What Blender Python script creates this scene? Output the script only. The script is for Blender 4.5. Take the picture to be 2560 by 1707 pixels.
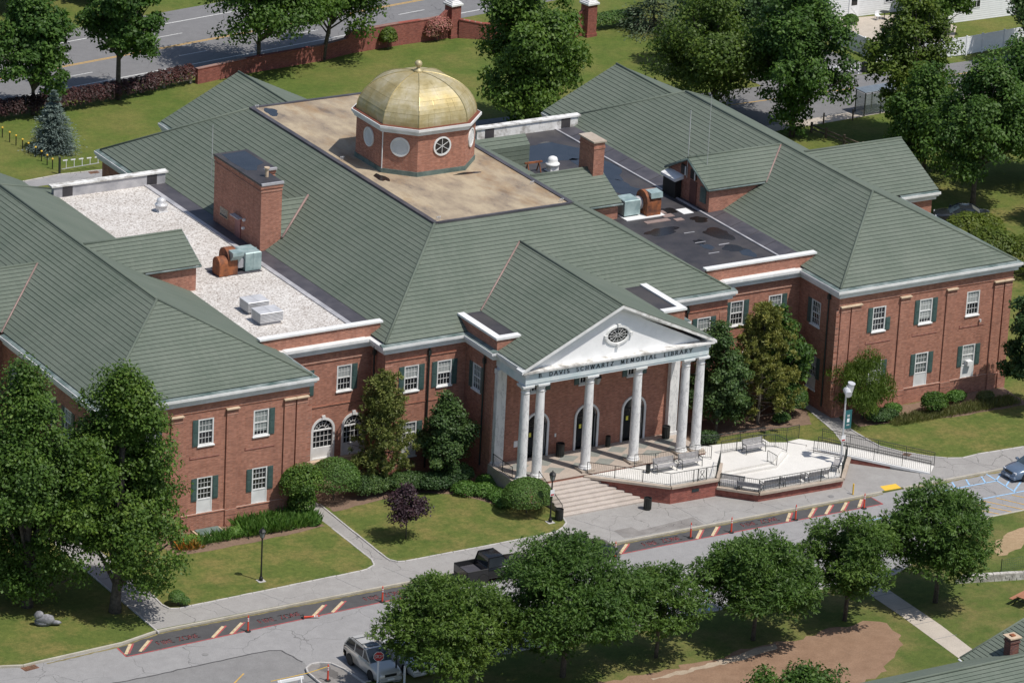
import bpy, math, random
import numpy as np
from mathutils import Vector, Matrix
R = math.radians
for o in list(bpy.data.objects): bpy.data.objects.remove(o)
scene = bpy.context.scene
COL = scene.collection

# ------------------------------------------------------------------ camera, sky, sun, exposure
cam_d = bpy.data.cameras.new("camera"); cam = bpy.data.objects.new("camera", cam_d); COL.objects.link(cam)
cam_d.sensor_width = 36.0; cam_d.lens = 161.21; cam_d.clip_start = 1.0; cam_d.clip_end = 5000.0
CP = Vector((-157.425, -241.494, 119.943))
CR = Vector((0.86186504, -0.50487873, 0.04781339)); CU = Vector((0.14035287, 0.32806127, 0.93417176)); CF = Vector((0.48732918, 0.79841923, -0.35360572))
M4 = Matrix(((CR.x, CU.x, -CF.x, CP.x), (CR.y, CU.y, -CF.y, CP.y), (CR.z, CU.z, -CF.z, CP.z), (0, 0, 0, 1)))
cam.matrix_world = M4
scene.camera = cam

SUN_DIR = Vector((0.235, -0.47, 1.0)).normalized()
world = bpy.data.worlds.new("World"); scene.world = world; world.use_nodes = True
wn = world.node_tree.nodes; wl = world.node_tree.links
for n in list(wn): wn.remove(n)
sky = wn.new("ShaderNodeTexSky"); sky.sky_type = 'NISHITA'; sky.sun_disc = False
sky.sun_elevation = math.asin(SUN_DIR.z); sky.sun_rotation = math.atan2(SUN_DIR.x, SUN_DIR.y)
sky.air_density = 1.0; sky.dust_density = 1.2; sky.ozone_density = 1.0
bg = wn.new("ShaderNodeBackground"); bg.inputs[1].default_value = 0.105
wo = wn.new("ShaderNodeOutputWorld"); wl.new(sky.outputs[0], bg.inputs[0]); wl.new(bg.outputs[0], wo.inputs[0])
sd = bpy.data.lights.new("sun", 'SUN'); sd.energy = 4.1; sd.angle = R(0.53); sd.color = (1.0, 0.955, 0.89)
so = bpy.data.objects.new("sun", sd); COL.objects.link(so); so.location = (60, -120, 260)
so.rotation_euler = (-SUN_DIR).to_track_quat('-Z', 'Y').to_euler()
vs = scene.view_settings; vs.view_transform = 'Standard'; vs.look = 'None'; vs.exposure = 0.0; vs.gamma = 1.0; vs.use_curve_mapping = False
scene.render.engine = 'CYCLES'
scene.cycles.max_bounces = 6; scene.cycles.diffuse_bounces = 3; scene.cycles.glossy_bounces = 3; scene.cycles.transparent_max_bounces = 6

# ------------------------------------------------------------------ mesh helpers
def tag(o, label=None, cat=None, group=None, kind=None):
    if label: o["label"] = label
    if cat: o["category"] = cat
    if group: o["group"] = group
    if kind: o["kind"] = kind
    return o
def mesh(name, v, f, mat=None, smooth=False):
    m = bpy.data.meshes.new(name); m.from_pydata([tuple(p) for p in v], [], [tuple(q) for q in f])
    if mat: m.materials.append(mat)
    if smooth: m.polygons.foreach_set("use_smooth", [True]*len(m.polygons))
    m.update(); return m
def obj(name, m, parent=None, loc=None, rotz=None):
    o = bpy.data.objects.new(name, m); COL.objects.link(o)
    if parent: o.parent = parent
    if loc: o.location = loc
    if rotz: o.rotation_euler = (0, 0, rotz)
    return o
def thing(name, label, cat, loc=(0, 0, 0), rotz=0, group=None):
    o = bpy.data.objects.new(name, None); COL.objects.link(o); o.empty_display_size = 0.3
    o.location = loc; o.rotation_euler = (0, 0, rotz); return tag(o, label, cat, group)
def copy_tree(o, parent=None):
    c = o.copy(); COL.objects.link(c); c.parent = parent
    for ch in list(o.children): copy_tree(ch, c)
    return c
def arc(cx, cy, rx, ry, a0, a1, n=8):
    return [(cx+rx*math.cos(R(a0+(a1-a0)*i/n)), cy+ry*math.sin(R(a0+(a1-a0)*i/n))) for i in range(n+1)]
class MB:
    def __init__(s): s.v = []; s.f = []
    def add(s, v, f):
        b = len(s.v); s.v += [tuple(p) for p in v]; s.f += [tuple(b+i for i in q) for q in f]; return s
    def box(s, x0, x1, y0, y1, z0, z1):
        return s.add([(x0,y0,z0),(x1,y0,z0),(x1,y1,z0),(x0,y1,z0),(x0,y0,z1),(x1,y0,z1),(x1,y1,z1),(x0,y1,z1)],
                     [(0,3,2,1),(4,5,6,7),(0,1,5,4),(1,2,6,5),(2,3,7,6),(3,0,4,7)])
    def bbox(s, x0, x1, y0, y1, z0, z1, b=0.03):
        # box whose upper edges are chamfered
        v=[(x0,y0,z0),(x1,y0,z0),(x1,y1,z0),(x0,y1,z0),(x0,y0,z1-b),(x1,y0,z1-b),(x1,y1,z1-b),(x0,y1,z1-b),
           (x0+b,y0+b,z1),(x1-b,y0+b,z1),(x1-b,y1-b,z1),(x0+b,y1-b,z1)]
        return s.add(v,[(0,3,2,1),(0,1,5,4),(1,2,6,5),(2,3,7,6),(3,0,4,7),(4,5,9,8),(5,6,10,9),(6,7,11,10),(7,4,8,11),(8,9,10,11)])
    def prism(s, poly, z0, z1):
        n = len(poly)
        if sum(poly[i][0]*poly[(i+1)%n][1]-poly[(i+1)%n][0]*poly[i][1] for i in range(n)) < 0: poly = poly[::-1]
        v = [(p[0], p[1], z0) for p in poly]+[(p[0], p[1], z1) for p in poly]
        return s.add(v, [tuple(range(n-1, -1, -1)), tuple(range(n, 2*n))]+[(i, (i+1) % n, n+(i+1) % n, n+i) for i in range(n)])
    def sheet(s, poly, z):
        n = len(poly)
        if sum(poly[i][0]*poly[(i+1)%n][1]-poly[(i+1)%n][0]*poly[i][1] for i in range(n)) < 0: poly = poly[::-1]
        return s.add([(p[0], p[1], z) for p in poly], [tuple(range(n))])
    def cyl(s, x, y, z0, z1, r0, r1=None, n=12, caps=True):
        r1 = r0 if r1 is None else r1
        v = [(x+r0*math.cos(2*math.pi*i/n), y+r0*math.sin(2*math.pi*i/n), z0) for i in range(n)]+[(x+r1*math.cos(2*math.pi*i/n), y+r1*math.sin(2*math.pi*i/n), z1) for i in range(n)]
        f = [(i, (i+1) % n, n+(i+1) % n, n+i) for i in range(n)]
        if caps: f += [tuple(range(n-1, -1, -1)), tuple(range(n, 2*n))]
        return s.add(v, f)
    def lathe(s, prof, x=0, y=0, n=20):
        v = []; f = []
        for r, z in prof: v += [(x+r*math.cos(2*math.pi*i/n), y+r*math.sin(2*math.pi*i/n), z) for i in range(n)]
        for k in range(len(prof)-1): f += [(k*n+i, k*n+(i+1) % n, (k+1)*n+(i+1) % n, (k+1)*n+i) for i in range(n)]
        f += [tuple(range(n-1, -1, -1)), tuple(range((len(prof)-1)*n, len(prof)*n))]
        return s.add(v, f)
    def tube(s, pts, r, n=6, r1=None):
        pts = [Vector(p) for p in pts]; m = len(pts); v = []; f = []
        for k, p in enumerate(pts):
            d = (pts[min(k+1, m-1)]-pts[max(k-1, 0)]).normalized()
            a = d.cross(Vector((0, 0, 1)) if abs(d.z) < 0.9 else Vector((1, 0, 0))).normalized(); b = d.cross(a)
            rr = r if r1 is None else r+(r1-r)*k/(m-1)
            v += [p+a*rr*math.cos(2*math.pi*i/n+math.pi/n)+b*rr*math.sin(2*math.pi*i/n+math.pi/n) for i in range(n)]
        for k in range(m-1): f += [(k*n+i, k*n+(i+1) % n, (k+1)*n+(i+1) % n, (k+1)*n+i) for i in range(n)]
        f += [tuple(range(n-1, -1, -1)), tuple(range((m-1)*n, m*n))]
        return s.add(v, f)
    def bar(s, a, b, w, h, up=(0, 0, 1)):
        # rectangular bar from a to b, width w sideways, height h along up, centred
        a = Vector(a); b = Vector(b); d = (b-a).normalized(); sd_ = d.cross(Vector(up)).normalized(); u = sd_.cross(d)
        v = []
        for p in (a, b):
            for i, j in ((-1, -1), (1, -1), (1, 1), (-1, 1)): v.append(p+sd_*i*w/2+u*j*h/2)
        return s.add(v, [(0,1,2,3),(7,6,5,4),(0,4,5,1),(1,5,6,2),(2,6,7,3),(3,7,4,0)])
    def build(s, name, mat, parent=None, loc=None, rotz=None, smooth=False):
        return obj(name, mesh(name, s.v, s.f, mat, smooth), parent, loc, rotz)
    def mesh(s, name, mat, smooth=False): return mesh(name, s.v, s.f, mat, smooth)

# ------------------------------------------------------------------ materials
def new_mat(name):
    m = bpy.data.materials.new(name); m.use_nodes = True; nt = m.node_tree
    for n in list(nt.nodes): nt.nodes.remove(n)
    out = nt.nodes.new("ShaderNodeOutputMaterial"); b = nt.nodes.new("ShaderNodeBsdfPrincipled"); nt.links.new(b.outputs[0], out.inputs[0])
    return m, nt, b, out
def N(nt, t, **kw):
    n = nt.nodes.new(t)
    for k, v in kw.items():
        if k.startswith("i_"): n.inputs[int(k[2:])].default_value = v
        else: setattr(n, k, v)
    return n
def pos(nt): return nt.nodes.new("ShaderNodeNewGeometry").outputs["Position"]
def noise(nt, vec, scale, detail=4, rough=0.6):
    n = N(nt, "ShaderNodeTexNoise"); n.inputs["Scale"].default_value = scale; n.inputs["Detail"].default_value = detail; n.inputs["Roughness"].default_value = rough
    nt.links.new(vec, n.inputs["Vector"]); return n.outputs["Fac"]
def ramp(nt, fac, stops):
    r = N(nt, "ShaderNodeValToRGB"); e = r.color_ramp.elements
    e[0].position = stops[0][0]; e[0].color = (*stops[0][1], 1); e[1].position = stops[-1][0]; e[1].color = (*stops[-1][1], 1)
    for p, c in stops[1:-1]: q = e.new(p); q.color = (*c, 1)
    nt.links.new(fac, r.inputs[0]); return r.outputs[0]
def mix(nt, fac, a, b, mode='MIX'):
    m = N(nt, "ShaderNodeMix", data_type='RGBA', blend_type=mode)
    for s_, x in ((0, fac), (6, a), (7, b)):
        if isinstance(x, (int, float)): m.inputs[s_].default_value = x
        elif isinstance(x, tuple): m.inputs[s_].default_value = (*x, 1)
        else: nt.links.new(x, m.inputs[s_])
    return m.outputs[2]
def math_(nt, op, a, b=None):
    m = N(nt, "ShaderNodeMath", operation=op)
    for i, x in enumerate((a, b)):
        if x is None: continue
        if isinstance(x, (int, float)): m.inputs[i].default_value = x
        else: nt.links.new(x, m.inputs[i])
    return m.outputs[0]
def bump(nt, b, h, strength, dist=0.02):
    n = N(nt, "ShaderNodeBump"); n.inputs["Strength"].default_value = strength; n.inputs["Distance"].default_value = dist
    nt.links.new(h, n.inputs["Height"]); nt.links.new(n.outputs[0], b.inputs["Normal"])
def mat_noise(name, c0, c1, scale=3.0, rough=0.8, bscale=None, bstr=0.3, metal=0.0, c2=None, scale2=0.3, lo=0.35, hi=0.65, spec=None, bdist=0.02):
    m, nt, b, out = new_mat(name); p = pos(nt)
    col = ramp(nt, noise(nt, p, scale), [(lo, c0), (hi, c1)])
    if c2: col = mix(nt, ramp(nt, noise(nt, p, scale2, 5), [(0.45, (0, 0, 0)), (0.7, (1, 1, 1))]), col, c2)
    nt.links.new(col, b.inputs["Base Color"]); b.inputs["Roughness"].default_value = rough; b.inputs["Metallic"].default_value = metal
    if spec is not None: b.inputs["Specular IOR Level"].default_value = spec
    if bscale: bump(nt, b, noise(nt, p, bscale, 3), bstr, bdist)
    return m
def mat_plain(name, c, rough=0.5, metal=0.0, spec=None, var=0.12):
    d = tuple(x*(1-var) for x in c); e = tuple(min(1, x*(1+var)) for x in c)
    return mat_noise(name, d, e, 2.3, rough, metal=metal, spec=spec)

def brick_mat(name, c1, c2, mortar, scale=1.0, bw=0.215, rh=0.072, patch=0.5):
    m, nt, b, out = new_mat(name); g = nt.nodes.new("ShaderNodeNewGeometry"); P = g.outputs["Position"]
    cr = N(nt, "ShaderNodeVectorMath", operation='CROSS_PRODUCT'); cr.inputs[0].default_value = (0, 0, 1); nt.links.new(g.outputs["True Normal"], cr.inputs[1])
    dt = N(nt, "ShaderNodeVectorMath", operation='DOT_PRODUCT'); nt.links.new(cr.outputs[0], dt.inputs[0]); nt.links.new(P, dt.inputs[1])
    sp = N(nt, "ShaderNodeSeparateXYZ"); nt.links.new(P, sp.inputs[0])
    cb = N(nt, "ShaderNodeCombineXYZ"); nt.links.new(dt.outputs["Value"], cb.inputs[0]); nt.links.new(sp.outputs[2], cb.inputs[1])
    br = N(nt, "ShaderNodeTexBrick"); nt.links.new(cb.outputs[0], br.inputs["Vector"])
    br.inputs["Color1"].default_value = (*c1, 1); br.inputs["Color2"].default_value = (*c2, 1); br.inputs["Mortar"].default_value = (*mortar, 1)
    br.inputs["Scale"].default_value = 1.0; br.inputs["Mortar Size"].default_value = 0.008; br.inputs["Brick Width"].default_value = bw; br.inputs["Row Height"].default_value = rh; br.inputs["Bias"].default_value = -0.1
    # per-brick value from a white noise on the brick cell
    dv = N(nt, "ShaderNodeVectorMath", operation='DIVIDE'); dv.inputs[1].default_value = (bw, rh, 1); nt.links.new(cb.outputs[0], dv.inputs[0])
    fl = N(nt, "ShaderNodeVectorMath", operation='FLOOR'); nt.links.new(dv.outputs[0], fl.inputs[0])
    wn_ = N(nt, "ShaderNodeTexWhiteNoise", noise_dimensions='2D'); nt.links.new(fl.outputs[0], wn_.inputs["Vector"])
    col = mix(nt, 1.0, br.outputs["Color"], ramp(nt, wn_.outputs["Value"], [(0, (0.78, 0.77, 0.78)), (1, (1.16, 1.16, 1.16))]), 'MULTIPLY')
    st = ramp(nt, noise(nt, P, 0.55, 5), [(0.3, (0.86, 0.84, 0.84)), (0.7, (1.12, 1.1, 1.08))])
    col = mix(nt, patch, col, mix(nt, 1.0, col, st, 'MULTIPLY'))
    mp = N(nt, "ShaderNodeMapping"); mp.inputs["Scale"].default_value = (1.6, 1.6, 0.16); nt.links.new(P, mp.inputs[0])
    col = mix(nt, 1.0, col, ramp(nt, noise(nt, mp.outputs[0], 1.1, 6, 0.65), [(0.3, (0.86, 0.85, 0.85)), (0.7, (1.12, 1.12, 1.11))]), 'MULTIPLY')
    nt.links.new(col, b.inputs["Base Color"]); b.inputs["Roughness"].default_value = 0.88; b.inputs["Specular IOR Level"].default_value = 0.25
    bump(nt, b, br.outputs["Fac"], -0.35, 0.01)
    return m
M = {}
M['brick'] = brick_mat("red_brick", (0.395, 0.152, 0.094), (0.33, 0.126, 0.08), (0.39, 0.3, 0.25))
M['brick_dark'] = brick_mat("dark_red_brick", (0.3, 0.085, 0.062), (0.24, 0.07, 0.055), (0.26, 0.17, 0.145))
M['brick_chim'] = brick_mat("clinker_brick", (0.2, 0.07, 0.05), (0.1, 0.05, 0.05), (0.2, 0.15, 0.13))

def roof_mat():
    m, nt, b, out = new_mat("green_roof_tile"); p = pos(nt)
    oi = nt.nodes.new("ShaderNodeObjectInfo")
    base = ramp(nt, noise(nt, p, 0.35, 5), [(0.3, (0.121, 0.147, 0.118)), (0.7, (0.142, 0.166, 0.136))])
    fine = ramp(nt, noise(nt, p, 7.0, 4), [(0.25, (0.93, 0.93, 0.93)), (0.75, (1.07, 1.07, 1.07))])
    col = mix(nt, 1.0, base, fine, 'MULTIPLY')
    col = mix(nt, 1.0, col, ramp(nt, noise(nt, p, 0.12, 6, 0.7), [(0.3, (0.88, 0.9, 0.88)), (0.7, (1.09, 1.07, 1.06))]), 'MULTIPLY')
    # narrow pans: faint joints every 0.35 m along whichever way the course runs
    g = nt.nodes.new("ShaderNodeNewGeometry")
    cr = N(nt, "ShaderNodeVectorMath", operation='CROSS_PRODUCT'); cr.inputs[0].default_value = (0, 0, 1); nt.links.new(g.outputs["True Normal"], cr.inputs[1])
    nm = N(nt, "ShaderNodeVectorMath", operation='NORMALIZE'); nt.links.new(cr.outputs[0], nm.inputs[0])
    dt = N(nt, "ShaderNodeVectorMath", operation='DOT_PRODUCT'); nt.links.new(nm.outputs[0], dt.inputs[0]); nt.links.new(p, dt.inputs[1])
    wob = math_(nt, 'ADD', math_(nt, 'MULTIPLY', dt.outputs["Value"], 2.9), math_(nt, 'MULTIPLY', oi.outputs["Random"], 5.0))
    fr = math_(nt, 'FRACT', wob)
    j = math_(nt, 'LESS_THAN', fr, 0.09)
    wnz = N(nt, "ShaderNodeTexWhiteNoise", noise_dimensions='1D'); nt.links.new(math_(nt, 'FLOOR', wob), wnz.inputs["W"])
    pan = ramp(nt, wnz.outputs["Value"], [(0, (0.95, 0.96, 0.95)), (1, (1.05, 1.04, 1.04))])
    col = mix(nt, 1.0, col, pan, 'MULTIPLY')
    col = mix(nt, math_(nt, 'MULTIPLY', j, 0.16), col, (0.05, 0.07, 0.055))
    rnd = ramp(nt, oi.outputs["Random"], [(0, (0.965, 0.97, 0.97)), (1, (1.035, 1.03, 1.03))])
    col = mix(nt, 1.0, col, rnd, 'MULTIPLY')
    nt.links.new(col, b.inputs["Base Color"]); b.inputs["Roughness"].default_value = 0.78; b.inputs["Specular IOR Level"].default_value = 0.3
    bump(nt, b, noise(nt, p, 26.0, 2), 0.25, 0.01)
    return m
M['roof'] = roof_mat()
M['underlay'] = mat_plain("roof_underlay", (0.032, 0.042, 0.036), 0.9)
M['white'] = mat_noise("white_paint", (0.68, 0.68, 0.67), (0.8, 0.8, 0.79), 1.5, 0.55, c2=(0.6, 0.6, 0.58), scale2=0.8)
M['stain_white'] = mat_noise("weathered_white", (0.7, 0.69, 0.66), (0.8, 0.79, 0.77), 2.0, 0.7, c2=(0.25, 0.23, 0.2), scale2=1.6)
M['frieze'] = mat_noise("frieze_paint", (0.6, 0.66, 0.67), (0.7, 0.73, 0.73), 1.4, 0.6, c2=(0.5, 0.6, 0.61), scale2=0.9)
M['copper'] = mat_noise("verdigris_copper", (0.07, 0.11, 0.1), (0.16, 0.2, 0.19), 1.3, 0.6, c2=(0.27, 0.31, 0.3), scale2=0.7)
M['copper_dk'] = mat_noise("dark_verdigris", (0.07, 0.11, 0.1), (0.15, 0.2, 0.18), 1.6, 0.6)
M['pink'] = mat_plain("copper_valley", (0.3, 0.2, 0.18), 0.55)
M['shutter'] = mat_noise("green_shutter", (0.045, 0.085, 0.08), (0.07, 0.115, 0.11), 3.0, 0.42)
M['pane'] = None
def glass(name, c, rough=0.06):
    m, nt, b, out = new_mat(name); p = pos(nt)
    nt.links.new(ramp(nt, noise(nt, p, 0.9), [(0.3, tuple(x*0.6 for x in c)), (0.7, c)]), b.inputs["Base Color"]); b.inputs["Roughness"].default_value = rough; b.inputs["Specular IOR Level"].default_value = 0.6
    return m
M['pane'] = glass("window_glass", (0.022, 0.025, 0.028)); M['blind'] = mat_plain("blind_behind_glass", (0.27, 0.3, 0.29), 0.2)
M['carglass'] = glass("car_glass", (0.03, 0.038, 0.045), 0.04)
M['windscreen'] = glass("windscreen_glass", (0.07, 0.1, 0.12), 0.04)
def marble():
    m, nt, b, out = new_mat("veined_marble"); p = pos(nt)
    mp = N(nt, "ShaderNodeMapping"); mp.inputs["Scale"].default_value = (1.0, 1.0, 0.35); mp.inputs["Rotation"].default_value = (0.3, 0.2, 0); nt.links.new(p, mp.inputs[0])
    n = noise(nt, mp.outputs[0], 2.6, 8, 0.65)
    v = ramp(nt, n, [(0.44, (0.72, 0.71, 0.69)), (0.485, (0.5, 0.5, 0.5)), (0.5, (0.72, 0.71, 0.69)), (0.62, (0.78, 0.77, 0.75))])
    nt.links.new(v, b.inputs["Base Color"]); b.inputs["Roughness"].default_value = 0.45; return m
M['marble'] = marble()
def gold():
    m, nt, b, out = new_mat("gilded_sheet"); p = pos(nt)
    wnv = N(nt, "ShaderNodeTexVoronoi", distance='CHEBYCHEV'); wnv.inputs["Scale"].default_value = 1.6; nt.links.new(p, wnv.inputs["Vector"])
    patch = ramp(nt, noise(nt, p, 0.8, 5), [(0.36, (0.4, 0.32, 0.15)), (0.52, (0.47, 0.4, 0.23)), (0.68, (0.54, 0.48, 0.34))])
    col = mix(nt, 0.16, patch, mix(nt, 1.0, patch, ramp(nt, math_(nt, 'FRACT', math_(nt, 'MULTIPLY', wnv.outputs["Distance"], 3.0)), [(0, (0.75, 0.75, 0.72)), (1, (1.15, 1.12, 1.05))]), 'MULTIPLY'))
    nt.links.new(col, b.inputs["Base Color"]); b.inputs["Metallic"].default_value = 0.34; b.inputs["Specular IOR Level"].default_value = 0.3
    nt.links.new(ramp(nt, noise(nt, p, 1.6), [(0.3, (0.44, 0.44, 0.44)), (0.7, (0.64, 0.64, 0.64))]), b.inputs["Roughness"])
    bump(nt, b, noise(nt, p, 2.2, 4), 0.35, 0.05); return m
M['gold'] = gold()
M['seam'] = mat_plain("gold_seam", (0.5, 0.42, 0.22), 0.4, 0.7)
M['rustgutter'] = mat_plain("rust_red_gutter", (0.16, 0.05, 0.03), 0.8)
M['coping'] = mat_plain("white_coping", (0.74, 0.74, 0.73), 0.6, var=0.06)
M['tanstone'] = mat_plain("tan_stone", (0.52, 0.4, 0.28), 0.8)
M['membrane'] = mat_noise("black_membrane", (0.032, 0.031, 0.036), (0.052, 0.048, 0.053), 0.9, 0.6, c2=(0.075, 0.067, 0.064), scale2=0.3)
M['silverflash'] = mat_noise("silver_flashing", (0.3, 0.3, 0.32), (0.48, 0.47, 0.48), 0.8, 0.5)
M['darkflash'] = mat_noise("lead_flashing", (0.05, 0.048, 0.058), (0.085, 0.08, 0.09), 0.7, 0.55)
def gravel():
    m, nt, b, out = new_mat("white_gravel"); p = pos(nt)
    vo = N(nt, "ShaderNodeTexVoronoi"); vo.inputs["Scale"].default_value = 11.0; nt.links.new(p, vo.inputs["Vector"])
    sp = N(nt, "ShaderNodeSeparateColor"); nt.links.new(vo.outputs["Color"], sp.inputs[0])
    c = ramp(nt, sp.outputs[0], [(0, (0.27, 0.23, 0.2)), (0.3, (0.5, 0.47, 0.44)), (1, (0.7, 0.68, 0.65))])
    c = mix(nt, 1.0, c, ramp(nt, noise(nt, p, 0.35, 5), [(0.3, (0.88, 0.86, 0.84)), (0.7, (1.06, 1.06, 1.06))]), 'MULTIPLY')
    nt.links.new(c, b.inputs["Base Color"]); b.inputs["Roughness"].default_value = 0.9; bump(nt, b, vo.outputs["Distance"], -0.6, 0.04); return m
M['gravel'] = gravel()
M['deck'] = None
def deck():
    m, nt, b, out = new_mat("tan_roof_ballast"); p = pos(nt)
    mp = N(nt, "ShaderNodeMapping"); mp.inputs["Scale"].default_value = (1.0, 0.45, 1.0); nt.links.new(p, mp.inputs[0])
    c = ramp(nt, noise(nt, mp.outputs[0], 0.55, 8, 0.68), [(0.32, (0.15, 0.125, 0.105)), (0.42, (0.29, 0.23, 0.165)), (0.6, (0.43, 0.35, 0.24))])
    rust = ramp(nt, noise(nt, mp.outputs[0], 0.3, 8, 0.66), [(0.52, (0, 0, 0)), (0.68, (1, 1, 1))])
    c = mix(nt, math_(nt, 'MULTIPLY', rust, 0.75), c, (0.26, 0.145, 0.055))
    c = mix(nt, 1.0, c, ramp(nt, noise(nt, p, 12, 3), [(0.3, (0.86, 0.86, 0.86)), (0.7, (1.12, 1.12, 1.12))]), 'MULTIPLY')
    nt.links.new(c, b.inputs["Base Color"]); b.inputs["Roughness"].default_value = 0.9; bump(nt, b, noise(nt, p, 14, 2), 0.3, 0.02); return m
M['deck'] = deck()
M['puddle'] = glass("standing_water", (0.03, 0.032, 0.038), 0.03)
M['wetstain'] = mat_plain("dark_wet_stain", (0.016, 0.013, 0.012), 0.25)
M['paver'] = mat_plain("pink_paver", (0.26, 0.19, 0.17), 0.9)
M['rust'] = mat_noise("rusted_steel", (0.09, 0.035, 0.02), (0.3, 0.1, 0.035), 2.2, 0.75)
M['galv'] = mat_noise("galvanised_green", (0.24, 0.33, 0.33), (0.4, 0.5, 0.49), 1.4, 0.45, metal=0.2)
M['alu'] = mat_noise("pale_aluminium", (0.56, 0.56, 0.57), (0.72, 0.72, 0.73), 1.5, 0.4, metal=0.25)
M['black'] = mat_plain("black_paint", (0.012, 0.013, 0.013), 0.45)
M['iron'] = mat_plain("dark_green_iron", (0.02, 0.026, 0.024), 0.5)
M['benchgrey'] = mat_noise("grey_bench_timber", (0.28, 0.27, 0.27), (0.4, 0.39, 0.39), 5, 0.7)
M['trunk'] = mat_noise("bark", (0.055, 0.045, 0.036), (0.13, 0.11, 0.09), 5, 0.9, 9, 0.6)
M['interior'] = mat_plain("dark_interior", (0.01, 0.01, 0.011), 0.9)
# grounds
def grass(name, c0, c1, dry, dfac=(0.5, 0.72), patchscale=0.16):
    m, nt, b, out = new_mat(name); p = pos(nt)
    c = ramp(nt, noise(nt, p, 0.5, 6, 0.65), [(0.3, c0), (0.7, c1)])
    d = ramp(nt, noise(nt, p, patchscale, 7, 0.68), [(dfac[0], (0, 0, 0)), (dfac[1], (1, 1, 1))])
    c = mix(nt, d, c, dry)
    c = mix(nt, 1.0, c, ramp(nt, noise(nt, p, 2.4, 5, 0.7), [(0.3, (0.8, 0.82, 0.8)), (0.7, (1.2, 1.17, 1.12))]), 'MULTIPLY')
    f = ramp(nt, noise(nt, p, 9.0, 3, 0.8), [(0.25, (0.66, 0.7, 0.64)), (0.75, (1.3, 1.26, 1.26))])
    c = mix(nt, 1.0, c, f, 'MULTIPLY')
    nt.links.new(c, b.inputs["Base Color"]); b.inputs["Roughness"].default_value = 0.95; b.inputs["Specular IOR Level"].default_value = 0.15
    bump(nt, b, noise(nt, p, 22, 3), 0.7, 0.05); return m
M['grass_back'] = grass("back_lawn_grass", (0.078, 0.122, 0.026), (0.118, 0.155, 0.036), (0.2, 0.175, 0.062), (0.42, 0.8))
M['grass_front'] = grass("front_lawn_grass", (0.082, 0.12, 0.029), (0.128, 0.155, 0.041), (0.24, 0.185, 0.075), (0.44, 0.76), 0.3)
M['grass_south'] = grass("south_lawn_grass", (0.072, 0.11, 0.027), (0.118, 0.145, 0.04), (0.24, 0.185, 0.085), (0.44, 0.74), 0.22)
def concrete(name, c0, c1, dark, crack=True, scale=1.2, fleck=18):
    m, nt, b, out = new_mat(name); p = pos(nt)
    c = ramp(nt, noise(nt, p, scale, 6, 0.7), [(0.3, c0), (0.7, c1)])
    s = ramp(nt, noise(nt, p, 0.17, 6, 0.6), [(0.5, (0, 0, 0)), (0.8, (1, 1, 1))]); c = mix(nt, math_(nt, 'MULTIPLY', s, 0.5), c, dark)
    f = ramp(nt, noise(nt, p, fleck, 2, 0.7), [(0.3, (0.84, 0.84, 0.84)), (0.7, (1.14, 1.14, 1.14))]); c = mix(nt, 1.0, c, f, 'MULTIPLY')
    if crack:
        nz = N(nt, "ShaderNodeTexNoise"); nz.inputs["Scale"].default_value = 0.7; nz.inputs["Detail"].default_value = 4; nt.links.new(p, nz.inputs["Vector"])
        ad = N(nt, "ShaderNodeVectorMath", operation='MULTIPLY_ADD'); ad.inputs[1].default_value = (1.6, 1.6, 0); nt.links.new(nz.outputs["Color"], ad.inputs[0]); nt.links.new(p, ad.inputs[2])
        vo = N(nt, "ShaderNodeTexVoronoi", feature='DISTANCE_TO_EDGE'); vo.inputs["Scale"].default_value = 0.3; nt.links.new(ad.outputs[0], vo.inputs["Vector"])
        k = math_(nt, 'LESS_THAN', vo.outputs["Distance"], 0.0055)
        k = math_(nt, 'MULTIPLY', k, ramp(nt, noise(nt, p, 0.12, 2), [(0.42, (0, 0, 0)), (0.56, (0.62, 0.62, 0.62))]))
        c = mix(nt, k, c, tuple(x*0.35 for x in c0))
    nt.links.new(c, b.inputs["Base Color"]); b.inputs["Roughness"].default_value = 0.9; bump(nt, b, noise(nt, p, 30, 2), 0.2, 0.01); return m
M['asphalt'] = concrete("worn_asphalt", (0.258, 0.252, 0.25), (0.315, 0.308, 0.305), (0.215, 0.21, 0.208))
M['asphalt_dark'] = concrete("patched_asphalt", (0.2, 0.195, 0.192), (0.245, 0.24, 0.236), (0.17, 0.166, 0.164), False)
M['fire_asphalt'] = concrete("sealed_black_asphalt", (0.062, 0.06, 0.062), (0.085, 0.083, 0.084), (0.13, 0.12, 0.11), False)
M['road'] = concrete("road_asphalt", (0.165, 0.163, 0.165), (0.205, 0.202, 0.204), (0.14, 0.139, 0.142))
M['walk'] = concrete("pavement_concrete", (0.28, 0.267, 0.254), (0.345, 0.332, 0.316), (0.225, 0.214, 0.203))
M['pathdark'] = concrete("dark_paving", (0.19, 0.175, 0.165), (0.27, 0.255, 0.24), (0.14, 0.13, 0.12))  # darker grey paving tone for the traffic island and plaza patch
M['walk_new'] = concrete("pale_walk", (0.42, 0.37, 0.31), (0.52, 0.46, 0.39), (0.34, 0.3, 0.26), False)
M['terrace'] = concrete("white_terrace", (0.64, 0.62, 0.58), (0.71, 0.69, 0.65), (0.5, 0.47, 0.43), False)
M['porch'] = concrete("porch_slab", (0.36, 0.3, 0.25), (0.44, 0.37, 0.31), (0.3, 0.27, 0.24), False)
M['slate'] = concrete("grey_slate_inlay", (0.2, 0.21, 0.19), (0.28, 0.28, 0.25), (0.16, 0.17, 0.16), False)
M['step'] = concrete("step_granite", (0.4, 0.35, 0.31), (0.52, 0.46, 0.41), (0.33, 0.27, 0.22), False)
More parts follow.
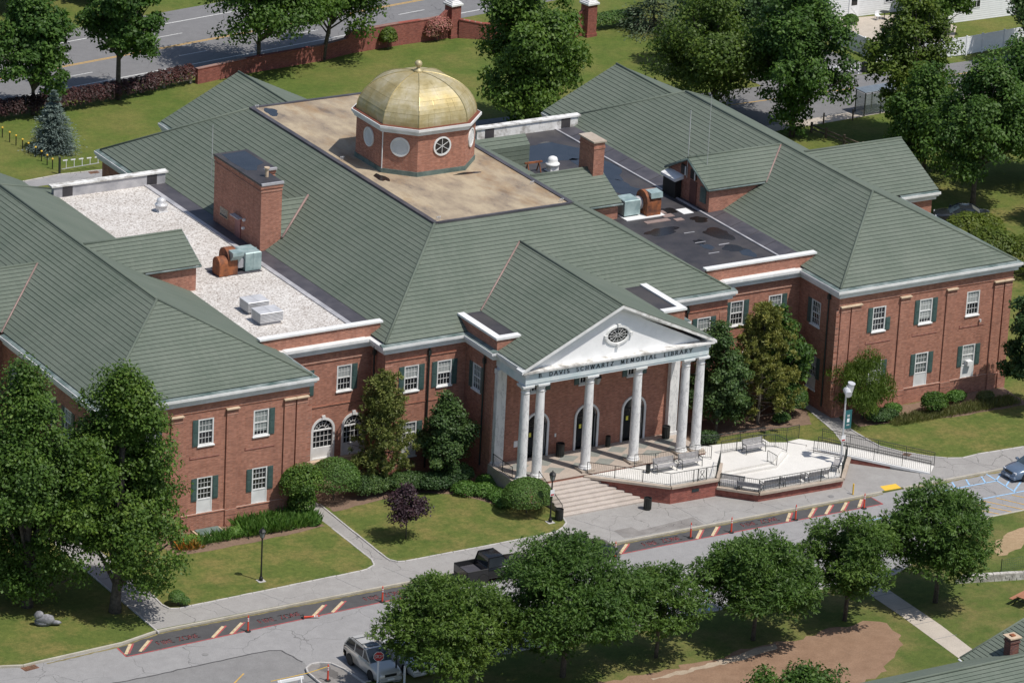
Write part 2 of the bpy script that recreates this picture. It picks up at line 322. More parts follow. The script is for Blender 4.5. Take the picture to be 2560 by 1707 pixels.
M['copingstone'] = concrete("coping_stone", (0.36, 0.3, 0.24), (0.5, 0.43, 0.36), (0.3, 0.2, 0.12), False)
M['kerb'] = concrete("kerb_concrete", (0.36, 0.33, 0.27), (0.5, 0.47, 0.4), (0.26, 0.22, 0.13), False)
M['kerbstone'] = concrete("granite_kerb", (0.38, 0.365, 0.35), (0.54, 0.52, 0.5), (0.3, 0.28, 0.25), False)
M['dirt'] = concrete("bare_soil", (0.205, 0.122, 0.074), (0.285, 0.178, 0.113), (0.34, 0.24, 0.165), False, 1.0, 9)
M['straw'] = concrete("straw", (0.3, 0.2, 0.11), (0.42, 0.3, 0.18), (0.2, 0.16, 0.07), False, 3.0, 14)
M['mulch'] = concrete("mulch", (0.15, 0.095, 0.065), (0.24, 0.16, 0.11), (0.1, 0.07, 0.05), False, 4.0, 12)
def worn(name, c, hole, lo=0.42, hi=0.5):
    return mat_noise(name, hole, c, 6.0, 0.8, lo=lo-0.06, hi=hi)
M['redline'] = worn("red_road_paint", (0.42, 0.075, 0.075), (0.2, 0.1, 0.1))
M['redtext'] = worn("faded_red_paint", (0.42, 0.08, 0.085), (0.12, 0.07, 0.07), 0.42, 0.6)
M['cream'] = worn("cream_road_paint", (0.6, 0.48, 0.3), (0.4, 0.3, 0.2))
M['yellow'] = worn("yellow_road_paint", (0.6, 0.36, 0.08), (0.4, 0.27, 0.1))
M['yellowpad'] = worn("yellow_pad_paint", (0.75, 0.47, 0.05), (0.6, 0.4, 0.1), 0.3, 0.4)
M['blue'] = worn("blue_road_paint", (0.3, 0.5, 0.72), (0.22, 0.3, 0.36), 0.36, 0.45)
M['whiteline'] = worn("white_road_paint", (0.62, 0.62, 0.6), (0.35, 0.35, 0.35))
M['letters'] = mat_plain("dark_bronze_letters", (0.018, 0.03, 0.034), 0.5)
M['orange'] = mat_plain("orange_red_plastic", (0.62, 0.06, 0.025), 0.5)
M['reflect'] = mat_plain("white_reflective_band", (0.75, 0.75, 0.75), 0.4)
M['rubber'] = mat_plain("black_rubber", (0.015, 0.015, 0.015), 0.7)
M['stopred'] = mat_plain("stop_red", (0.42, 0.015, 0.02), 0.35); M['pure'] = mat_plain("sign_white", (0.8, 0.8, 0.8), 0.4, var=0.03)
M['banner'] = mat_plain("teal_banner", (0.02, 0.12, 0.13), 0.7); M['noteyel'] = mat_plain("yellow_paper", (0.75, 0.68, 0.1), 0.7)
M['stone'] = mat_noise("shade_darkened_stone", (0.1, 0.1, 0.11), (0.3, 0.3, 0.32), 3, 0.8, 8, 0.5)  # grey stone with the oaks' shade put into its colour as a darker tone
M['silver'] = mat_plain("silver_pole", (0.6, 0.61, 0.62), 0.35, 0.4)
M['vinyl'] = mat_plain("white_vinyl", (0.83, 0.84, 0.86), 0.4, var=0.05); M['siding'] = mat_plain("white_siding", (0.76, 0.77, 0.78), 0.55, var=0.04)
M['wood'] = mat_noise("weathered_wood", (0.1, 0.075, 0.055), (0.2, 0.16, 0.12), 4, 0.9); M['picnic'] = mat_plain("brown_plank", (0.36, 0.16, 0.09), 0.7)
M['fieldstone'] = mat_noise("pale_fieldstone", (0.3, 0.28, 0.25), (0.6, 0.57, 0.53), 2.5, 0.9, 8, 0.6)
M['tympanum'] = mat_plain('tympanum_stucco', (0.83, 0.83, 0.83), 0.6, var=0.03)
M['ruststain'] = mat_noise('rust_water_stain', (0.1, 0.055, 0.02), (0.2, 0.11, 0.04), 1.5, 0.5)
M['moss'] = mat_noise('gutter_moss', (0.16, 0.13, 0.05), (0.26, 0.22, 0.1), 3, 0.95)
M['track'] = concrete('sandy_track_soil', (0.34, 0.27, 0.2), (0.44, 0.36, 0.27), (0.28, 0.2, 0.13), False, 1.4, 10)
# ------------------------------------------------------------------ lettering (stroke alphabet)
GL = {
 'A': (0.9, [[(0,0),(0.45,1)],[(0.45,1),(0.9,0)],[(0.17,0.36),(0.73,0.36)]]), 'B': (0.68, [[(0.08,0),(0.08,1)],[(0.08,1),(0.35,1)]+arc(0.36,0.76,0.25,0.24,90,-90)+[(0.08,0.52)],[(0.36,0.52)]+arc(0.38,0.26,0.29,0.26,90,-90)+[(0.08,0)]]),
 'C': (0.85, [arc(0.47,0.5,0.44,0.5,45,315,14)]), 'D': (0.85, [[(0.08,0),(0.08,1)],[(0.08,1),(0.35,1)]+arc(0.36,0.5,0.46,0.5,90,-90,12)+[(0.08,0)]]),
 'E': (0.6, [[(0.08,0),(0.08,1)],[(0.08,1),(0.56,1)],[(0.08,0.52),(0.46,0.52)],[(0.08,0),(0.58,0)]]), 'F': (0.58, [[(0.08,0),(0.08,1)],[(0.08,1),(0.56,1)],[(0.08,0.52),(0.46,0.52)]]),
 'H': (0.85, [[(0.1,0),(0.1,1)],[(0.75,0),(0.75,1)],[(0.1,0.52),(0.75,0.52)]]), 'I': (0.3, [[(0.15,0),(0.15,1)]]), 'L': (0.6, [[(0.08,1),(0.08,0)],[(0.08,0),(0.58,0)]]),
 'M': (1.0, [[(0.08,0),(0.16,1)],[(0.16,1),(0.5,0.1)],[(0.5,0.1),(0.84,1)],[(0.84,1),(0.92,0)]]), 'N': (0.85, [[(0.1,0),(0.1,1)],[(0.1,1),(0.75,0)],[(0.75,0),(0.75,1)]]),
 'O': (0.95, [arc(0.48,0.5,0.45,0.5,0,360,18)]), 'P': (0.65, [[(0.08,0),(0.08,1)],[(0.08,1),(0.35,1)]+arc(0.36,0.74,0.27,0.26,90,-90)+[(0.08,0.48)]]),
 'R': (0.75, [[(0.08,0),(0.08,1)],[(0.08,1),(0.35,1)]+arc(0.36,0.75,0.26,0.25,90,-90)+[(0.08,0.5)],[(0.34,0.5),(0.74,0)]]),
 'S': (0.6, [arc(0.31,0.75,0.26,0.25,40,270,9)+arc(0.3,0.25,0.28,0.25,90,-140,9)]), 'T': (0.75, [[(0.02,1),(0.73,1)],[(0.375,1),(0.375,0)]]),
 'V': (0.85, [[(0.02,1),(0.43,0)],[(0.43,0),(0.84,1)]]), 'W': (1.2, [[(0.02,1),(0.33,0)],[(0.33,0),(0.6,1)],[(0.6,1),(0.88,0)],[(0.88,0),(1.18,1)]]),
 'Y': (0.8, [[(0.02,1),(0.4,0.48)],[(0.78,1),(0.4,0.48)],[(0.4,0.48),(0.4,0)]]), 'Z': (0.7, [[(0.04,1),(0.66,1)],[(0.66,1),(0.04,0)],[(0.04,0),(0.68,0)]]),
 '.': (0.25, [[(0.1,0.0),(0.1,0.09)]]), 'U': (0.8, [[(0.08,1),(0.08,0.35)]+arc(0.4,0.32,0.32,0.32,180,360,8)+[(0.72,1)]]), 'X': (0.8, [[(0.03,0),(0.77,1)],[(0.03,1),(0.77,0)]]) }
def glyph_mesh(ch, h, mat, thick=0.13, depth=0.02, serif=True):
    """letter standing in the x-z plane, face towards -y"""
    w, strokes = GL[ch]; mb = MB()
    for st in strokes:
        for a, b in zip(st[:-1], st[1:]):
            dx, dz = b[0]-a[0], b[1]-a[1]; L = math.hypot(dx, dz)
            if L < 1e-6: continue
            t = thick*(1.0 if abs(dz) > 0.55*L else 0.6); e = 0.25*t if len(st) > 2 else 0
            px, pz = -dz/L*t/2, dx/L*t/2; ex, ez = dx/L*e, dz/L*e
            q = [(a[0]-ex+px, a[1]-ez+pz), (a[0]-ex-px, a[1]-ez-pz), (b[0]+ex-px, b[1]+ez-pz), (b[0]+ex+px, b[1]+ez+pz)]
            mb.add([(x*h, 0, z*h) for x, z in q]+[(x*h, -depth, z*h) for x, z in q], [(4,5,6,7),(7,6,5,4),(0,1,5,4),(1,2,6,5),(2,3,7,6),(3,0,4,7)])
        if serif and len(st) == 2:
            for (x, z) in st:
                if z in (0, 1) and abs(st[0][1]-st[1][1]) > 0.5: mb.add([((x+i)*h, -k, (z+j)*h) for k in (0, depth*0.9) for i, j in ((-0.15, -0.025 if z == 0 else -0.03), (0.15, -0.025 if z == 0 else -0.03), (0.15, 0.03 if z == 0 else 0.025), (-0.15, 0.03 if z == 0 else 0.025))], [(4,5,6,7),(0,1,5,4),(1,2,6,5),(2,3,7,6),(3,0,4,7)])
    return mb.mesh("letter", mat), w*h
def text_width(s, h, gap): return sum((GL[c][0] if c != ' ' else 0.6)*h+gap for c in s)-gap
def fit_text(s, x0, x1, h, mat, parent, y, z, depth=0.02, thick=0.13, serif=True, name='letter'):
    tot = sum(GL[c][0]*h for c in s); gap = (x1-x0-tot)/max(1, len(s)-1); x = x0
    for c in s:
        m, w = glyph_mesh(c, h, mat, thick, depth, serif); obj(name, m, parent, (x, y, z)); x += w+gap

# ------------------------------------------------------------------ roof planes laid in courses
def clip(poly, a, b, c):      # keep a*u+b*v<=c
    out = []
    for i in range(len(poly)):
        p, q = poly[i], poly[(i+1) % len(poly)]; fp = a*p[0]+b*p[1]-c; fq = a*q[0]+b*q[1]-c
        if fp <= 1e-9: out.append(p)
        if (fp < -1e-9 and fq > 1e-9) or (fp > 1e-9 and fq < -1e-9):
            t = fp/(fp-fq); out.append((p[0]+(q[0]-p[0])*t, p[1]+(q[1]-p[1])*t))
    return out
def roof_plane(pts, roof, under, exposure=0.366, stuff=None, lift=0.036, gap=0.033):
    P = [Vector(p) for p in pts]; n = Vector((0, 0, 0))
    for i in range(len(P)): n += (P[i]-P[0]).cross(P[(i+1) % len(P)]-P[0])
    n.normalize()
    if n.z < -1e-4 or (abs(n.z) <= 1e-4 and n.y > 0): n = -n
    up = Vector((0, 0, 1)); v = (up-n*up.dot(n)).normalized(); u = v.cross(n); o = P[0]
    q = [((p-o).dot(u), (p-o).dot(v)) for p in P]
    if sum(q[i][0]*q[(i+1) % len(q)][1]-q[(i+1) % len(q)][0]*q[i][1] for i in range(len(q))) < 0: q = q[::-1]
    under.add([o+u*a+v*b for a, b in q], [tuple(range(len(q)))])
    v0 = min(b for a, b in q); v1 = max(b for a, b in q); k = 0; t = v0
    while t < v1-0.02:
        s = clip(clip(q, 0, -1, -(t+gap)), 0, 1, min(t+exposure, v1))
        if len(s) >= 3:
            m = len(s); tilt = lambda b: lift*(1.0-0.45*(b-t)/exposure)
            vv = [o+u*a+v*b for a, b in s]+[o+u*a+v*b+n*tilt(b) for a, b in s]
            ff = [tuple(range(m, 2*m))]+[(i, (i+1) % m, m+(i+1) % m, m+i) for i in range(m)]
            if stuff is not None: stuff.add(vv, ff)
            else: obj('roof_course', mesh('roof_course', vv, ff, M['roof']), roof)
        t += exposure; k += 1
def cap(name, a, b, roof, r=0.095, mat=None, lift=0.03):
    a = Vector(a)+Vector((0, 0, lift)); b = Vector(b)+Vector((0, 0, lift)); MB().tube([a, b], r, 8).build(name, mat or M['roof'], roof, smooth=True)
def sweep(name, path, prof, mat, parent):
    """profile (inward offset, z) along an open plan path; outward is to the right of travel"""
    n = len(path); pts = []
    for i, p in enumerate(path):
        p = Vector(p)
        def nrm(a, b): d = (Vector(b)-Vector(a)).normalized(); return Vector((-d.y, d.x))
        if i == 0: off = nrm(path[0], path[1])
        elif i == n-1: off = nrm(path[-2], path[-1])
        else:
            n0 = nrm(path[i-1], path[i]); n1 = nrm(path[i], path[i+1]); off = (n0+n1); off = off/max(0.2, off.dot(n0))
        pts.append((p, off))
    v = []; m = len(prof)
    for p, off in pts: v += [(p.x+off.x*d, p.y+off.y*d, z) for d, z in prof]
    f = [(i*m+j, (i+1)*m+j, (i+1)*m+(j+1) % m, i*m+(j+1) % m) for i in range(n-1) for j in range(m)]
    f += [tuple(range(m)), tuple(range(n*m-1, (n-1)*m-1, -1))]
    return obj(name, mesh(name, v, f, mat), parent)
CORN = [(0, 9.74), (0, 9.56), (0.1, 9.5), (0.1, 9.4), (0.24, 9.36), (0.24, 9.14), (0.56, 9.14), (0.56, 9.74)]
GUT = [(0.06, 9.742), (0.06, 9.775), (0.5, 9.85), (0.5, 9.742)]

def blob(cx, cy, rx, ry, seed, n=26, k=0.35):
    rn = random.Random(seed); ph = [rn.uniform(0, 6.28) for _ in range(4)]
    out = []
    for i in range(n):
        t = 2*math.pi*i/n; rr = 1+k*(math.sin(2*t+ph[0])*0.5+math.sin(3*t+ph[1])*0.35+math.sin(5*t+ph[2])*0.25+math.sin(8*t+ph[3])*0.12)
        out.append((cx+rx*rr*math.cos(t), cy+ry*rr*math.sin(t)))
    return out
LIB = thing('library_building', 'sprawling red brick library with green tiled hip roofs, gilded dome and white columned portico', 'building')

# ------------------------------------------------------------------ facades with openings
def facade(mb, p0, p1, z0, z1, ops=(), depth=0.16):
    p0 = Vector(p0); p1 = Vector(p1); d = (p1-p0); L = d.length; d.normalize(); inn = Vector((-d.y, d.x))
    def P(u, z, k=0.0): return (p0.x+d.x*u+inn.x*k, p0.y+d.y*u+inn.y*k, z)
    us = sorted({0.0, L}|{o[0] for o in ops}|{o[1] for o in ops}); zs = sorted({z0, z1}|{o[2] for o in ops}|{o[3] for o in ops})
    for i in range(len(us)-1):
        for j in range(len(zs)-1):
            uc = (us[i]+us[i+1])/2; zc = (zs[j]+zs[j+1])/2
            if any(o[0] < uc < o[1] and o[2] < zc < o[3] for o in ops): continue
            mb.add([P(us[i], zs[j]), P(us[i+1], zs[j]), P(us[i+1], zs[j+1]), P(us[i], zs[j+1])], [(0, 1, 2, 3)])
    for o in ops:
        a, b, c, e = o[:4]; arch = len(o) > 4
        if arch:
            r = (b-a)/2; cu = (a+b)/2; zs_ = e-r; pts = [(cu+r*math.cos(t*math.pi/14), zs_+r*math.sin(t*math.pi/14)) for t in range(15)]
            for k in range(14):
                (ua, za), (ub, zb) = pts[k], pts[k+1]
                mb.add([P(ub, zb), P(ua, za), P(ua, e), P(ub, e)], [(0, 1, 2, 3)])
            loop = [(a, c), (b, c)]+pts
        else: loop = [(a, c), (b, c), (b, e), (a, e)]
        for k in range(len(loop)):
            (ua, za), (ub, zb) = loop[k], loop[(k+1) % len(loop)]
            mb.add([P(ua, za), P(ub, zb), P(ub, zb, depth), P(ua, za, depth)], [(0, 3, 2, 1)])
def place(p0, p1, u):
    d = (Vector(p1)-Vector(p0)).normalized(); return (p0[0]+d.x*u, p0[1]+d.y*u), math.atan2(d.y, d.x)
# sash window, origin at middle of opening's lower edge, wall face at y=0, outward -y
WW = 1.15
def sash_meshes(H, apron):
    fr = MB(); w = WW/2
    fr.box(-w, -w+0.1, 0.0, 0.15, 0, H); fr.box(w-0.1, w, 0.0, 0.15, 0, H); fr.box(-w+0.1, w-0.1, 0.0, 0.15, H-0.09, H); fr.box(-w+0.1, w-0.1, 0.0, 0.15, apron, apron+0.08)
    mid = apron+(H-apron)*0.5; fr.box(-w+0.1, w-0.1, 0.03, 0.15, mid-0.035, mid+0.035)
    if apron: fr.box(-w+0.1, w-0.1, 0.02, 0.15, 0, apron)
    mu = MB()
    for k in (1, 2, 3):
        x = -w+0.1+k*(WW-0.2)/4; mu.box(x-0.013, x+0.013, 0.065, 0.09, apron+0.08, mid-0.035); mu.box(x-0.013, x+0.013, 0.055, 0.09, mid+0.035, H-0.09)
    for a, b in ((apron+0.08, mid-0.035), (mid+0.035, H-0.09)): mu.box(-w+0.1, w-0.1, 0.067, 0.09, (a+b)/2-0.013, (a+b)/2+0.013)
    pl = MB().box(-w+0.1, w-0.1, 0.09, 0.12, apron+0.08, mid-0.035); pu = MB().box(-w+0.1, w-0.1, 0.08, 0.12, mid+0.035, H-0.09)
    si = MB().bbox(-w-0.06, w+0.06, -0.09, 0.02, -0.1, 0.0, 0.02)
    return (fr.mesh('window', M['white']), mu.mesh('muntins', M['white']), pl.mesh('pane', M['pane']), pu.mesh('pane', M['pane']), pu.mesh('blind', M['blind']), si.mesh('sill', M['white']))
SASH_U = sash_meshes(1.85, 0.0); SASH_L = sash_meshes(2.52, 0.9); WR = random.Random(4)
BLM = [mat_plain('blind_tone_%d' % i, c, 0.22) for i, c in enumerate(((0.27, 0.3, 0.29), (0.2, 0.22, 0.22), (0.36, 0.38, 0.37), (0.13, 0.15, 0.15)))]
def shutter_mesh(H):
    mb = MB().box(-0.2, 0.2, -0.05, -0.004, 0, H)
    for a, b in ((0.1, H*0.47), (H*0.53, H-0.1)): mb.box(-0.13, 0.13, -0.068, -0.05, a, b)
    return mb.mesh('shutter', M['shutter'])
SHUT = {h: shutter_mesh(h) for h in (1.85, 1.6, 0.95)}
def sash(p0, p1, u, z, kind='U', left=True, right=True, blind=True):
    (x, y), a = place(p0, p1, u); ms = SASH_U if kind == 'U' else SASH_L
    w = obj('window', ms[0], LIB, (x, y, z), a); obj('muntins', ms[1], w); obj('pane', ms[2], w)
    if blind:
        q = obj('blind', ms[4].copy(), w); q.data.materials[0] = WR.choice(BLM)
        if WR.random() < 0.3: q2 = obj('lowered_blind', ms[2].copy(), w, (0, -0.006, 0.25)); q2.data.materials[0] = q.data.materials[0]; q2.scale = (0.99, 1, 0.72 if kind == 'U' else 0.85)
    else: obj('pane', ms[3], w)
    obj('sill', ms[5], w)
    d = Vector((math.cos(a), math.sin(a)))
    sh = 1.85 if kind == 'U' else 1.6; zz = z if kind == 'U' else z+0.9
    for s, on in ((-1, left), (1, right)):
        if on:
            hh = 0.95 if on == 'half' else sh
            q = obj('shutter', SHUT[hh], LIB, (x+d.x*s*(WW/2+0.21), y+d.y*s*(WW/2+0.21), zz), a)
ZU, ZL = 6.1, 1.3
def op_u(c): return (c-WW/2, c+WW/2, ZU, ZU+1.85)
def op_l(c): return (c-WW/2, c+WW/2, ZL, ZL+2.52)

def block_wall(name, faces, z0=-0.3, z1=9.7):
    mb = MB()
    for p0, p1, ops in faces: facade(mb, p0, p1, z0, z1, ops)
    return mb.build(name, M['brick'], LIB)
WI, WO, WY, WB = 21.25, 36.5, 7.04, 47.6
# left wing
front = ((-WO, WY), (-WI, WY)); cs = [WO-33.1, WO-28.88, WO-24.8]
side = ((-WO, 47.6), (-WO, WY)); sy = [47.6-y for y in (20.3, 17.5, 14.7, 12.0, 9.3)]
block_wall('wall', [(front[0], front[1], [op_u(c) for c in cs]+[op_l(c) for c in cs]), (side[0], side[1], [op_u(c) for c in sy]+[op_l(c) for c in sy]),
                    ((-WI, WY), (-WI, WB), []), ((-WI, WB), (-WO, WB), [])])
sash(*front, cs[0], ZU, 'U', True, True); sash(*front, cs[1], ZU, 'U', True, False); sash(*front, cs[2], ZU, 'U', False, True)
for c in cs: sash(*front, c, ZL, 'L', True, True, False)
for c in sy: sash(*side, c, ZU); sash(*side, c, ZL, 'L')
# right wing
front = ((WI, WY), (WO, WY)); cs = [24.8-WI, 28.88-WI, 33.05-WI]; side = ((WI, WB), (WI, WY)); ys = WB-9.83
block_wall('wall', [(front[0], front[1], [op_u(c) for c in cs]+[op_l(c) for c in cs]), (side[0], side[1], [op_u(ys), op_l(ys)]), ((WO, WY), (WO, WB), []), ((WO, WB), (WI, WB), [])])
sash(*front, cs[0], ZU, 'U', True, 'half', False); sash(*front, cs[1], ZU); sash(*front, cs[2], ZU, 'U', False, False)
for c in cs: sash(*front, c, ZL, 'L', True, True)
sash(*side, ys, ZU, 'U', True, False, False); sash(*side, ys, ZL, 'L')
MB().box(32.83, 33.3, 6.72, 7.1, 2.27, 2.6).build('window_air_conditioner', M['coping'], LIB)
MB().cyl(33.77, 6.9, 5.5, 5.7, 0.06).box(33.72, 33.82, 6.94, 7.05, 5.6, 5.66).build('security_camera', M['white'], LIB)
# centre block
CX, CY, CB = 13.8, 10.13, 54.3
front = ((-CX, CY), (CX, CY)); cs = [CX-11.7, CX-9.13, CX+9.13, CX+11.9]
block_wall('wall', [(front[0], front[1], [op_u(c) for c in cs]+[op_l(c) for c in cs]), ((-CX, CB), (-CX, CY), []), ((CX, CY), (CX, CB), []), ((CX, CB), (-CX, CB), [])])
for i, c in enumerate(cs): sash(*front, c, ZU); sash(*front, c, ZL, 'L', True, True, i % 2 == 0)
# links
def arched(p0, p1, u, w=1.84):
    (x, y), a = place(p0, p1, u); t = 0.17; r = w/2; H = 3.02
    zs_ = H-r
    fr = MB()
    outer = [(-r, 0), (r, 0)]+[(r*math.cos(k*math.pi/14), zs_+r*math.sin(k*math.pi/14)) for k in range(15)]
    ri = r-t; inner = [(-ri, 0.1), (ri, 0.1)]+[(ri*math.cos(k*math.pi/14), zs_+ri*math.sin(k*math.pi/14)) for k in range(15)]
    n = len(outer)
    v = [(p[0], -0.05, p[1]) for p in outer]+[(p[0], -0.05, p[1]) for p in inner]+[(p[0], 0.16, p[1]) for p in outer]+[(p[0], 0.14, p[1]) for p in inner]
    f = []
    for k in range(n):
        j = (k+1) % n; f += [(k, j, n+j, n+k), (n+k, n+j, 3*n+j, 3*n+k), (k, 2*n+k, 2*n+j, j)]
    fr.add(v, f); fr.box(-ri, ri, 0.02, 0.13, 0.1, 0.85); fr.box(-ri, ri, 0.03, 0.13, zs_-0.05, zs_+0.05)
    win = fr.build('arched_window', M['white'], LIB, (x, y, 1.33), a)
    MB().add([(p[0], 0.12, p[1]) for p in inner], [tuple(range(n))]).build('pane', M['pane'], win)
    mu = MB()
    for k in range(1, 5): xx = -ri+k*2*ri/5; mu.box(xx-0.014, xx+0.014, 0.085, 0.11, 0.85, zs_-0.05)
    for k in range(1, 3): zz = 0.85+k*(zs_-0.9)/3; mu.box(-ri, ri, 0.087, 0.112, zz-0.014, zz+0.014)
    for k in range(1, 6): th = k*math.pi/6; mu.bar((0.28*math.cos(th), 0.1, zs_+0.28*math.sin(th)), (ri*math.cos(th), 0.1, zs_+ri*math.sin(th)), 0.028, 0.028, (0, 1, 0))
    mu.tube([(0.28*math.cos(k*math.pi/8), 0.1, zs_+0.28*math.sin(k*math.pi/8)) for k in range(9)], 0.018, 4); mu.tube([(0.52*math.cos(k*math.pi/10), 0.1, zs_+0.52*math.sin(k*math.pi/10)) for k in range(11)], 0.014, 4)
    mu.build('muntins', M['white'], win)
    MB().box(-0.12, 0.12, -0.1, 0.0, H-0.14, H+0.16).build('keystone', M['coping'], win)
LY = 12.03
for s in (-1, 1):
    p0, p1 = ((-WI, LY), (-CX, LY)) if s < 0 else ((CX, LY), (WI, LY))
    au = [-17.38+WI, -15.03+WI] if s < 0 else [15.03-CX, 17.38-CX]; uu = [-19.2+WI, -15.86+WI] if s < 0 else [15.93-CX, 19.2-CX]
    block_wall('wall', [(p0, p1, [op_u(c) for c in uu]+[(c-0.9, c+0.9, 1.33, 4.33, True) for c in au])])
    block_wall('wall', [((p1[0], 45.3), (p0[0], 45.3), [])])
    for c in au: arched(p0, p1, c)
    sash(p0, p1, uu[0], ZU, 'U', s > 0, True, True); sash(p0, p1, uu[1], ZU, 'U', False, True, True)
    xa, xb = min(p0[0], p1[0]), max(p0[0], p1[0])
    MB().box(xa+0.9 if s < 0 else xa, xb if s < 0 else xb-0.9, LY-0.35, LY+0.02, 0.78, 1.31).build('stone_ledge', M['tanstone'], LIB)
    # parapets
    e0, e1 = (13.05, 22.47)
    x0, x1 = (-e1, -e0) if s < 0 else (e0, e1)
    MB().box(x0+0.15, x1-0.15, LY+0.003, LY+0.33, 9.68, 10.63).build('parapet', M['brick'], LIB)
    MB().box(x0, x1, LY-0.1, LY+0.42, 10.63, 10.76).build('parapet_coping', M['coping'], LIB)
    MB().box(x0+0.2, x1-0.2, 44.8, 45.2, 9.7, 11.04).build('parapet', M['silverflash'] if s < 0 else M['stain_white'], LIB)
    MB().box(x0, x1, 44.7, 45.32, 11.04, 11.16).build('parapet_coping', M['stain_white'], LIB)
    for xx in (x0+0.9, x1-1.7): MB().box(xx, xx+0.8, 44.775, 44.8, 10.25, 11.03).build('flashing', M['membrane'], LIB)
    MB().box(xa-0.7, xb+0.7, LY+0.33, 44.8, 10.1, 10.2).build('flat_roof', M['gravel'] if s < 0 else M['membrane'], LIB)
    # belt course
    MB().box(xa+0.02, xb-0.02, LY-0.05, LY+0.003, 5.16, 5.24).box(xa+0.02, xb-0.02, LY-0.06, LY+0.003, 8.4, 8.48).build('belt_course', M['brick'], LIB)
# kerbs and apron flashing at the foot of the slopes
MB().box(-14.96, -14.58, 12.4, 44.8, 10.19, 10.28).build('roof_kerb', M['silverflash'], LIB)
MB().add([(-14.58, 12.4, 10.208), (-14.58, 44.75, 10.208), (-13.3, 44.75, 10.24), (-13.3, 12.4, 10.24)], [(0, 3, 2, 1)]).build('flashing', M['darkflash'], LIB)
MB().box(20.2, 20.36, 12.4, 44.8, 10.2, 10.28).build('roof_kerb', M['silverflash'], LIB)
MB().add([(20.36, 12.4, 10.208), (20.36, 44.75, 10.208), (21.95, 44.75, 10.27), (21.95, 12.4, 10.27)], [(0, 1, 2, 3)]).build('flashing', M['darkflash'], LIB)
for k in range(14):
    y = 13.5+k*2.25; MB().bar((20.4, y, 10.222), (21.9, y+0.6, 10.28), 0.05, 0.012).build('flashing_seam', M['membrane'], LIB)
# wing trim: pilasters, caps, water table, belt, quoins, sunk panels
PIL = [(21.39, 22.2), (22.31, 23.12), (26.55, 27.4), (30.63, 31.48), (34.84, 35.64), (35.76, 36.42)]
for s in (-1, 1):
    for a, b in PIL:
        x0, x1 = (a, b) if s > 0 else (-b, -a)
        MB().box(x0, x1, WY-0.11, WY+0.003, 1.31, 8.36).box(x0+0.003, x1-0.003, WY-0.135, WY-0.11, 7.98, 8.03).build('pilaster', M['brick'], LIB)
        MB().bbox(x0-0.06, x1+0.06, WY-0.24, WY+0.003, 8.36, 8.47, 0.04).build('pilaster_cap', M['tanstone'], LIB)
        MB().box(x0, x1, WY-0.17, WY-0.08, -0.3, 1.24).box(x0+0.004, x1-0.004, WY-0.19, WY-0.17, 0.85, 0.9).build('pilaster_base', M['brick'], LIB)
    x0, x1 = (WI, WO) if s > 0 else (-WO, -WI)
    MB().box(x0-0.03, x1+0.03, WY-0.08, WY+0.003, -0.3, 1.22).bbox(x0-0.05, x1+0.05, WY-0.12, WY+0.003, 1.22, 1.3, 0.03).build('water_table', M['brick'], LIB)
    MB().box(x0-0.02, x1+0.02, WY-0.05, WY+0.003, 8.5, 8.58).build('belt_course', M['brick'], LIB)
    for c in (24.86, 28.93, 33.1):
        xx = c*s; MB().box(xx-1.1, xx+1.1, WY-0.035, WY+0.003, 5.2, 5.25).box(xx-1.1, xx-1.06, WY-0.036, WY+0.003, 5.25, 5.42).build('brick_panel_trim', M['brick_dark'], LIB)
qm = MB().box(-0.16, 0.16, -0.035, 0.02, 0, 0.4).mesh('quoin', M['brick']); qs = MB().box(-0.035, 0.02, -0.3, 0.3, 0, 0.4).mesh('quoin', M['brick']); qc = MB().box(-0.31, 0.31, -0.035, 0.02, 0, 0.43).mesh('quoin', M['brick'])
for k in range(15):
    z = 1.36+k*0.455
    obj('quoin', qm, LIB, (21.2, WY, z)); obj('quoin', qm, LIB, (-21.2, WY, z)); obj('quoin', qs, LIB, (WI, WY+0.27, z))
    obj('quoin', qc, LIB, (-13.5, CY, z)); obj('quoin', qc, LIB, (13.5, CY, z))
MB().box(-CX, -8.0, CY-0.06, CY+0.003, 8.46, 8.54).box(-CX, -8.0, CY-0.04, CY+0.003, 5.16, 5.22).build('belt_course', M['brick'], LIB)
MB().box(8.0, CX, CY-0.06, CY+0.003, 8.46, 8.54).box(8.0, CX, CY-0.04, CY+0.003, 5.16, 5.22).build('belt_course', M['brick'], LIB)
def downspout(x, y, z0, z1, dx=0, dy=0):
    MB().box(x-0.11, x+0.11, y-0.1, y+0.1, z1-0.55, z1-0.2).tube([(x+dx, y+dy, z1+0.25), (x, y, z1-0.2), (x, y, z0)], 0.065, 8).build('downspout', M['iron'], LIB)
downspout(-10.43, CY-0.12, 0.3, 9.1); downspout(-14.0, 11.3, 0.3, 9.2); downspout(-7.62, 7.4, 1.0, 9.0); downspout(10.4, CY-0.12, 0.3, 9.1); downspout(21.12, 8.15, 0.5, 9.2); downspout(-13.95, 47.5, 0, 9.2)
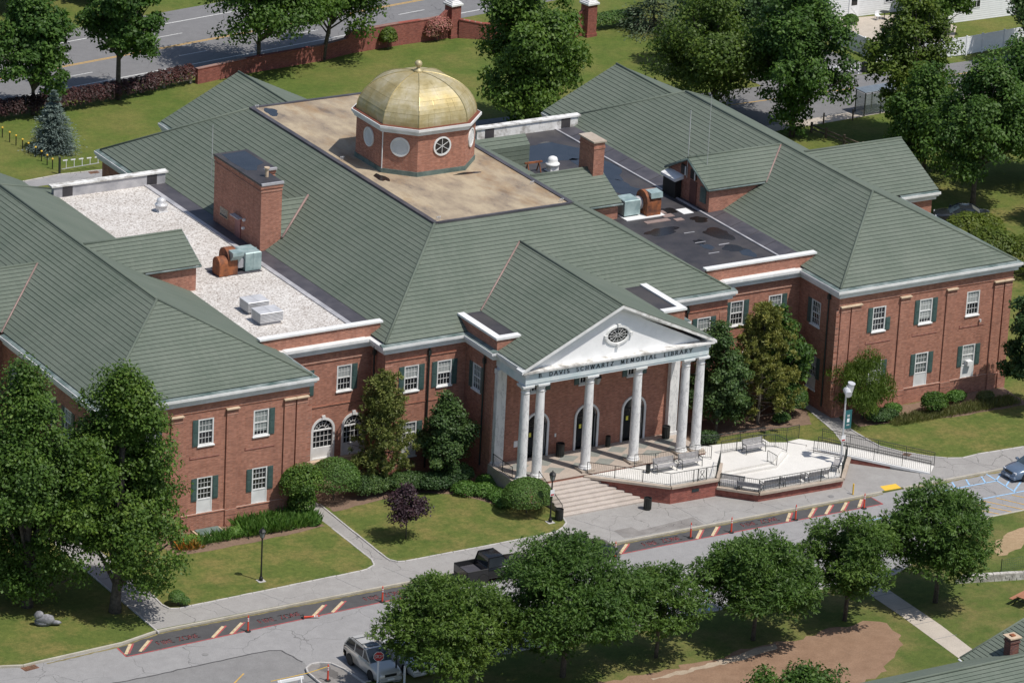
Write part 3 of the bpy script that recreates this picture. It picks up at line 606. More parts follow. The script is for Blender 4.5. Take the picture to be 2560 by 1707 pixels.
# cornices
EL = [(-36.95, 21.95), (-36.95, 6.54), (-20.81, 6.54), (-20.81, 11.53), (-14.28, 11.53), (-14.28, 9.64), (-7.98, 9.64), (-7.98, 5.84), (-7.62, 5.84), (-7.62, 2.36)]
ER = [(-x, y) for x, y in EL[::-1]]
sweep('cornice', EL, CORN, M['white'], LIB); sweep('cornice', ER, CORN, M['white'], LIB)
for pth in (EL[:4], EL[5:8], EL[8:], ER[:2], ER[2:5], ER[6:]): sweep('gutter', pth, GUT, M['copper'], LIB)
MB().box(-20.7, -14.4, 11.55, 12.03, 9.742, 9.78).build('cornice_top', M['coping'], LIB); MB().box(14.4, 20.7, 11.55, 12.03, 9.742, 9.78).build('cornice_top', M['coping'], LIB)
for pth in ([(-14.28, 54.79), (-14.28, 45.0)], [(-6.85, 59.0), (-6.85, 54.8)], [(22.14, 50.1), (22.14, 48.0)], [(36.95, 21.92), (40.55, 21.92), (40.55, 32.9)], [(-40.55, 32.9), (-40.55, 21.92), (-36.95, 21.92)]):
    sweep('cornice', pth, CORN, M['white'], LIB); sweep('gutter', pth, GUT, M['copper'], LIB)

# ------------------------------------------------------------------ roofs
hidden = MB()
def roof_part(planes, name='roof'):
    """planes: (points, shown one by one?)"""
    und = MB(); m = bpy.data.meshes.new(name); r2 = obj(name, m, LIB)
    for pts, shown in planes: roof_plane(pts, r2, und, stuff=None if shown else hidden)
    m.from_pydata([tuple(v) for v in und.v], [], und.f); m.materials.append(M['underlay']); m.update()
    return r2
Z0 = 9.85
for s in (-1, 1):
    X = lambda x, y, z: (x*s, y, z)
    xi, xo, yf, yb, xr, y0, y1, zr = 21.16, 36.6, 6.89, 47.7, 28.88, 14.61, 39.97, 13.67
    r = roof_part([([X(xi, yf, Z0), X(xo, yf, Z0), X(xr, y0, zr)], True), ([X(xi, yf, Z0), X(xr, y0, zr), X(xr, y1, zr), X(xi, yb, Z0)], s > 0),
                   ([X(xo, yf, Z0), X(xo, yb, Z0), X(xr, y1, zr), X(xr, y0, zr)], s < 0), ([X(xi, yb, Z0), X(xr, y1, zr), X(xo, yb, Z0)], False)])
    for a, b in (((xi, yf, Z0), (xr, y0, zr)), ((xo, yf, Z0), (xr, y0, zr)), ((xr, y0, zr), (xr, y1, zr)), ((xi, yb, Z0), (xr, y1, zr)), ((xo, yb, Z0), (xr, y1, zr))): cap('ridge_cap', X(*a), X(*b), r)
    # rear gable
    r = roof_part([([X(22.3, 44.0, Z0), X(22.3, 50.1, Z0), X(28.88, 50.1, 12.94), X(28.88, 41.5, 12.94)], s > 0), ([X(35.46, 44.0, Z0), X(35.46, 50.1, Z0), X(28.88, 50.1, 12.94), X(28.88, 41.5, 12.94)], False)])
    cap('ridge_cap', X(28.88, 41.0, 12.94), X(28.88, 50.1, 12.94), r)
    MB().prism([(22.6*s, 47.65), (35.2*s, 47.65), (35.2*s, 49.7), (22.6*s, 49.7)], -0.3, 9.7).add([X(22.6, 49.7, 9.7), X(35.2, 49.7, 9.7), X(28.88, 49.7, 12.8)], [(0, 1, 2)]).build('wall', M['brick'], LIB)
    # cross gable
    r = roof_part([([X(36.6, 22.2, Z0), X(40.5, 22.2, Z0), X(40.5, 27.45, 12.33), X(31.6, 27.45, 12.33)], True), ([X(36.6, 32.7, Z0), X(40.5, 32.7, Z0), X(40.5, 27.45, 12.33), X(31.6, 27.45, 12.33)], False)])
    cap('ridge_cap', X(31.6, 27.45, 12.33), X(40.5, 27.45, 12.33), r)
    MB().prism([(36.45*s, 22.4), (40.1*s, 22.4), (40.1*s, 32.4), (36.45*s, 32.4)], -0.3, 9.7).add([X(40.1, 22.4, 9.7), X(40.1, 32.4, 9.7), X(40.1, 27.45, 12.2)], [(0, 1, 2)]).build('wall', M['brick'], LIB)
    if s < 0: cap('valley_flashing', X(31.6, 27.45, 12.34), X(36.75, 22.05, Z0+0.02), r, 0.06, M['pink'])
    # dormer towards the link roof
    fx = 20.7 if s > 0 else 21.4; ov = fx-0.25
    r = roof_part([([X(ov, 23.4, 12.08), X(25.66, 23.4, 12.08), X(28.75, 26.4, 13.62), X(ov, 26.4, 13.62)], True), ([X(ov, 29.4, 12.08), X(25.66, 29.4, 12.08), X(28.75, 26.4, 13.62), X(ov, 26.4, 13.62)], False)], 'dormer_roof')
    cap('ridge_cap', X(ov, 26.4, 13.62), X(28.7, 26.4, 13.62), r)
    if s > 0: cap('valley_flashing', X(28.7, 26.4, 13.63), X(25.5, 23.35, 12.0), r, 0.06, M['pink'])
    MB().add([X(fx, 23.6, 10.0), X(fx, 29.2, 10.0), X(fx, 29.2, 12.1), X(fx, 26.4, 13.55), X(fx, 23.6, 12.1)]+[X(26.2, 23.6, 10.0), X(26.2, 29.2, 10.0), X(26.2, 29.2, 12.1), X(26.2, 26.4, 13.55), X(26.2, 23.6, 12.1)],
             [(0, 1, 2, 3, 4), (0, 4, 9, 5), (1, 6, 7, 2)]).build('dormer_wall', M['brick'], LIB)
    for yy in (23.42, 29.38): cap('dormer_fascia', X(ov, yy, 11.98), X(ov, 26.4, 13.52), r, 0.09, M['copper_dk'], 0.0)
    cap('dormer_gutter', X(ov, 23.36, 12.0), X(25.4, 23.36, 12.0), r, 0.07, M['copper'], 0.0)
# right dormer's door, louvre and vents
MB().box(20.64, 20.71, 25.3, 26.2, 10.25, 12.0).build('roof_door', mat_plain('brown_door', (0.13, 0.055, 0.045), 0.6), LIB)
lv = MB()
for k in range(12): lv.box(20.62, 20.7, 24.0, 24.75, 10.75+k*0.1, 10.82+k*0.1)
lv.build('louvre', M['copper_dk'], LIB)
for y in (25.75, 27.05): MB().box(20.55, 20.72, y-0.33, y+0.33, 12.15, 12.85).build('vent_hood', M['black'], LIB); MB().box(20.5, 20.56, y-0.36, y-0.28, 12.15, 12.85).build('vent_trim', M['coping'], LIB)
# centre roof
r = roof_part([([(-13.93, 9.985, Z0), (13.93, 9.985, Z0), (5.56, 18.42, 14.65), (-5.56, 18.42, 14.65)], True), ([(-13.93, 9.985, Z0), (-5.56, 18.42, 14.65), (-5.56, 46.15, 14.65), (-13.93, 54.43, Z0)], True),
               ([(13.93, 9.985, Z0), (5.56, 18.42, 14.65), (5.56, 46.15, 14.65), (13.93, 54.43, Z0)], False), ([(-13.93, 54.43, Z0), (-5.56, 46.15, 14.65), (5.56, 46.15, 14.65), (13.93, 54.43, Z0)], False)])
for a, b in (((-13.93, 9.985, Z0), (-5.56, 18.42, 14.65)), ((13.93, 9.985, Z0), (5.56, 18.42, 14.65)), ((-13.93, 54.43, Z0), (-5.56, 46.15, 14.65)), ((13.93, 54.43, Z0), (5.56, 46.15, 14.65))): cap('ridge_cap', a, b, r)
MB().box(-5.5, 5.5, 18.48, 46.09, 14.3, 14.66).build('roof_deck', M['deck'], LIB)
ed = MB().box(-5.7, -5.35, 18.3, 46.3, 14.6, 14.74).box(5.35, 5.7, 18.3, 46.3, 14.6, 14.74).box(-5.35, 5.35, 18.28, 18.5, 14.6, 14.735).box(-5.35, 5.35, 46.05, 46.32, 14.6, 14.735)
ed.build('deck_edge', M['darkflash'], LIB)
for x, y in ((-5.0, 18.9), (5.0, 18.9), (5.0, 23.0), (-5.2, 46.0), (-5.0, 33.0)):
    f = MB()
    for k in (-0.12, 0, 0.12): f.cyl(x+k, y, 14.66, 14.85, 0.02).cyl(x+k, y-0.02, 14.85, 14.92, 0.045, 0.03)
    f.build('floodlight', M['alu'], LIB)
for i, (cx, cy, rx, ry, mt) in enumerate(((-4.3, 28.4, 0.35, 1.0, 'wetstain'), (1.9, 26.9, 1.0, 0.22, 'wetstain'), (-4.6, 44.8, 0.5, 0.9, 'puddle'))): MB().prism(blob(cx, cy, rx, ry, 60+i), 14.655, 14.664+0.001*i).build('roof_stain', M[mt], LIB)
# rear gable of the centre
r = roof_part([([(-6.6, 53.0, Z0), (-6.6, 59.0, Z0), (0, 59.0, 13.05), (0, 48.0, 13.05)], True), ([(6.6, 53.0, Z0), (6.6, 59.0, Z0), (0, 59.0, 13.05), (0, 48.0, 13.05)], False)])
cap('ridge_cap', (0, 47, 13.05), (0, 59.0, 13.05), r)
MB().prism([(-6.4, 54.2), (6.4, 54.2), (6.4, 58.6), (-6.4, 58.6)], -0.3, 9.7).build('wall', M['brick'], LIB)
# portico roof
r = roof_part([([(-7.5, 2.24, 9.793), (0, 2.24, 13.31), (0, 16.07, 13.31), (-5.76, 11.32, 10.609), (-5.76, 5.95, 10.609), (-7.5, 5.95, 9.793)], True),
               ([(7.5, 2.24, 9.793), (0, 2.24, 13.31), (0, 16.07, 13.31), (5.76, 11.32, 10.609), (5.76, 5.95, 10.609), (7.5, 5.95, 9.793)], False)], 'portico_roof')
cap('ridge_cap', (0, 2.26, 13.31), (0, 16.0, 13.31), r)
cap('valley_flashing', (0, 16.05, 13.33), (-5.76, 11.28, 10.64), r, 0.06, M['pink'])
# tower beside the gravel roof
MB().prism([(-13.7, 28.85), (-12.05, 28.85), (-12.05, 31.8), (-11.1, 31.8), (-11.1, 36.1), (-13.7, 36.1)], 9.9, 15.1).build('stair_tower', M['brick'], LIB)
MB().prism([(-13.74, 28.81), (-12.01, 28.81), (-12.01, 31.76), (-11.06, 31.76), (-11.06, 36.14), (-13.74, 36.14)], 14.6, 14.68).prism([(-13.76, 28.79), (-11.99, 28.79), (-11.99, 31.74), (-11.04, 31.74), (-11.04, 36.16), (-13.76, 36.16)], 14.86, 15.1).build('tower_brick_band', M['brick'], LIB)
MB().prism([(-13.78, 28.9), (-12.0, 28.9), (-12.0, 31.8), (-11.05, 31.8), (-11.05, 36.18), (-13.78, 36.18)], 15.102, 15.24).build('tower_roof', M['membrane'], LIB)
MB().box(-13.72, -11.96, 28.74, 28.9, 15.104, 15.27).box(-12.02, -11.0, 31.64, 31.8, 15.104, 15.27).build('tower_edge_trim', M['silverflash'], LIB)
MB().prism([(-13.3, 32.0), (-12.6, 31.7), (-12.1, 32.6), (-11.35, 33.0), (-11.4, 35.9), (-13.3, 35.8), (-13.45, 34)], 15.241, 15.246).build('roof_puddle', M['puddle'], LIB)
MB().cyl(-12.6, 30.2, 15.24, 15.85, 0.13).cyl(-12.6, 30.2, 15.85, 15.95, 0.2).build('vent_pipe', M['tanstone'], LIB)
MB().box(-13.78, -13.7, 31.8, 32.6, 10.2, 11.65).build('roof_door', mat_plain('rose_door', (0.3, 0.13, 0.12), 0.6), LIB)
MB().box(-14.1, -13.7, 31.6, 32.85, 11.75, 11.82).build('door_canopy', M['silverflash'], LIB)
MB().box(-13.76, -13.7, 33.8, 35.0, 11.0, 11.65).build('tower_window', M['tanstone'], LIB); MB().box(-13.775, -13.7, 33.85, 34.95, 11.05, 11.6).build('pane', M['pane'], LIB)
for y, z in ((31.2, 11.75), (31.3, 11.1)): MB().box(-13.88, -13.7, y-0.08, y+0.08, z, z+0.16).build('wall_lamp', M['coping'], LIB)
MB().cyl(-13.85, 36.25, 13, 17.4, 0.02).build('antenna', M['silver'], LIB)
MB().cyl(21.6, 25.5, 13.0, 18.6, 0.022).build('antenna', M['silver'], LIB); MB().cyl(20.6, 26.6, 12.0, 17.0, 0.025).cyl(20.6, 26.6, 14.2, 17.2, 0.04).build('antenna', M['silver'], LIB)
r = roof_part([([(-8.72, 31.1, 13.0), (-12.06, 31.1, 13.0), (-12.06, 28.7, 11.0)], True)], 'cricket_roof'); cap('valley_flashing', (-8.72, 31.1, 13.05), (-12.0, 28.72, 11.05), r, 0.08, M['pink'])
# chimney dormer and rear dormer above the black roof
r = roof_part([([(11.05, 24.9, 11.45), (13.98, 24.9, 11.45), (13.98, 28.3, 13.2), (8.05, 28.3, 13.2)], True), ([(11.05, 31.7, 11.45), (13.98, 31.7, 11.45), (13.98, 28.3, 13.2), (8.05, 28.3, 13.2)], False)], 'dormer_roof')
cap('ridge_cap', (8.1, 28.3, 13.2), (13.98, 28.3, 13.2), r); cap('dormer_gutter', (11.0, 24.84, 11.37), (14.0, 24.84, 11.37), r, 0.08, M['copper'], 0)
MB().add([(13.75, 25.1, 10.0), (13.75, 31.5, 10.0), (13.75, 31.5, 11.45), (13.75, 28.3, 13.1), (13.75, 25.1, 11.45), (9.5, 25.1, 10.0), (9.5, 25.1, 11.45)], [(0, 1, 2, 3, 4), (0, 4, 6, 5)]).build('dormer_wall', M['brick'], LIB)
MB().box(12.95, 13.85, 27.5, 29.5, 11.8, 15.35).box(12.91, 13.89, 27.46, 29.54, 14.86, 15.02).build('chimney', M['brick'], LIB); MB().box(12.85, 13.95, 27.4, 29.6, 15.35, 15.46).build('chimney_cap', M['copingstone'], LIB); MB().box(12.88, 13.92, 27.43, 29.57, 12.5, 12.75).build('chimney_flashing', M['copper_dk'], LIB)
r = roof_part([([(9.5, 38.1, 11.8), (13.95, 38.1, 11.8), (13.95, 38.95, 12.45), (9.0, 38.95, 12.45)], True), ([(9.5, 38.1, 10.0), (13.9, 38.1, 10.0), (13.9, 38.1, 11.8), (9.5, 38.1, 11.8)], True), ([(13.95, 38.95, 12.45), (13.95, 42.4, 10.1), (9.0, 42.4, 10.1), (9.0, 38.95, 12.45)], False)], 'dormer_roof')
MB().add([(13.88, 38.15, 10.0), (13.88, 42.2, 10.0), (13.88, 38.95, 12.4), (13.88, 38.15, 11.8)], [(0, 1, 2, 3)]).build('dormer_wall', M['brick'], LIB)
tag(hidden.build('roof_courses', M['roof'], LIB), kind='stuff')

# puddles and marks on the black roof
for i, (cx, cy, rx, ry) in enumerate(((17.2, 40.0, 2.2, 2.6), (18.6, 35.5, 1.2, 3.2), (17.6, 31.0, 1.4, 2.0), (18.6, 15.0, 0.6, 0.7), (16.6, 17.3, 0.35, 0.7))): MB().prism(blob(cx, cy, rx, ry, i+3), 10.2, 10.206).build('roof_puddle', M['puddle'], LIB)
for i, (cx, cy, rx, ry) in enumerate(((15.3, 21.4, 1.5, 0.7), (18.9, 19.4, 1.0, 1.2), (18.0, 25.2, 0.8, 0.7), (19.3, 22.6, 0.7, 0.6), (18.2, 16.3, 0.9, 0.7), (16.6, 18.4, 0.4, 0.6))): MB().prism(blob(cx, cy, rx, ry, i+23), 10.2, 10.2035).build('roof_stain', M['wetstain'], LIB)
for x0, x1, y0, y1 in ((15.15, 17.2, 23.2, 23.7), (17.1, 18.0, 23.9, 24.5), (17.1, 17.8, 24.7, 25.3), (17.5, 18.2, 22.9, 23.4), (17.0, 17.7, 25.6, 26.3)): MB().box(x0, x1, y0, y1, 10.2, 10.24).build('roof_paver', M['paver'], LIB)
MB().box(18.83, 19.71, 24.02, 25.13, 10.2, 10.225).build('roof_patch', M['coping'], LIB)
for x, y in ((16.2, 18.3), (17.6, 17.3), (15.9, 16.0), (16.6, 20.4)): MB().box(x, x+0.9, y, y+0.1, 10.2, 10.208).build('seam_tape', M['silverflash'], LIB)

# ------------------------------------------------------------------ dome
DX, DYc, DZ = 0.1, 31.4, 14.65
OCT = lambda a, h: [(DX+x, DYc+y) for x, y in ((-h, -a), (h, -a), (a, -h), (a, h), (h, a), (-h, a), (-a, h), (-a, -h))]
MB().prism(OCT(3.83, 1.97), 14.5, 17.95).build('drum_wall', M['brick'], LIB)
MB().prism(OCT(3.89, 2.0), 14.5, 15.0).build('drum_flashing', M['copper_dk'], LIB)
MB().prism(OCT(4.0, 2.05), 17.78, 17.95).prism(OCT(4.1, 2.1), 17.952, 18.1).prism(OCT(4.2, 2.15), 18.102, 18.28).build('drum_cornice', M['white'], LIB)
MB().prism(OCT(4.12, 2.1), 18.282, 18.31).build('drum_gutter', M['rustgutter'], LIB)
base = [(x-DX, y-DYc) for x, y in OCT(3.86, 1.99)]; prof = [(math.cos(R(t))**0.92, math.sin(R(t))) for t in range(0, 91, 6)]
for k in range(8):
    a, b = base[k], base[(k+1) % 8]; g = MB(); v = []; f = []
    for rr, hh in prof:
        rr = max(rr, 0.0)
        for t in (0, 0.25, 0.5, 0.75, 1): v.append(((a[0]+(b[0]-a[0])*t)*rr+DX, (a[1]+(b[1]-a[1])*t)*rr+DYc, 18.3+2.92*hh))
    for i in range(len(prof)-1): f += [(i*5+j, i*5+j+1, (i+1)*5+j+1, (i+1)*5+j) for j in range(4)]
    g.add(v, f).build('dome_gore', M['gold'], LIB)
    for hi in (3, 6, 9):
        rr, hh = prof[hi]; MB().tube([((a[0]+(b[0]-a[0])*q)*rr*1.001+DX, (a[1]+(b[1]-a[1])*q)*rr*1.001+DYc, 18.3+2.92*hh) for q in (0.02, 0.5, 0.98)], 0.009, 4).build('sheet_seam', M['seam'], LIB)
    for q, i0, i1 in ((0.33, 0, 6), (0.66, 0, 6), (0.5, 6, 11), (0.2, 0, 3), (0.8, 3, 6)): MB().tube([((a[0]+(b[0]-a[0])*q)*prof[i][0]*1.001+DX, (a[1]+(b[1]-a[1])*q)*prof[i][0]*1.001+DYc, 18.3+2.92*prof[i][1]) for i in range(i0, i1+1)], 0.009, 4).build('sheet_seam', M['seam'], LIB)
    MB().tube([(a[0]*max(rr, 0)+DX, a[1]*max(rr, 0)+DYc, 18.3+2.92*hh+0.01) for rr, hh in prof], 0.035, 5).build('dome_rib', M['seam'], LIB)
MB().lathe([(0.34, 21.2), (0.36, 21.3), (0.2, 21.38), (0.12, 21.48), (0.1, 21.54)]+[(0.27*math.sin(R(t)), 21.78-0.27*math.cos(R(t))) for t in range(24, 180, 12)]+[(0.03, 22.05)], DX, DYc, 18).build('dome_finial', M['gold'], LIB, smooth=True)
def round_window(cx, cy, cz, nx, ny, louvre):
    n = Vector((nx, ny)).normalized(); t = Vector((-n.y, n.x))
    def P(r, a, k): return (cx+t.x*r*math.cos(a)+n.x*k, cy+t.y*r*math.cos(a)+n.y*k, cz+r*math.sin(a))
    S = 24; v = []; f = []
    for r, k in ((0.72, 0.0), (0.72, 0.09), (0.6, 0.09), (0.6, 0.0)): v += [P(r, 2*math.pi*i/S, k) for i in range(S)]
    for q in range(3): f += [(q*S+i, q*S+(i+1) % S, (q+1)*S+(i+1) % S, (q+1)*S+i) for i in range(S)]
    w = obj('round_window', mesh('round_window', v, f, M['white']), LIB)
    MB().add([P(0.61, 2*math.pi*i/S, 0.015) for i in range(S)], [tuple(range(S))]).build('louvre' if louvre else 'pane', M['coping'] if louvre else M['pane'], w)
    mb = MB()
    if louvre:
        for k in range(-5, 6):
            z = k*0.105; h = math.sqrt(0.6**2-z*z); mb.bar((cx-t.x*h+n.x*0.035, cy-t.y*h+n.y*0.035, cz+z), (cx+t.x*h+n.x*0.035, cy+t.y*h+n.y*0.035, cz+z), 0.03, 0.06)
        mb.build('louvre_blades', M['white'], w)
    else:
        for a in (90, 30, 150): mb.bar(P(0.6, R(a), 0.04), P(0.6, R(a+180), 0.04), 0.03, 0.04, (n.x, n.y, 0))
        mb.build('muntins', M['white'], w)
q_ = 3.1
for nx, ny, lou in ((0, -1, False), (-1, 0, True), (-1, -1, True), (1, -1, True), (1, 0, False), (0, 1, False)):
    k = 3.83 if abs(nx)+abs(ny) == 1 else 2.9*math.sqrt(2); n = Vector((nx, ny)).normalized(); round_window(DX+n.x*k, DYc+n.y*k, 16.75, nx, ny, lou)
MB().tube([(DX-3.88, DYc-2.05, 17.8), (DX-3.88, DYc-2.05, 15.0)], 0.045, 6).build('downspout', M['white'], LIB)

# ------------------------------------------------------------------ portico
VX, VY = 7.5, 6.35
front = ((-VX, VY), (VX, VY)); DC = (-3.86, 0.16, 3.97)
fr = [(VX+c-0.84, VX+c+0.84, 1.2, 4.55, True) for c in DC]+[(VX+c-WW/2, VX+c+WW/2, 6.2, 8.05) for c in (-3.9, -0.02, 3.86)]
side = ((-VX, CY), (-VX, VY)); side2 = ((VX, VY), (VX, CY))
block_wall('wall', [(front[0], front[1], fr), (side[0], side[1], [op_u(CY-8.5)]), (side2[0], side2[1], [op_u(8.5-VY)])])
for c in (-3.9, -0.02, 3.86): sash(*front, VX+c, 6.2, 'U', True, True, False)
sash(*side, CY-8.5, ZU); sash(*side2, 8.5-VY, ZU)
for i, c in enumerate(DC):
    r = 0.99; ri = 0.84; H = 3.33; zs_ = H-r; Hi = 3.2
    outer = [(r, 0)]+[(r*math.cos(k*math.pi/16), zs_+r*math.sin(k*math.pi/16)) for k in range(17)]+[(-r, 0)]; inner = [(ri, 0)]+[(ri*math.cos(k*math.pi/16), zs_+ri*math.sin(k*math.pi/16)) for k in range(17)]+[(-ri, 0)]
    n = len(outer); v = [(p[0], -0.1, p[1]) for p in outer]+[(p[0], -0.1, p[1]) for p in inner]+[(p[0], 0.02, p[1]) for p in outer]+[(p[0], 0.3, p[1]) for p in inner]; f = []
    for k in range(n-1): f += [(k, k+1, n+k+1, n+k), (n+k, n+k+1, 3*n+k+1, 3*n+k), (k, 2*n+k, 2*n+k+1, k+1)]
    dr = obj('arched_doorway', mesh('arched_doorway', v, f, M['white']), LIB, (c, VY, 1.37))
    MB().add([(p[0], 0.26, p[1]) for p in inner], [tuple(range(n-1, -1, -1))]).build('door_glass', M['pane'], dr)
    mb = MB().box(-0.035, 0.035, 0.2, 0.27, 0, zs_).box(-ri, ri, 0.2, 0.27, 2.2, 2.3); mb.build('door_frame', M['black'], dr)
    MB().box(-0.45, -0.27, 0.18, 0.2, 1.45, 1.75).build('paper_notice', M['noteyel'], dr)
for x, z, w_, h_ in ((-2.35, 2.6, 0.12, 0.25), (-5.6, 2.35, 0.3, 0.45)): MB().box(x, x+w_, VY-0.03, VY+0.01, z, z+h_).build('wall_plate', M['coping'], LIB)
# parapets of the entrance block
for s in (-1, 1):
    x0, x1 = sorted((s*7.5, s*7.2)); MB().box(x0, x1, 6.0+0.35, 11.5, 9.7, 10.58).build('parapet', M['brick'], LIB)
    x0, x1 = sorted((s*7.5, s*5.9)); MB().box(x0, x1, 6.03, 6.345, 9.7, 10.575).build('parapet', M['brick'], LIB)
    x0, x1 = sorted((s*7.62, s*7.1)); MB().box(x0, x1, 6.45, 11.3, 10.585, 10.74).build('parapet_coping', M['coping'], LIB)
    x0, x1 = sorted((s*7.62, s*5.7)); MB().box(x0, x1, 5.93, 6.448, 10.585, 10.74).build('parapet_coping', M['coping'], LIB)
    x0, x1 = sorted((s*7.2, s*5.3)); MB().box(x0, x1, 6.35, 11.6, 10.1, 10.615).build('flat_roof', M['membrane'], LIB)
# entablature, pediment
MB().box(-7.3, 7.3, 2.45, 3.3, 8.6, 9.35).box(-7.3, -6.62, 3.3, VY-0.003, 8.6, 9.35).box(6.62, 7.3, 3.3, VY-0.003, 8.6, 9.35).build('frieze', M['frieze'], LIB)
MB().box(-7.24, 7.24, 2.5, 3.26, 8.44, 8.6).box(-7.24, -6.66, 3.26, VY-0.005, 8.44, 8.6).box(6.66, 7.24, 3.26, VY-0.005, 8.44, 8.6).build('architrave', M['frieze'], LIB)
MB().box(-6.62, 6.62, 3.3, VY-0.003, 9.05, 9.2).build('portico_ceiling', M['white'], LIB)
MB().box(-7.6, 7.6, 2.3, 2.99, 9.35, 9.42).box(-7.62, 7.62, 2.2, 2.99, 9.422, 9.56).build('horizontal_cornice', M['stain_white'], LIB)
MB().add([(-6.9, 2.8, 9.5), (6.9, 2.8, 9.5), (0, 2.8, 12.85), (-6.9, 3.1, 9.5), (6.9, 3.1, 9.5), (0, 3.1, 12.85)], [(0, 1, 2), (0, 2, 5, 3), (1, 4, 5, 2)]).build('tympanum', M['tympanum'], LIB)
for s in (-1, 1):
    for t0, t1, ya, yb, mt in ((0.0, 0.2, 2.2, 3.0, M['stain_white'] if s > 0 else M['white']), (0.2, 0.36, 2.36, 3.0, M['white']), (0.36, 0.52, 2.64, 3.0, M['white'])):
        sl = 0.469; top = lambda x, t: 13.285-sl*abs(x)-t
        xe = 7.75 if t0 == 0 else 7.6
        v = []
        for x in (0, xe*s):
            zb = max(top(x, t1), 9.57 if t0 > 0 else -9); zt = max(top(x, t0), zb+0.01)
            v += [(x, ya, zb), (x, yb, zb), (x, yb, zt), (x, ya, zt)]
        MB().add(v, [(0, 1, 2, 3), (7, 6, 5, 4), (0, 4, 5, 1), (1, 5, 6, 2), (2, 6, 7, 3), (3, 7, 4, 0)]).build('raking_cornice', mt, LIB)
S = 32; oc = (0.03, 10.97); v = []; f = []
for rx, rz, k in ((1.02, 0.72, 2.8), (1.0, 0.7, 2.7), (0.84, 0.56, 2.7), (0.79, 0.52, 2.78)): v += [(oc[0]+rx*math.cos(2*math.pi*i/S), k, oc[1]+rz*math.sin(2*math.pi*i/S)) for i in range(S)]
for q in range(3): f += [(q*S+i, q*S+(i+1) % S, (q+1)*S+(i+1) % S, (q+1)*S+i) for i in range(S)]
ow = obj('oval_window', mesh('oval_window', v, f, M['white']), LIB)
MB().add([(oc[0]+0.8*math.cos(2*math.pi*i/S), 2.785, oc[1]+0.53*math.sin(2*math.pi*i/S)) for i in range(S)], [tuple(range(S))]).build('pane', M['pane'], ow)
mb = MB()
for k in range(12): a = 2*math.pi*k/12; mb.bar((oc[0]+0.12*math.cos(a), 2.765, oc[1]+0.08*math.sin(a)), (oc[0]+0.79*math.cos(a), 2.765, oc[1]+0.52*math.sin(a)), 0.02, 0.02, (0, 1, 0))
for k in (0.12, 0.6): mb.tube([(oc[0]+k*math.cos(2*math.pi*i/18), 2.765, oc[1]+k*0.66*math.sin(2*math.pi*i/18)) for i in range(19)], 0.012, 4)
mb.build('muntins', M['white'], ow)
for dx, dz in ((1.0, 0), (-1.0, 0), (0, 0.72), (0, -0.72)): MB().box(oc[0]+dx-0.1, oc[0]+dx+0.1, 2.6, 2.79, oc[1]+dz-0.12, oc[1]+dz+0.12).build('keystone', M['white'], ow)
for wd, x0, x1 in (('B.', -6.28, -5.94), ('DAVIS', -5.45, -3.91), ('SCHWARTZ', -3.33, -0.42), ('MEMORIAL', 0.19, 3.04), ('LIBRARY', 3.66, 5.91)): fit_text(wd, x0, x1, 0.27, M['letters'], LIB, 2.448, 8.97, 0.025, 0.15)
prof = [(0.44, 1.53), (0.46, 1.56), (0.46, 1.62), (0.42, 1.66), (0.39, 1.68), (0.41, 1.72), (0.41, 1.77), (0.36, 1.8), (0.345, 1.9), (0.34, 3.5), (0.325, 5.5), (0.295, 7.75), (0.29, 7.84), (0.32, 7.86), (0.32, 7.9), (0.29, 7.93), (0.29, 8.06), (0.38, 8.2), (0.39, 8.25)]
cm = MB().lathe(prof, n=28).mesh('column', M['marble'], True); pm = MB().box(-0.5, 0.5, -0.5, 0.5, 1.37, 1.53).mesh('plinth', M['copingstone']); am = MB().box(-0.45, 0.45, -0.45, 0.45, 8.32, 8.438).box(-0.41, 0.41, -0.41, 0.41, 8.25, 8.32).mesh('abacus', M['white'])
for x in (-6.99, -5.8, -1.93, 1.93, 5.8, 6.99):
    c = obj('column', cm, LIB, (x, 2.9, 0)); obj('plinth', pm, c); obj('abacus', am, c)
for s in (-1, 1):
    MB().box(s*7.0-0.36, s*7.0+0.36, 5.95, VY-0.003, 1.5, 8.1).box(s*7.0-0.42, s*7.0+0.42, 5.9, VY-0.004, 8.1, 8.438).box(s*7.0-0.44, s*7.0+0.44, 5.88, VY-0.004, 1.37, 1.6).build('pilaster', M['marble'], LIB)
MB().tube([(-0.3, 4.5, 9.06), (-0.3, 4.5, 7.62)], 0.02, 5).lathe([(0.06, 7.62), (0.3, 7.4), (0.33, 7.34)], -0.3, 4.5, 6).build('hanging_lantern', M['black'], LIB)
MB().lathe([(0.29, 7.34), (0.16, 6.86), (0.05, 6.84)], -0.3, 4.5, 6).build('lantern_glass', mat_plain('lantern_glass_m', (0.3, 0.32, 0.3), 0.3), LIB)
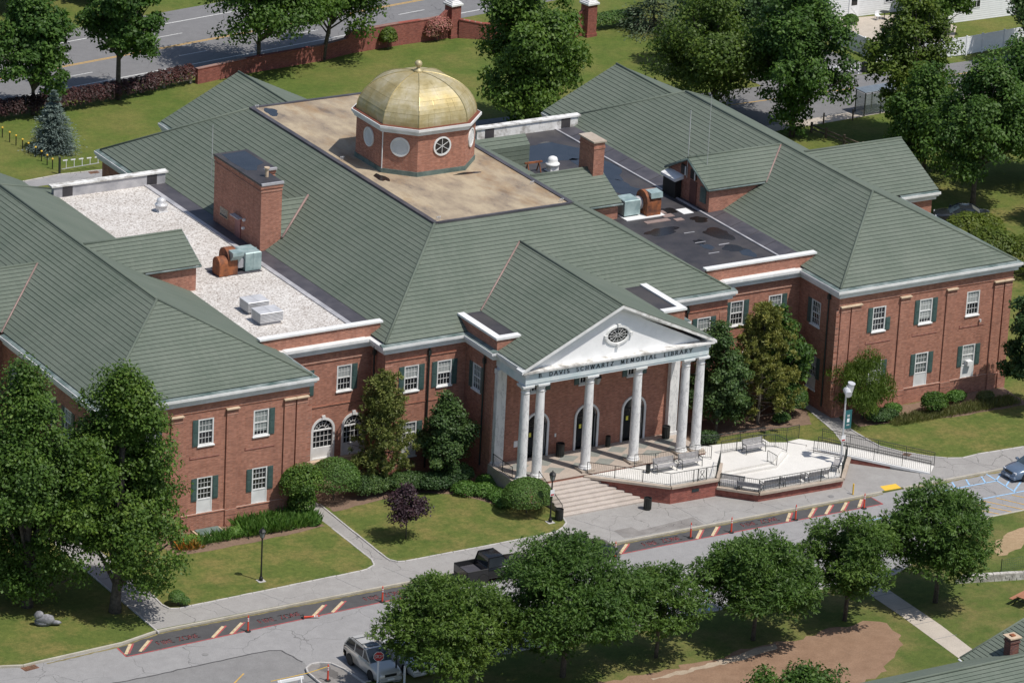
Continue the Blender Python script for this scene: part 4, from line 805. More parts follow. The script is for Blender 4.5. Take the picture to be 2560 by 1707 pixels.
# ------------------------------------------------------------------ setting
def struct(name, mb, mat, parent=None):
    o = mb.build(name, mat, parent)
    if parent is None: o["kind"] = "structure"
    return o
struct('ground', MB().sheet([(-900, -700), (1500, -700), (1500, 2200), (-900, 2200)], -0.12), M['grass_back'])
struct('campus_lawn', MB().prism([(-160, -6.9), (-49.8, -6.85), (-48.5, -7.3), (-47.7, -7.2), (-41.5, -6.8), (-38.8, -6.1), (-24, -5.95), (160, -5.95), (160, 300), (-160, 300)], -0.2, 0.0), M['grass_back'])
struct('west_lawn', MB().sheet([(-120, -6.8), (-49.8, -6.7), (-48.5, -7.1), (-47.7, -7.0), (-41.5, -6.6), (-38.85, -5.95), (-38.85, 10), (-38.85, 40), (-120, 40)], 0.006), M['grass_front'])
struct('parking_lot', MB().sheet([(-130, -5.9), (130, -5.9), (130, -12.7), (21.0, -12.7), (9.3, -18.1), (-30.5, -18.3), (-30.6, -60), (-130, -60)], -0.1), M['asphalt'])
struct('south_lawn', MB().prism([(-30.5, -18.1), (9.3, -17.95), (21, -12.57), (130, -12.6), (130, -90), (-30.5, -90)], -0.2, 0.0), M['grass_south'])
rn = random.Random(5)
def rough_line(pts, amp=0.12, step=0.7, closed=False):
    out = []
    P = pts+[pts[0]] if closed else pts
    for a, b in zip(P[:-1], P[1:]):
        L = math.hypot(b[0]-a[0], b[1]-a[1]); n = max(1, int(L/step))
        for i in range(n):
            t = i/n; out.append((a[0]+(b[0]-a[0])*t+rn.uniform(-amp, amp)*(i > 0), a[1]+(b[1]-a[1])*t+rn.uniform(-amp, amp)*(i > 0)))
    if not closed: out.append(P[-1])
    return out
struct('asphalt_patch', MB().sheet(rough_line([(-60, -11.9), (-45, -11.76), (-41, -11.69), (-36, -11.48), (-33.6, -11.44), (-32.9, -11.75), (-32.5, -13.8), (-32.6, -40), (-60, -40)], 0.07, 0.5, True), -0.094), M['asphalt_dark'])
seam = MB(); sl = rough_line([(-60, -11.9), (-45, -11.76), (-41, -11.69), (-36, -11.48), (-33.6, -11.44), (-32.9, -11.75), (-32.5, -13.8)], 0.06, 0.5)
for a, b in zip(sl[:-1], sl[1:]): seam.bar((a[0], a[1], -0.09), (b[0], b[1], -0.09), 0.11, 0.004)
struct('tar_seam', seam, M['fire_asphalt'])
struct('fire_lane', MB().sheet([(-42.0, -7.1), (-39, -6.15), (-24, -6.02), (15.55, -6.0), (15.6, -6.3), (15.68, -7.6), (-2, -7.5), (-22.7, -7.85), (-42.09, -8.62)], -0.094), M['fire_asphalt'])
def stripe(mb, a, b, w, z=-0.088, h=0.003): mb.bar((a[0], a[1], z), (b[0], b[1], z), w, h)
rl = MB()
for a, b in (((-42.05, -7.2), (-42.09, -8.6)), ((-42.09, -8.6), (-22.7, -7.83)), ((-22.7, -7.83), (-2, -7.5)), ((-2, -7.5), (15.68, -7.58)), ((15.68, -7.58), (15.6, -6.2))): stripe(rl, a, b, 0.1)
struct('red_lane_line', rl, M['redline'])
ss = [(-41.97, -41.06), (-41.0, -39.75), (-35.95, -34.57), (-34.66, -33.24), (-28.63, -27.23), (-27.25, -25.83), (-5.37, -4.14), (0.66, 1.74), (1.89, 3.03), (7.9, 8.9), (9.7, 10.89), (11.06, 12.26), (12.38, 13.54), (13.75, 14.8)]
cr_, rd_ = MB(), MB()
for a, b in ss:
    ya = -7.45 if a > -10 else -7.95 if a > -30 else -8.25; yb = -6.3 if a > -10 else -6.75 if a > -30 else -7.0
    stripe(cr_, (a, ya), (b, yb), 0.2, -0.085); stripe(rd_, (a+0.2, ya), (b+0.2, yb), 0.14, -0.086)
struct('cream_bay_stripes', cr_, M['cream']); struct('red_bay_stripes', rd_, M['redline'])
def ground_text(s, x0, x1, y, h, mat, z=-0.088, slope=0.03):
    e = tag(bpy.data.objects.new('painted_lettering', None), kind='structure'); COL.objects.link(e); e.location = (x0, y, z); e.rotation_euler = (R(-90), 0, 0); e.rotation_euler = (0, 0, slope)
    words = s.split(' '); tot = text_width(s, h, 0.08); k = (x1-x0)/tot; x = 0
    for c in s:
        if c == ' ': x += 0.6*h*k; continue
        m, w = glyph_mesh(c, h, mat, 0.17, 0.003, False); o = obj('letter', m, e, (x, 0, 0)); o.rotation_euler = (R(-90), 0, 0); o.scale = (k, 1, 1); x += (w+0.08)*k
for x0, x1, y, sl_ in ((-39.5, -36.5, -7.9, 0.02), (-32.2, -29.1, -7.6, 0.02), (-24.4, -21.4, -7.3, 0.02), (-3.2, -0.2, -7.1, 0.0), (4.7, 7.66, -7.05, 0.0)): ground_text('FIRE ZONE', x0, x1, y, 0.55, M['redtext'], -0.088, sl_)
bl = MB()
for a, b in (((20.0, -7.33), (25.44, -7.38)), ((25.5, -6.1), (25.4, -9.68)), ((18.0, -9.6), (40, -9.8)), ((20.0, -7.33), (20.0, -9.6)), ((25.45, -8.42), (26.9, -7.2)), ((25.45, -9.4), (27.4, -7.8)), ((25.45, -7.3), (26.4, -6.5)), ((23.16, -7.35), (23.6, -6.3)), ((24.49, -7.38), (24.9, -6.3)), ((22.0, -7.33), (22.4, -6.3)), ((27.6, -6.1), (27.6, -9.7)), ((12.0, -9.6), (18, -9.6)), ((12, -9.6), (12, -12.5)), ((-14, -17.8), (-11.5, -13.5)), ((-11, -17.8), (-8.5, -13.5)), ((-8, -17.8), (-5.5, -13.5)), ((-5, -17.8), (-2.5, -13.5)), ((-1, -17.8), (-0.2, -13.5)), ((2.5, -17.8), (3.4, -13.5)), ((6, -17.8), (6.9, -13.5)), ((6.6, -16.8), (9.5, -14)), ((7.2, -17.5), (10, -15))): stripe(bl, a, b, 0.12)
struct('blue_bay_lines', bl, M['blue'])
yl = MB()
for a, b in (((24.9, -9.9), (26.6, -12.3)), ((23.58, -9.9), (25.2, -12.5)), ((22.36, -9.9), (24.2, -12.5)), ((21.5, -10.2), (23.2, -12.5)), ((20.6, -10.4), (22.2, -12.5)), ((26.5, -9.95), (28.2, -12.5)), ((-38, -15), (-36.6, -13.8)), ((-37, -16.5), (-36.2, -15.6))): stripe(yl, a, b, 0.1)
struct('yellow_hatch_lines', yl, M['yellow'])
struct('yellow_ramp_pad', MB().prism([(17.15, -5.1), (18.44, -5.14), (18.36, -5.93), (17.02, -5.88)], 0.012, 0.016), M['yellowpad'])
struct('pavement', MB().sheet([(-38.85, -5.9), (-24, -5.82), (130, -5.82), (130, -2.9), (24, -2.2), (23, 11.9), (-21.0, 12.0), (-38.85, 12)], 0.010), M['walk'])
kb = MB(); kp = [(-49.8, -6.85), (-48.5, -7.3), (-47.7, -7.2), (-41.5, -6.8), (-38.8, -6.1), (-24, -5.95), (16.7, -5.95), (16.75, -5.96)]
for a, b in zip(kp[:-1], kp[1:]): kb.bar((a[0], a[1], -0.03), (b[0], b[1], -0.03), 0.16, 0.13)
kb.bar((18.5, -5.95, -0.03), (130, -5.95, -0.03), 0.16, 0.13); kb.bar((-130, -6.9, -0.03), (-49.8, -6.85, -0.03), 0.16, 0.13)
kb.bar((-30.5, -18.2, -0.03), (9.3, -18.03, -0.03), 0.16, 0.13); kb.bar((9.3, -18.03, -0.03), (21, -12.65, -0.03), 0.16, 0.13); kb.bar((21, -12.65, -0.03), (130, -12.65, -0.03), 0.16, 0.13)
struct('kerb', kb, M['kerb'])
# grass edge strips along the gutter
# lawns framed by granite kerb stones
LAWN1 = [(-36.6, 7.0), (-36.59, -0.57), (-36.63, -1.21), (-36.73, -2.73), (-36.55, -3.46), (-36.02, -3.68), (-35.1, -3.6), (-22.66, -3.21), (-22.05, -3.1), (-21.34, -2.72), (-21.06, -1.89), (-20.97, 3.77), (-21.0, 7.0)]
LAWN2 = [(-19.78, 7.8), (-19.85, 5.95), (-20.05, -1.9), (-19.98, -2.45), (-19.7, -2.85), (-19.16, -3.01), (-8.38, -2.95), (-7.4, -2.75), (-6.7, -2.35), (-6.15, -1.82), (-5.87, -0.94), (-5.87, 2.0), (-7.4, 2.05), (-7.45, 10.1), (-13.75, 10.1), (-13.8, 12.0), (-19.78, 12.0)]
LAWN3 = [(21.9, 7.0), (21.25, 4.62), (21.25, 2.4), (21.37, 0.9), (22.2, -0.55), (23.56, -2.07), (24.49, -2.79), (25.5, -3.2), (26.87, -3.06), (30.83, -3.23), (120, -3.3), (120, 40), (36.5, 40), (36.5, 7.0)]
LAWN4 = [(7.9, 4.7), (9.5, 4.15), (13.5, 4.05), (15.4, 3.6), (17.6, 1.75), (18.95, 1.85), (19.89, 4.57), (20.5, 8.44), (20.55, 12.0), (13.85, 12.0), (13.75, 10.1), (7.9, 10.1)]
for nm, poly in (('front_lawn', LAWN1), ('front_lawn', LAWN2), ('front_lawn', LAWN3), ('front_lawn', LAWN4)): struct(nm, MB().prism(poly, -0.05, 0.045), M['grass_front'])
SM = MB().bbox(-0.5, 0.5, -0.06, 0.06, -0.05, 0.08, 0.02).mesh('kerb_stone', M['kerbstone'])
def kerb_stones(name, pts, L=0.92):
    e = bpy.data.objects.new(name, None); COL.objects.link(e); e["kind"] = "structure"
    segs = [(a, b, math.hypot(b[0]-a[0], b[1]-a[1])) for a, b in zip(pts[:-1], pts[1:])]
    for a, b, l in segs:
        n = max(1, round(l/L)); ang = math.atan2(b[1]-a[1], b[0]-a[0])
        for i in range(n):
            t = (i+0.5)/n; o = obj('kerb_stone', SM, e, (a[0]+(b[0]-a[0])*t+rn.uniform(-0.01, 0.01), a[1]+(b[1]-a[1])*t+rn.uniform(-0.012, 0.012), rn.uniform(-0.008, 0.008)), ang+rn.uniform(-0.015, 0.015)); o.scale = ((l/n-0.025), 1, 1)
kerb_stones('granite_edging', LAWN1[1:-1]); kerb_stones('granite_edging', LAWN2[:11]); kerb_stones('granite_edging', LAWN3[1:11][:9]+[(60, -3.25)]); kerb_stones('granite_edging', [(-38.8, -6.4), (-38.77, -0.25), (-38.8, 10)])
kerb_stones('granite_edging', [(19.0, 1.9), (19.89, 4.57), (20.5, 8.44)])
# traffic island by the lot entrance
ISL = [(-33.05, -18.4), (-33.05, -15.52), (-32.82, -14.89), (-32.3, -14.51), (-31.7, -14.55), (-31.1, -14.95), (-30.75, -15.97), (-30.55, -18.4)]
struct('traffic_island', MB().prism(ISL, -0.11, -0.02), M['pathdark']); kerb_stones('granite_edging', ISL)
for a, b in (((-33.6, -3.6), (-33.0, -5.85)), ((-30.2, -3.45), (-29.2, -5.85)), ((-24.6, -3.3), (-23.9, -5.85)), ((-20.9, -3.2), (-20.2, -5.85)), ((-12.0, -3.05), (-11.3, -5.85)), ((-5.4, -1.2), (-3.2, -5.8)), ((2.1, -2.0), (2.6, -5.8)), ((7.9, -4.1), (8.6, -5.8)), ((14.7, -4.3), (14.5, -5.8)), ((25.5, -3.3), (26.3, -5.8)), ((21.7, -4.8), (22.0, -5.8)), ((-20.95, 1.6), (-19.95, 1.75)), ((-38.7, -2.0), (-36.8, -2.4))):
    jl = MB(); L = rough_line([a, b], 0.05, 0.3)
    for p, q in zip(L[:-1], L[1:]): jl.bar((p[0], p[1], 0.0125), (q[0], q[1], 0.0125), 0.05, 0.004)
    struct('pavement_joint', jl, M['asphalt_dark'])
ms_ = MB(); e = rough_line([(-47, -7.42), (-41.5, -6.95), (-38.8, -6.25), (-24, -6.08), (16.7, -6.08)], 0.03, 0.35); f = rough_line([(16.7, -6.2), (-24, -6.2), (-38.8, -6.4), (-41.5, -7.1), (-47, -7.55)], 0.06, 0.3)
struct('gutter_moss', ms_.sheet(e+f, -0.09), M['moss'])
ms_ = MB(); e = rough_line([(18.6, -6.06), (60, -6.06)], 0.03, 0.35); f = rough_line([(60, -6.2), (18.6, -6.2)], 0.08, 0.3); struct('gutter_moss', ms_.sheet(e+f, -0.09), M['moss'])
# plaza patch, planting beds
struct('pavement_patch', MB().sheet([(-3.86, -4.2), (-2.44, -4.15), (-2.34, -4.9), (2.3, -4.4), (2.3, -5.75), (-3.9, -5.6)], 0.014), M['pathdark'])
struct('flower_bed', MB().sheet(rough_line([(-32.3, 3.9), (-29.5, 3.7), (-26.3, 3.8), (-21.25, 4.3), (-21.2, 6.95), (-33, 6.95)], 0.1, 0.6, True), 0.052), M['mulch'])
struct('flower_bed', MB().sheet(rough_line([(-19.6, 6.2), (-13, 6.9), (-10.2, 5.3), (-8.6, 2.2), (-7.5, 2.1), (-7.5, 10.0), (-13.7, 10.0), (-13.9, 11.9), (-19.6, 11.9)], 0.1, 0.6, True), 0.052), M['mulch'])
struct('flower_bed', MB().sheet(rough_line([(8.1, 6.8), (12.5, 7.0), (19.2, 6.4), (20.3, 8.6), (20.4, 11.8), (14, 11.8), (13.6, 10), (8.1, 10)], 0.1, 0.6, True), 0.052), M['mulch'])
struct('flower_bed', MB().sheet(rough_line([(22.1, 4.6), (25, 4.4), (30, 3.4), (36, 3.3), (36.4, 6.9), (22.1, 6.9)], 0.1, 0.6, True), 0.052), M['mulch'])
# south side: soil, straw, walks
struct('bare_soil', MB().sheet(rough_line([(-30, -24.6), (-12.5, -24.35), (-9, -24.4), (-5.85, -23.95), (-4.2, -23.9), (-1.5, -23.8), (1.2, -23.5), (3.2, -23.35), (4.4, -24.3), (4.1, -25.4), (3.65, -26.7), (1.8, -28.9), (-1.1, -31.0), (-4, -31.4), (-12, -31.5), (-30, -33)], 0.35, 0.6, True), 0.007), M['dirt'])
struct('sandy_track', MB().sheet(rough_line([(-14, -25.1), (-9, -24.75), (-6.2, -24.2), (-4, -24.0), (-4.2, -24.6), (-6.4, -25.0), (-9.5, -25.3), (-14, -25.4)], 0.16, 0.4, True), 0.013), M['track'])
struct('straw_patch', MB().sheet(rough_line([(17.6, -18.4), (18.2, -17.2), (19.05, -16.1), (21.6, -15.1), (30, -13.9), (30, -16.5), (22, -16.6), (20.3, -17.5), (18.2, -18.5)], 0.25, 0.5, True), 0.007), M['straw'])
struct('south_walk', MB().sheet([(6.0, -18.0), (7.6, -18.0), (7.45, -26), (7.1, -30.2), (5.5, -30.9), (5.9, -24)], 0.010), M['walk_new'])
struct('south_walk', MB().sheet([(-9, -31.35), (5.5, -31.3), (5.5, -32.4), (-9, -32.5)], 0.012), M['walk_new'])
for y in (-20.5, -22.9, -25.3, -27.7): struct('walk_joint', MB().box(5.75, 7.5, y, y+0.05, 0.010, 0.0125), M['asphalt_dark'])
# dual carriageway behind, side road, drives
a0 = math.atan2(103.98-95.73, 47.79+3.33); rd = Vector((math.cos(a0), math.sin(a0))); nr = Vector((-rd.y, rd.x)); o0 = Vector((18.3, 99.4))
def RP(u, v): p = o0+rd*u+nr*v; return (p.x, p.y)
def rstrip(u0, u1, v0, v1): return [RP(u0, v0), RP(u1, v0), RP(u1, v1), RP(u0, v1)]
struct('main_road', MB().sheet(rstrip(-200, 300, -1.2, 14.0), 0.008), M['road'])
w = MB().sheet(rstrip(-200, 300, -0.08, 0.08), 0.014).sheet(rstrip(-200, 300, 10.9, 11.06), 0.014)
for k in range(-20, 40):
    u = k*12.2-1.4; w.sheet(rstrip(u, u+3.0, 2.5, 2.62), 0.014); w.sheet(rstrip(u+1.2, u+4.2, 7.9, 8.02), 0.014)
struct('white_lane_lines', w, M['whiteline'])
struct('yellow_centre_lines', MB().sheet(rstrip(-200, 300, 5.0, 5.12), 0.014).sheet(rstrip(-200, 300, 5.24, 5.36), 0.014), M['yellow'])
struct('rear_drive', MB().sheet([(-60, 70), (-10.4, 74.6), (-4.2, 74.5), (2, 74.3), (2, 76.0), (-3.4, 76.2), (-6.7, 76.45), (-10.1, 76.0), (-60, 76)], 0.008), M['asphalt'])
kerb_stones('granite_edging', [(-14, 75.9), (-10.1, 76.05), (-6.7, 76.5), (-2.5, 76.2)])
struct('side_road', MB().sheet([(20, 63.5), (58, 65.6), (66, 66.0), (150, 66.5), (150, 75.5), (80, 74.3), (70.6, 74.45), (66.3, 74.75), (20, 76.5)], 0.008), M['road'])
struct('side_road_line', MB().sheet([(40, 71.5), (75, 71.35), (150, 71.0), (150, 71.12), (75, 71.47), (40, 71.62)], 0.014), M['yellow'])
struct('side_pavement', MB().sheet([(40, 63.2), (58, 64.1), (66, 64.6), (120, 65.0), (120, 66.4), (66, 66.0), (58, 65.6), (40, 64.6)], 0.012), M['walk_new'])
struct('neighbour_drive', MB().sheet([(60, 75.0), (70.3, 74.6), (72.4, 77.0), (72.0, 79.1), (71.2, 84.7), (69, 90), (60, 92)], 0.010), M['road'])
struct('patio', MB().sheet([(75.5, 82.5), (84.5, 80.5), (87, 83.5), (86.5, 88.4), (76.5, 89.9)], 0.01), M['walk_new'])
# ------------------------------------------------------------------ steps, terraces, ramp, railings
ST = thing('front_steps', 'broad flight of pale granite steps rising to the white columns', 'steps')
sx0, sx1 = -5.85, 0.75
for k in range(8):
    z1 = 1.2-k*0.152; y0 = 2.2-(k+1)*0.385; xr = -2.45+(0.75+2.45)*(k+1)/8+0.15
    MB().bbox(sx0+0.002*k, xr, y0, 2.25, z1-0.165 if k < 7 else -0.02, z1, 0.02).build('step', M['step'], ST)
tag(MB().box(-7.45, 7.45, 2.25, VY, -0.2, 1.36).build('porch', M['brick'], None), 'stone paved porch floor under the columns behind the steps', 'porch')
PO = bpy.data.objects['porch']
MB().box(-7.55, 7.55, 2.2, VY-0.004, 1.36, 1.372).build('porch_floor', M['porch'], PO)
for cx in (-5.8, -3.86, -1.85, 0.16, 2.1, 3.97, 5.9):
    for cy in (3.7, 5.2): MB().prism([(cx-0.85, cy), (cx, cy-0.62), (cx+0.85, cy), (cx, cy+0.62)], 1.372, 1.376).build('slate_inlay', M['slate'], PO)
MB().box(-7.62, -7.4, 2.1, 6.3, -0.1, 1.5).build('porch_kerb', M['copingstone'], PO)
TE = thing('upper_terrace', 'raised white terrace with brick retaining wall and stone coping beside the steps', 'terrace')
UP = [(-2.35, 2.25), (2.05, -1.85), (5.78, -1.93), (7.5, 0.4), (7.5, 2.25)]
MB().prism(UP, -0.1, 1.12).build('retaining_wall', M['brick_dark'], TE)
MB().prism([(-2.1, 2.25), (2.1, -1.65), (5.65, -1.72), (7.4, 0.45), (7.4, 2.2)], 1.12, 1.26).build('terrace_floor', M['terrace'], TE)
cp = MB()
for a, b in zip(UP[:-2], UP[1:-1]): cp.bar((a[0], a[1], 1.225), (b[0], b[1], 1.225), 0.34, 0.16)
cp.build('coping', M['copingstone'], TE)
MB().box(3.75, 4.3, -1.935, -1.9, 0.62, 0.82).build('plaque', M['letters'], TE)
LT = thing('lower_terrace', 'low white corner terrace with benches, two steps and a brick edge wall', 'terrace')
LO = [(5.8, -1.9), (7.84, -3.97), (14.6, -4.14), (17.2, -1.1), (15.3, 1.5), (15.8, 2.0), (14.8, 3.1), (13.4, 3.7), (9.4, 3.85), (8.4, 4.4), (7.52, 4.4), (7.52, 0.45)]
MB().prism(LO, -0.1, 0.54).build('retaining_wall', M['brick_dark'], LT)
MB().prism([(5.95, -1.75), (7.9, -3.8), (14.5, -3.95), (17.05, -1.1), (15.25, 1.4), (15.7, 2.0), (14.75, 3.0), (13.35, 3.6), (7.6, 4.3), (7.6, 0.5)], 0.54, 0.66).build('terrace_floor', M['terrace'], LT)
cp = MB()
for a, b in zip(LO[:3], LO[1:4]): cp.bar((a[0], a[1], 0.62), (b[0], b[1], 0.62), 0.36, 0.16)
cp.build('coping', M['copingstone'], LT)
MB().prism([(6.35, -1.25), (7.6, -0.68), (11.5, -0.68), (13.6, 1.1), (13.35, 3.55), (7.62, 4.2), (7.62, 0.5)], 0.66, 0.83).build('step', M['terrace'], LT)
MB().prism([(6.75, -0.85), (7.3, -0.42), (11.35, -0.3), (13.2, 1.3), (13.1, 3.5), (7.64, 4.15), (7.64, 0.55)], 0.83, 1.0).build('step', M['terrace'], LT)
RA = thing('access_ramp', 'long white concrete wheelchair ramp descending from the lower terrace', 'ramp')
d_ = Vector((0.66, -0.75)).normalized(); n_ = Vector((0.75, 0.66)).normalized()
A, B = Vector((16.0, 1.0)), Vector((21.65, -4.7)); w_ = 1.65
dv = (B-A).normalized(); nv = Vector((-dv.y, dv.x))
def rp(p, k, z): q = p+nv*k; return (q.x, q.y, z)
MB().add([rp(A, 0, -0.1), rp(B, 0, -0.1), rp(B, w_, -0.1), rp(A, w_, -0.1), rp(A, 0, 0.64), rp(B, 0, 0.03), rp(B, w_, 0.03), rp(A, w_, 0.64)], [(0, 3, 2, 1), (4, 5, 6, 7), (0, 1, 5, 4), (1, 2, 6, 5), (2, 3, 7, 6), (3, 0, 4, 7)]).build('ramp_slab', M['terrace'], RA)
MB().prism([(15.25, 1.45), (16.05, 0.7), (17.2, 1.9), (15.9, 3.2), (14.9, 3.1), (15.8, 2.0)], 0.3, 0.657).build('ramp_landing', M['terrace'], RA)
MB().bar(rp(A, -0.03, 0.66), rp(B, -0.03, 0.06), 0.16, 0.16).build('ramp_kerb', M['coping'], RA); MB().bar(rp(A, -0.06, 0.2), rp(A+dv*5.2, -0.06, 0.0), 0.06, 0.42).build('ramp_brick_side', M['brick_dark'], RA)
def railing(label, pts, h=0.92, rails=2, group=None, low=0.1):
    t = thing('railing', label, 'railing', group=group)
    P = [Vector(p) for p in pts]; top = MB(); bal = MB(); up = Vector((0, 0, 1))
    top.tube([p+up*h for p in P], 0.025, 6)
    for a, b in zip(P[:-1], P[1:]):
        top.tube([a+up*low, b+up*low], 0.016, 4)
        if rails > 2: top.tube([a+up*(h-0.18), b+up*(h-0.18)], 0.018, 4)
        L = (b-a).length; n = max(1, round(L/0.135))
        for i in range(1, n): q = a+(b-a)*i/n; bal.tube([q+up*low, q+up*(h-0.01)], 0.008, 4)
        m = max(1, round(L/1.7))
        for i in range(m): q = a+(b-a)*i/m; MB().tube([q-up*0.03, q+up*h], 0.024, 4).build('post', M['iron'], t)
    MB().tube([P[-1]-up*0.03, P[-1]+up*h], 0.024, 4).build('post', M['iron'], t)
    top.build('rails', M['iron'], t); tag(bal.build('balusters', M['iron'], t), kind='stuff'); return t
Zc = 1.3
r1 = railing('black iron railing with scrollwork panel along the upper terrace wall', [(-2.1, 2.3, Zc), (2.05, -1.75, Zc), (5.7, -1.85, Zc), (7.4, 0.3, Zc)])
sc = MB()
for k, (cx, cz) in enumerate(((4.55, 0.28), (4.55, 0.62))): sc.tube([(cx+0.15*math.cos(i*math.pi/6), -1.82, Zc+cz+0.15*math.sin(i*math.pi/6)) for i in range(13)], 0.014, 4)
sc.tube([(4.3, -1.82, Zc+0.1), (4.8, -1.82, Zc+0.85)], 0.013, 4); sc.tube([(4.8, -1.82, Zc+0.1), (4.3, -1.82, Zc+0.85)], 0.013, 4)
for x in (4.22, 4.9): sc.box(x-0.03, x+0.03, -1.85, -1.79, Zc+0.05, Zc+0.9)
sc.build('scroll_panel', M['iron'], r1)
railing('black iron railing along the low terrace brick edge by the kerb', [(5.95, -1.95, 0.7), (7.86, -3.9, 0.7), (14.55, -4.07, 0.7), (16.9, -1.3, 0.7), (15.4, 0.6, 0.68)])
railing('curved black iron railing between porch columns and terrace benches', [(1.6, 2.15, 1.3), (3.0, 1.75, 1.3), (4.6, 1.75, 1.3), (6.4, 1.9, 1.3), (7.3, 1.3, 1.3)])
railing('black iron railing behind the mid terrace bench', [(8.8, 2.35, 1.0), (11.4, 2.4, 1.0), (13.0, 1.9, 1.0), (13.5, 1.15, 0.83)], 0.95)
railing('short black iron handrail on the white terrace steps', [(11.0, -0.15, 1.0), (11.5, -0.6, 0.68)], 0.85)
railing('green iron fence along the shrubs behind the terrace', [(7.6, 4.5, 0.75), (9.4, 3.95, 0.72), (13.4, 3.8, 0.7), (14.85, 3.2, 0.68), (15.95, 3.3, 0.68)], 1.0, 3)
railing('iron rail on the lawn edge of the wheelchair ramp', [rp(A, w_-0.05, 0.64), rp(A+dv*4, w_-0.05, 0.34), rp(B, w_-0.05, 0.03)], 1.0, 3)
railing('iron rail on the kerb edge of the wheelchair ramp', [rp(A, 0.05, 0.64), rp(A+dv*4, 0.05, 0.34), rp(B, 0.05, 0.03)], 0.95, 3)
railing('sloping black handrail beside the step shrubbery', [(-5.95, 2.3, 1.25), (-5.95, -0.9, 0.0)], 0.95)
railing('short black iron rail at the porch end beside the marble pilaster', [(-7.45, 5.9, 1.5), (-7.45, 3.3, 1.5)], 0.85)
# benches: origin at ground, back towards +y, sitter looks to -y
bs = MB(); 
for k in range(5): bs.box(-0.85, 0.85, -0.25+k*0.1, -0.17+k*0.1, 0.41, 0.445)
bb = MB()
for k in range(5): bb.box(-0.85, 0.85, 0.245+k*0.022, 0.275+k*0.022, 0.48+k*0.09, 0.555+k*0.09)
bf = MB(); bf.tube([(0, -0.27, 0), (0, -0.24, 0.4), (0, -0.25, 0.62), (0, -0.1, 0.66), (0, 0.25, 0.62)], 0.028, 5); bf.tube([(0, 0.33, 0), (0, 0.22, 0.4), (0, 0.36, 0.93)], 0.028, 5); bf.tube([(0, -0.24, 0.4), (0, 0.22, 0.4)], 0.028, 5)
BM = (bs.mesh('seat', M['benchgrey']), bb.mesh('backrest', M['benchgrey']), bf.mesh('bench_frame', M['iron']))
def bench(x, y, z, rz, label, group='slatted benches on the terraces'):
    t = thing('bench', label, 'bench', (x, y, z), rz, group); t.scale = (1, 1, 0.8 if z < 0.8 else 1.0); obj('seat', BM[0], t); obj('backrest', BM[1], t); obj('bench_frame', BM[2], t, (-0.8, 0, 0)); obj('bench_frame', BM[2], t, (0.8, 0, 0))
bench(3.2, 0.75, 1.26, 0, 'grey slatted bench next to the small bin on the upper terrace')
bench(5.25, 0.75, 1.26, 0, 'grey slatted bench beside another bench, nearer the terrace corner railing')
bench(11.15, 1.75, 1.0, 0, 'grey slatted bench alone on the mid level facing the white steps')
bench(6.75, -2.2, 0.66, R(134+180), 'low terrace bench tucked against the upper terrace brick wall'); 
bench(7.5, -3.3, 0.66, R(135), 'low terrace bench set askew at the angled railing')
bench(9.2, -3.45, 0.66, R(180), 'bench joined end to end on the low terrace, nearer the angled corner', )
bench(10.95, -3.45, 0.66, R(180), 'bench joined end to end on the low terrace, nearer the lone railing bench')
bench(12.9, -3.45, 0.66, R(180), 'lone bench with its back to the straight low terrace railing')
bench(15.3, -2.4, 0.66, R(228), 'bench beside the floodlight pole on the low terrace')
# ------------------------------------------------------------------ bins
def bin_(x, y, z, r, h, label, dome=False):
    t = thing('trash_can', label, 'trash can', (x, y, z), 0, 'black round trash cans')
    b = MB().lathe([(r*0.86, 0), (r*0.9, 0.05), (r*0.95, h*0.5), (r, h*0.9), (r*1.04, h*0.92), (r*1.04, h), (r*0.85, h), (r*0.8, h*0.9)], n=18); b.build('can_body', M['black'], t)
    sl = MB()
    for k in range(14): a = k*2*math.pi/14; sl.box(r*0.93*math.cos(a)-0.015, r*0.93*math.cos(a)+0.015, r*0.93*math.sin(a)-0.015, r*0.93*math.sin(a)+0.015, 0.06, h*0.9)
    sl.build('can_slats', M['iron'], t); MB().cyl(0, 0, h*0.86, h*0.88, r*0.82).build('can_liner', M['interior'], t)
bin_(0.15, -2.0, 0.01, 0.27, 0.85, 'black slatted trash can at the foot of the granite steps by the brick wall')
bin_(-6.35, -1.2, 0.045, 0.28, 0.8, 'black trash can beside the lamp post and round yew')
bin_(-2.2, 5.75, 1.375, 0.3, 0.95, 'black trash can between the two arched doorways on the porch')
bin_(6.3, 5.6, 1.375, 0.28, 0.9, 'black trash can beside the marble pilaster at the porch end')
bin_(1.75, 5.9, 1.375, 0.17, 0.8, 'slim black ash bin beside the middle arched doorway')
bin_(1.95, 0.95, 1.26, 0.15, 0.6, 'small black bin beside the slatted benches on the white terrace')
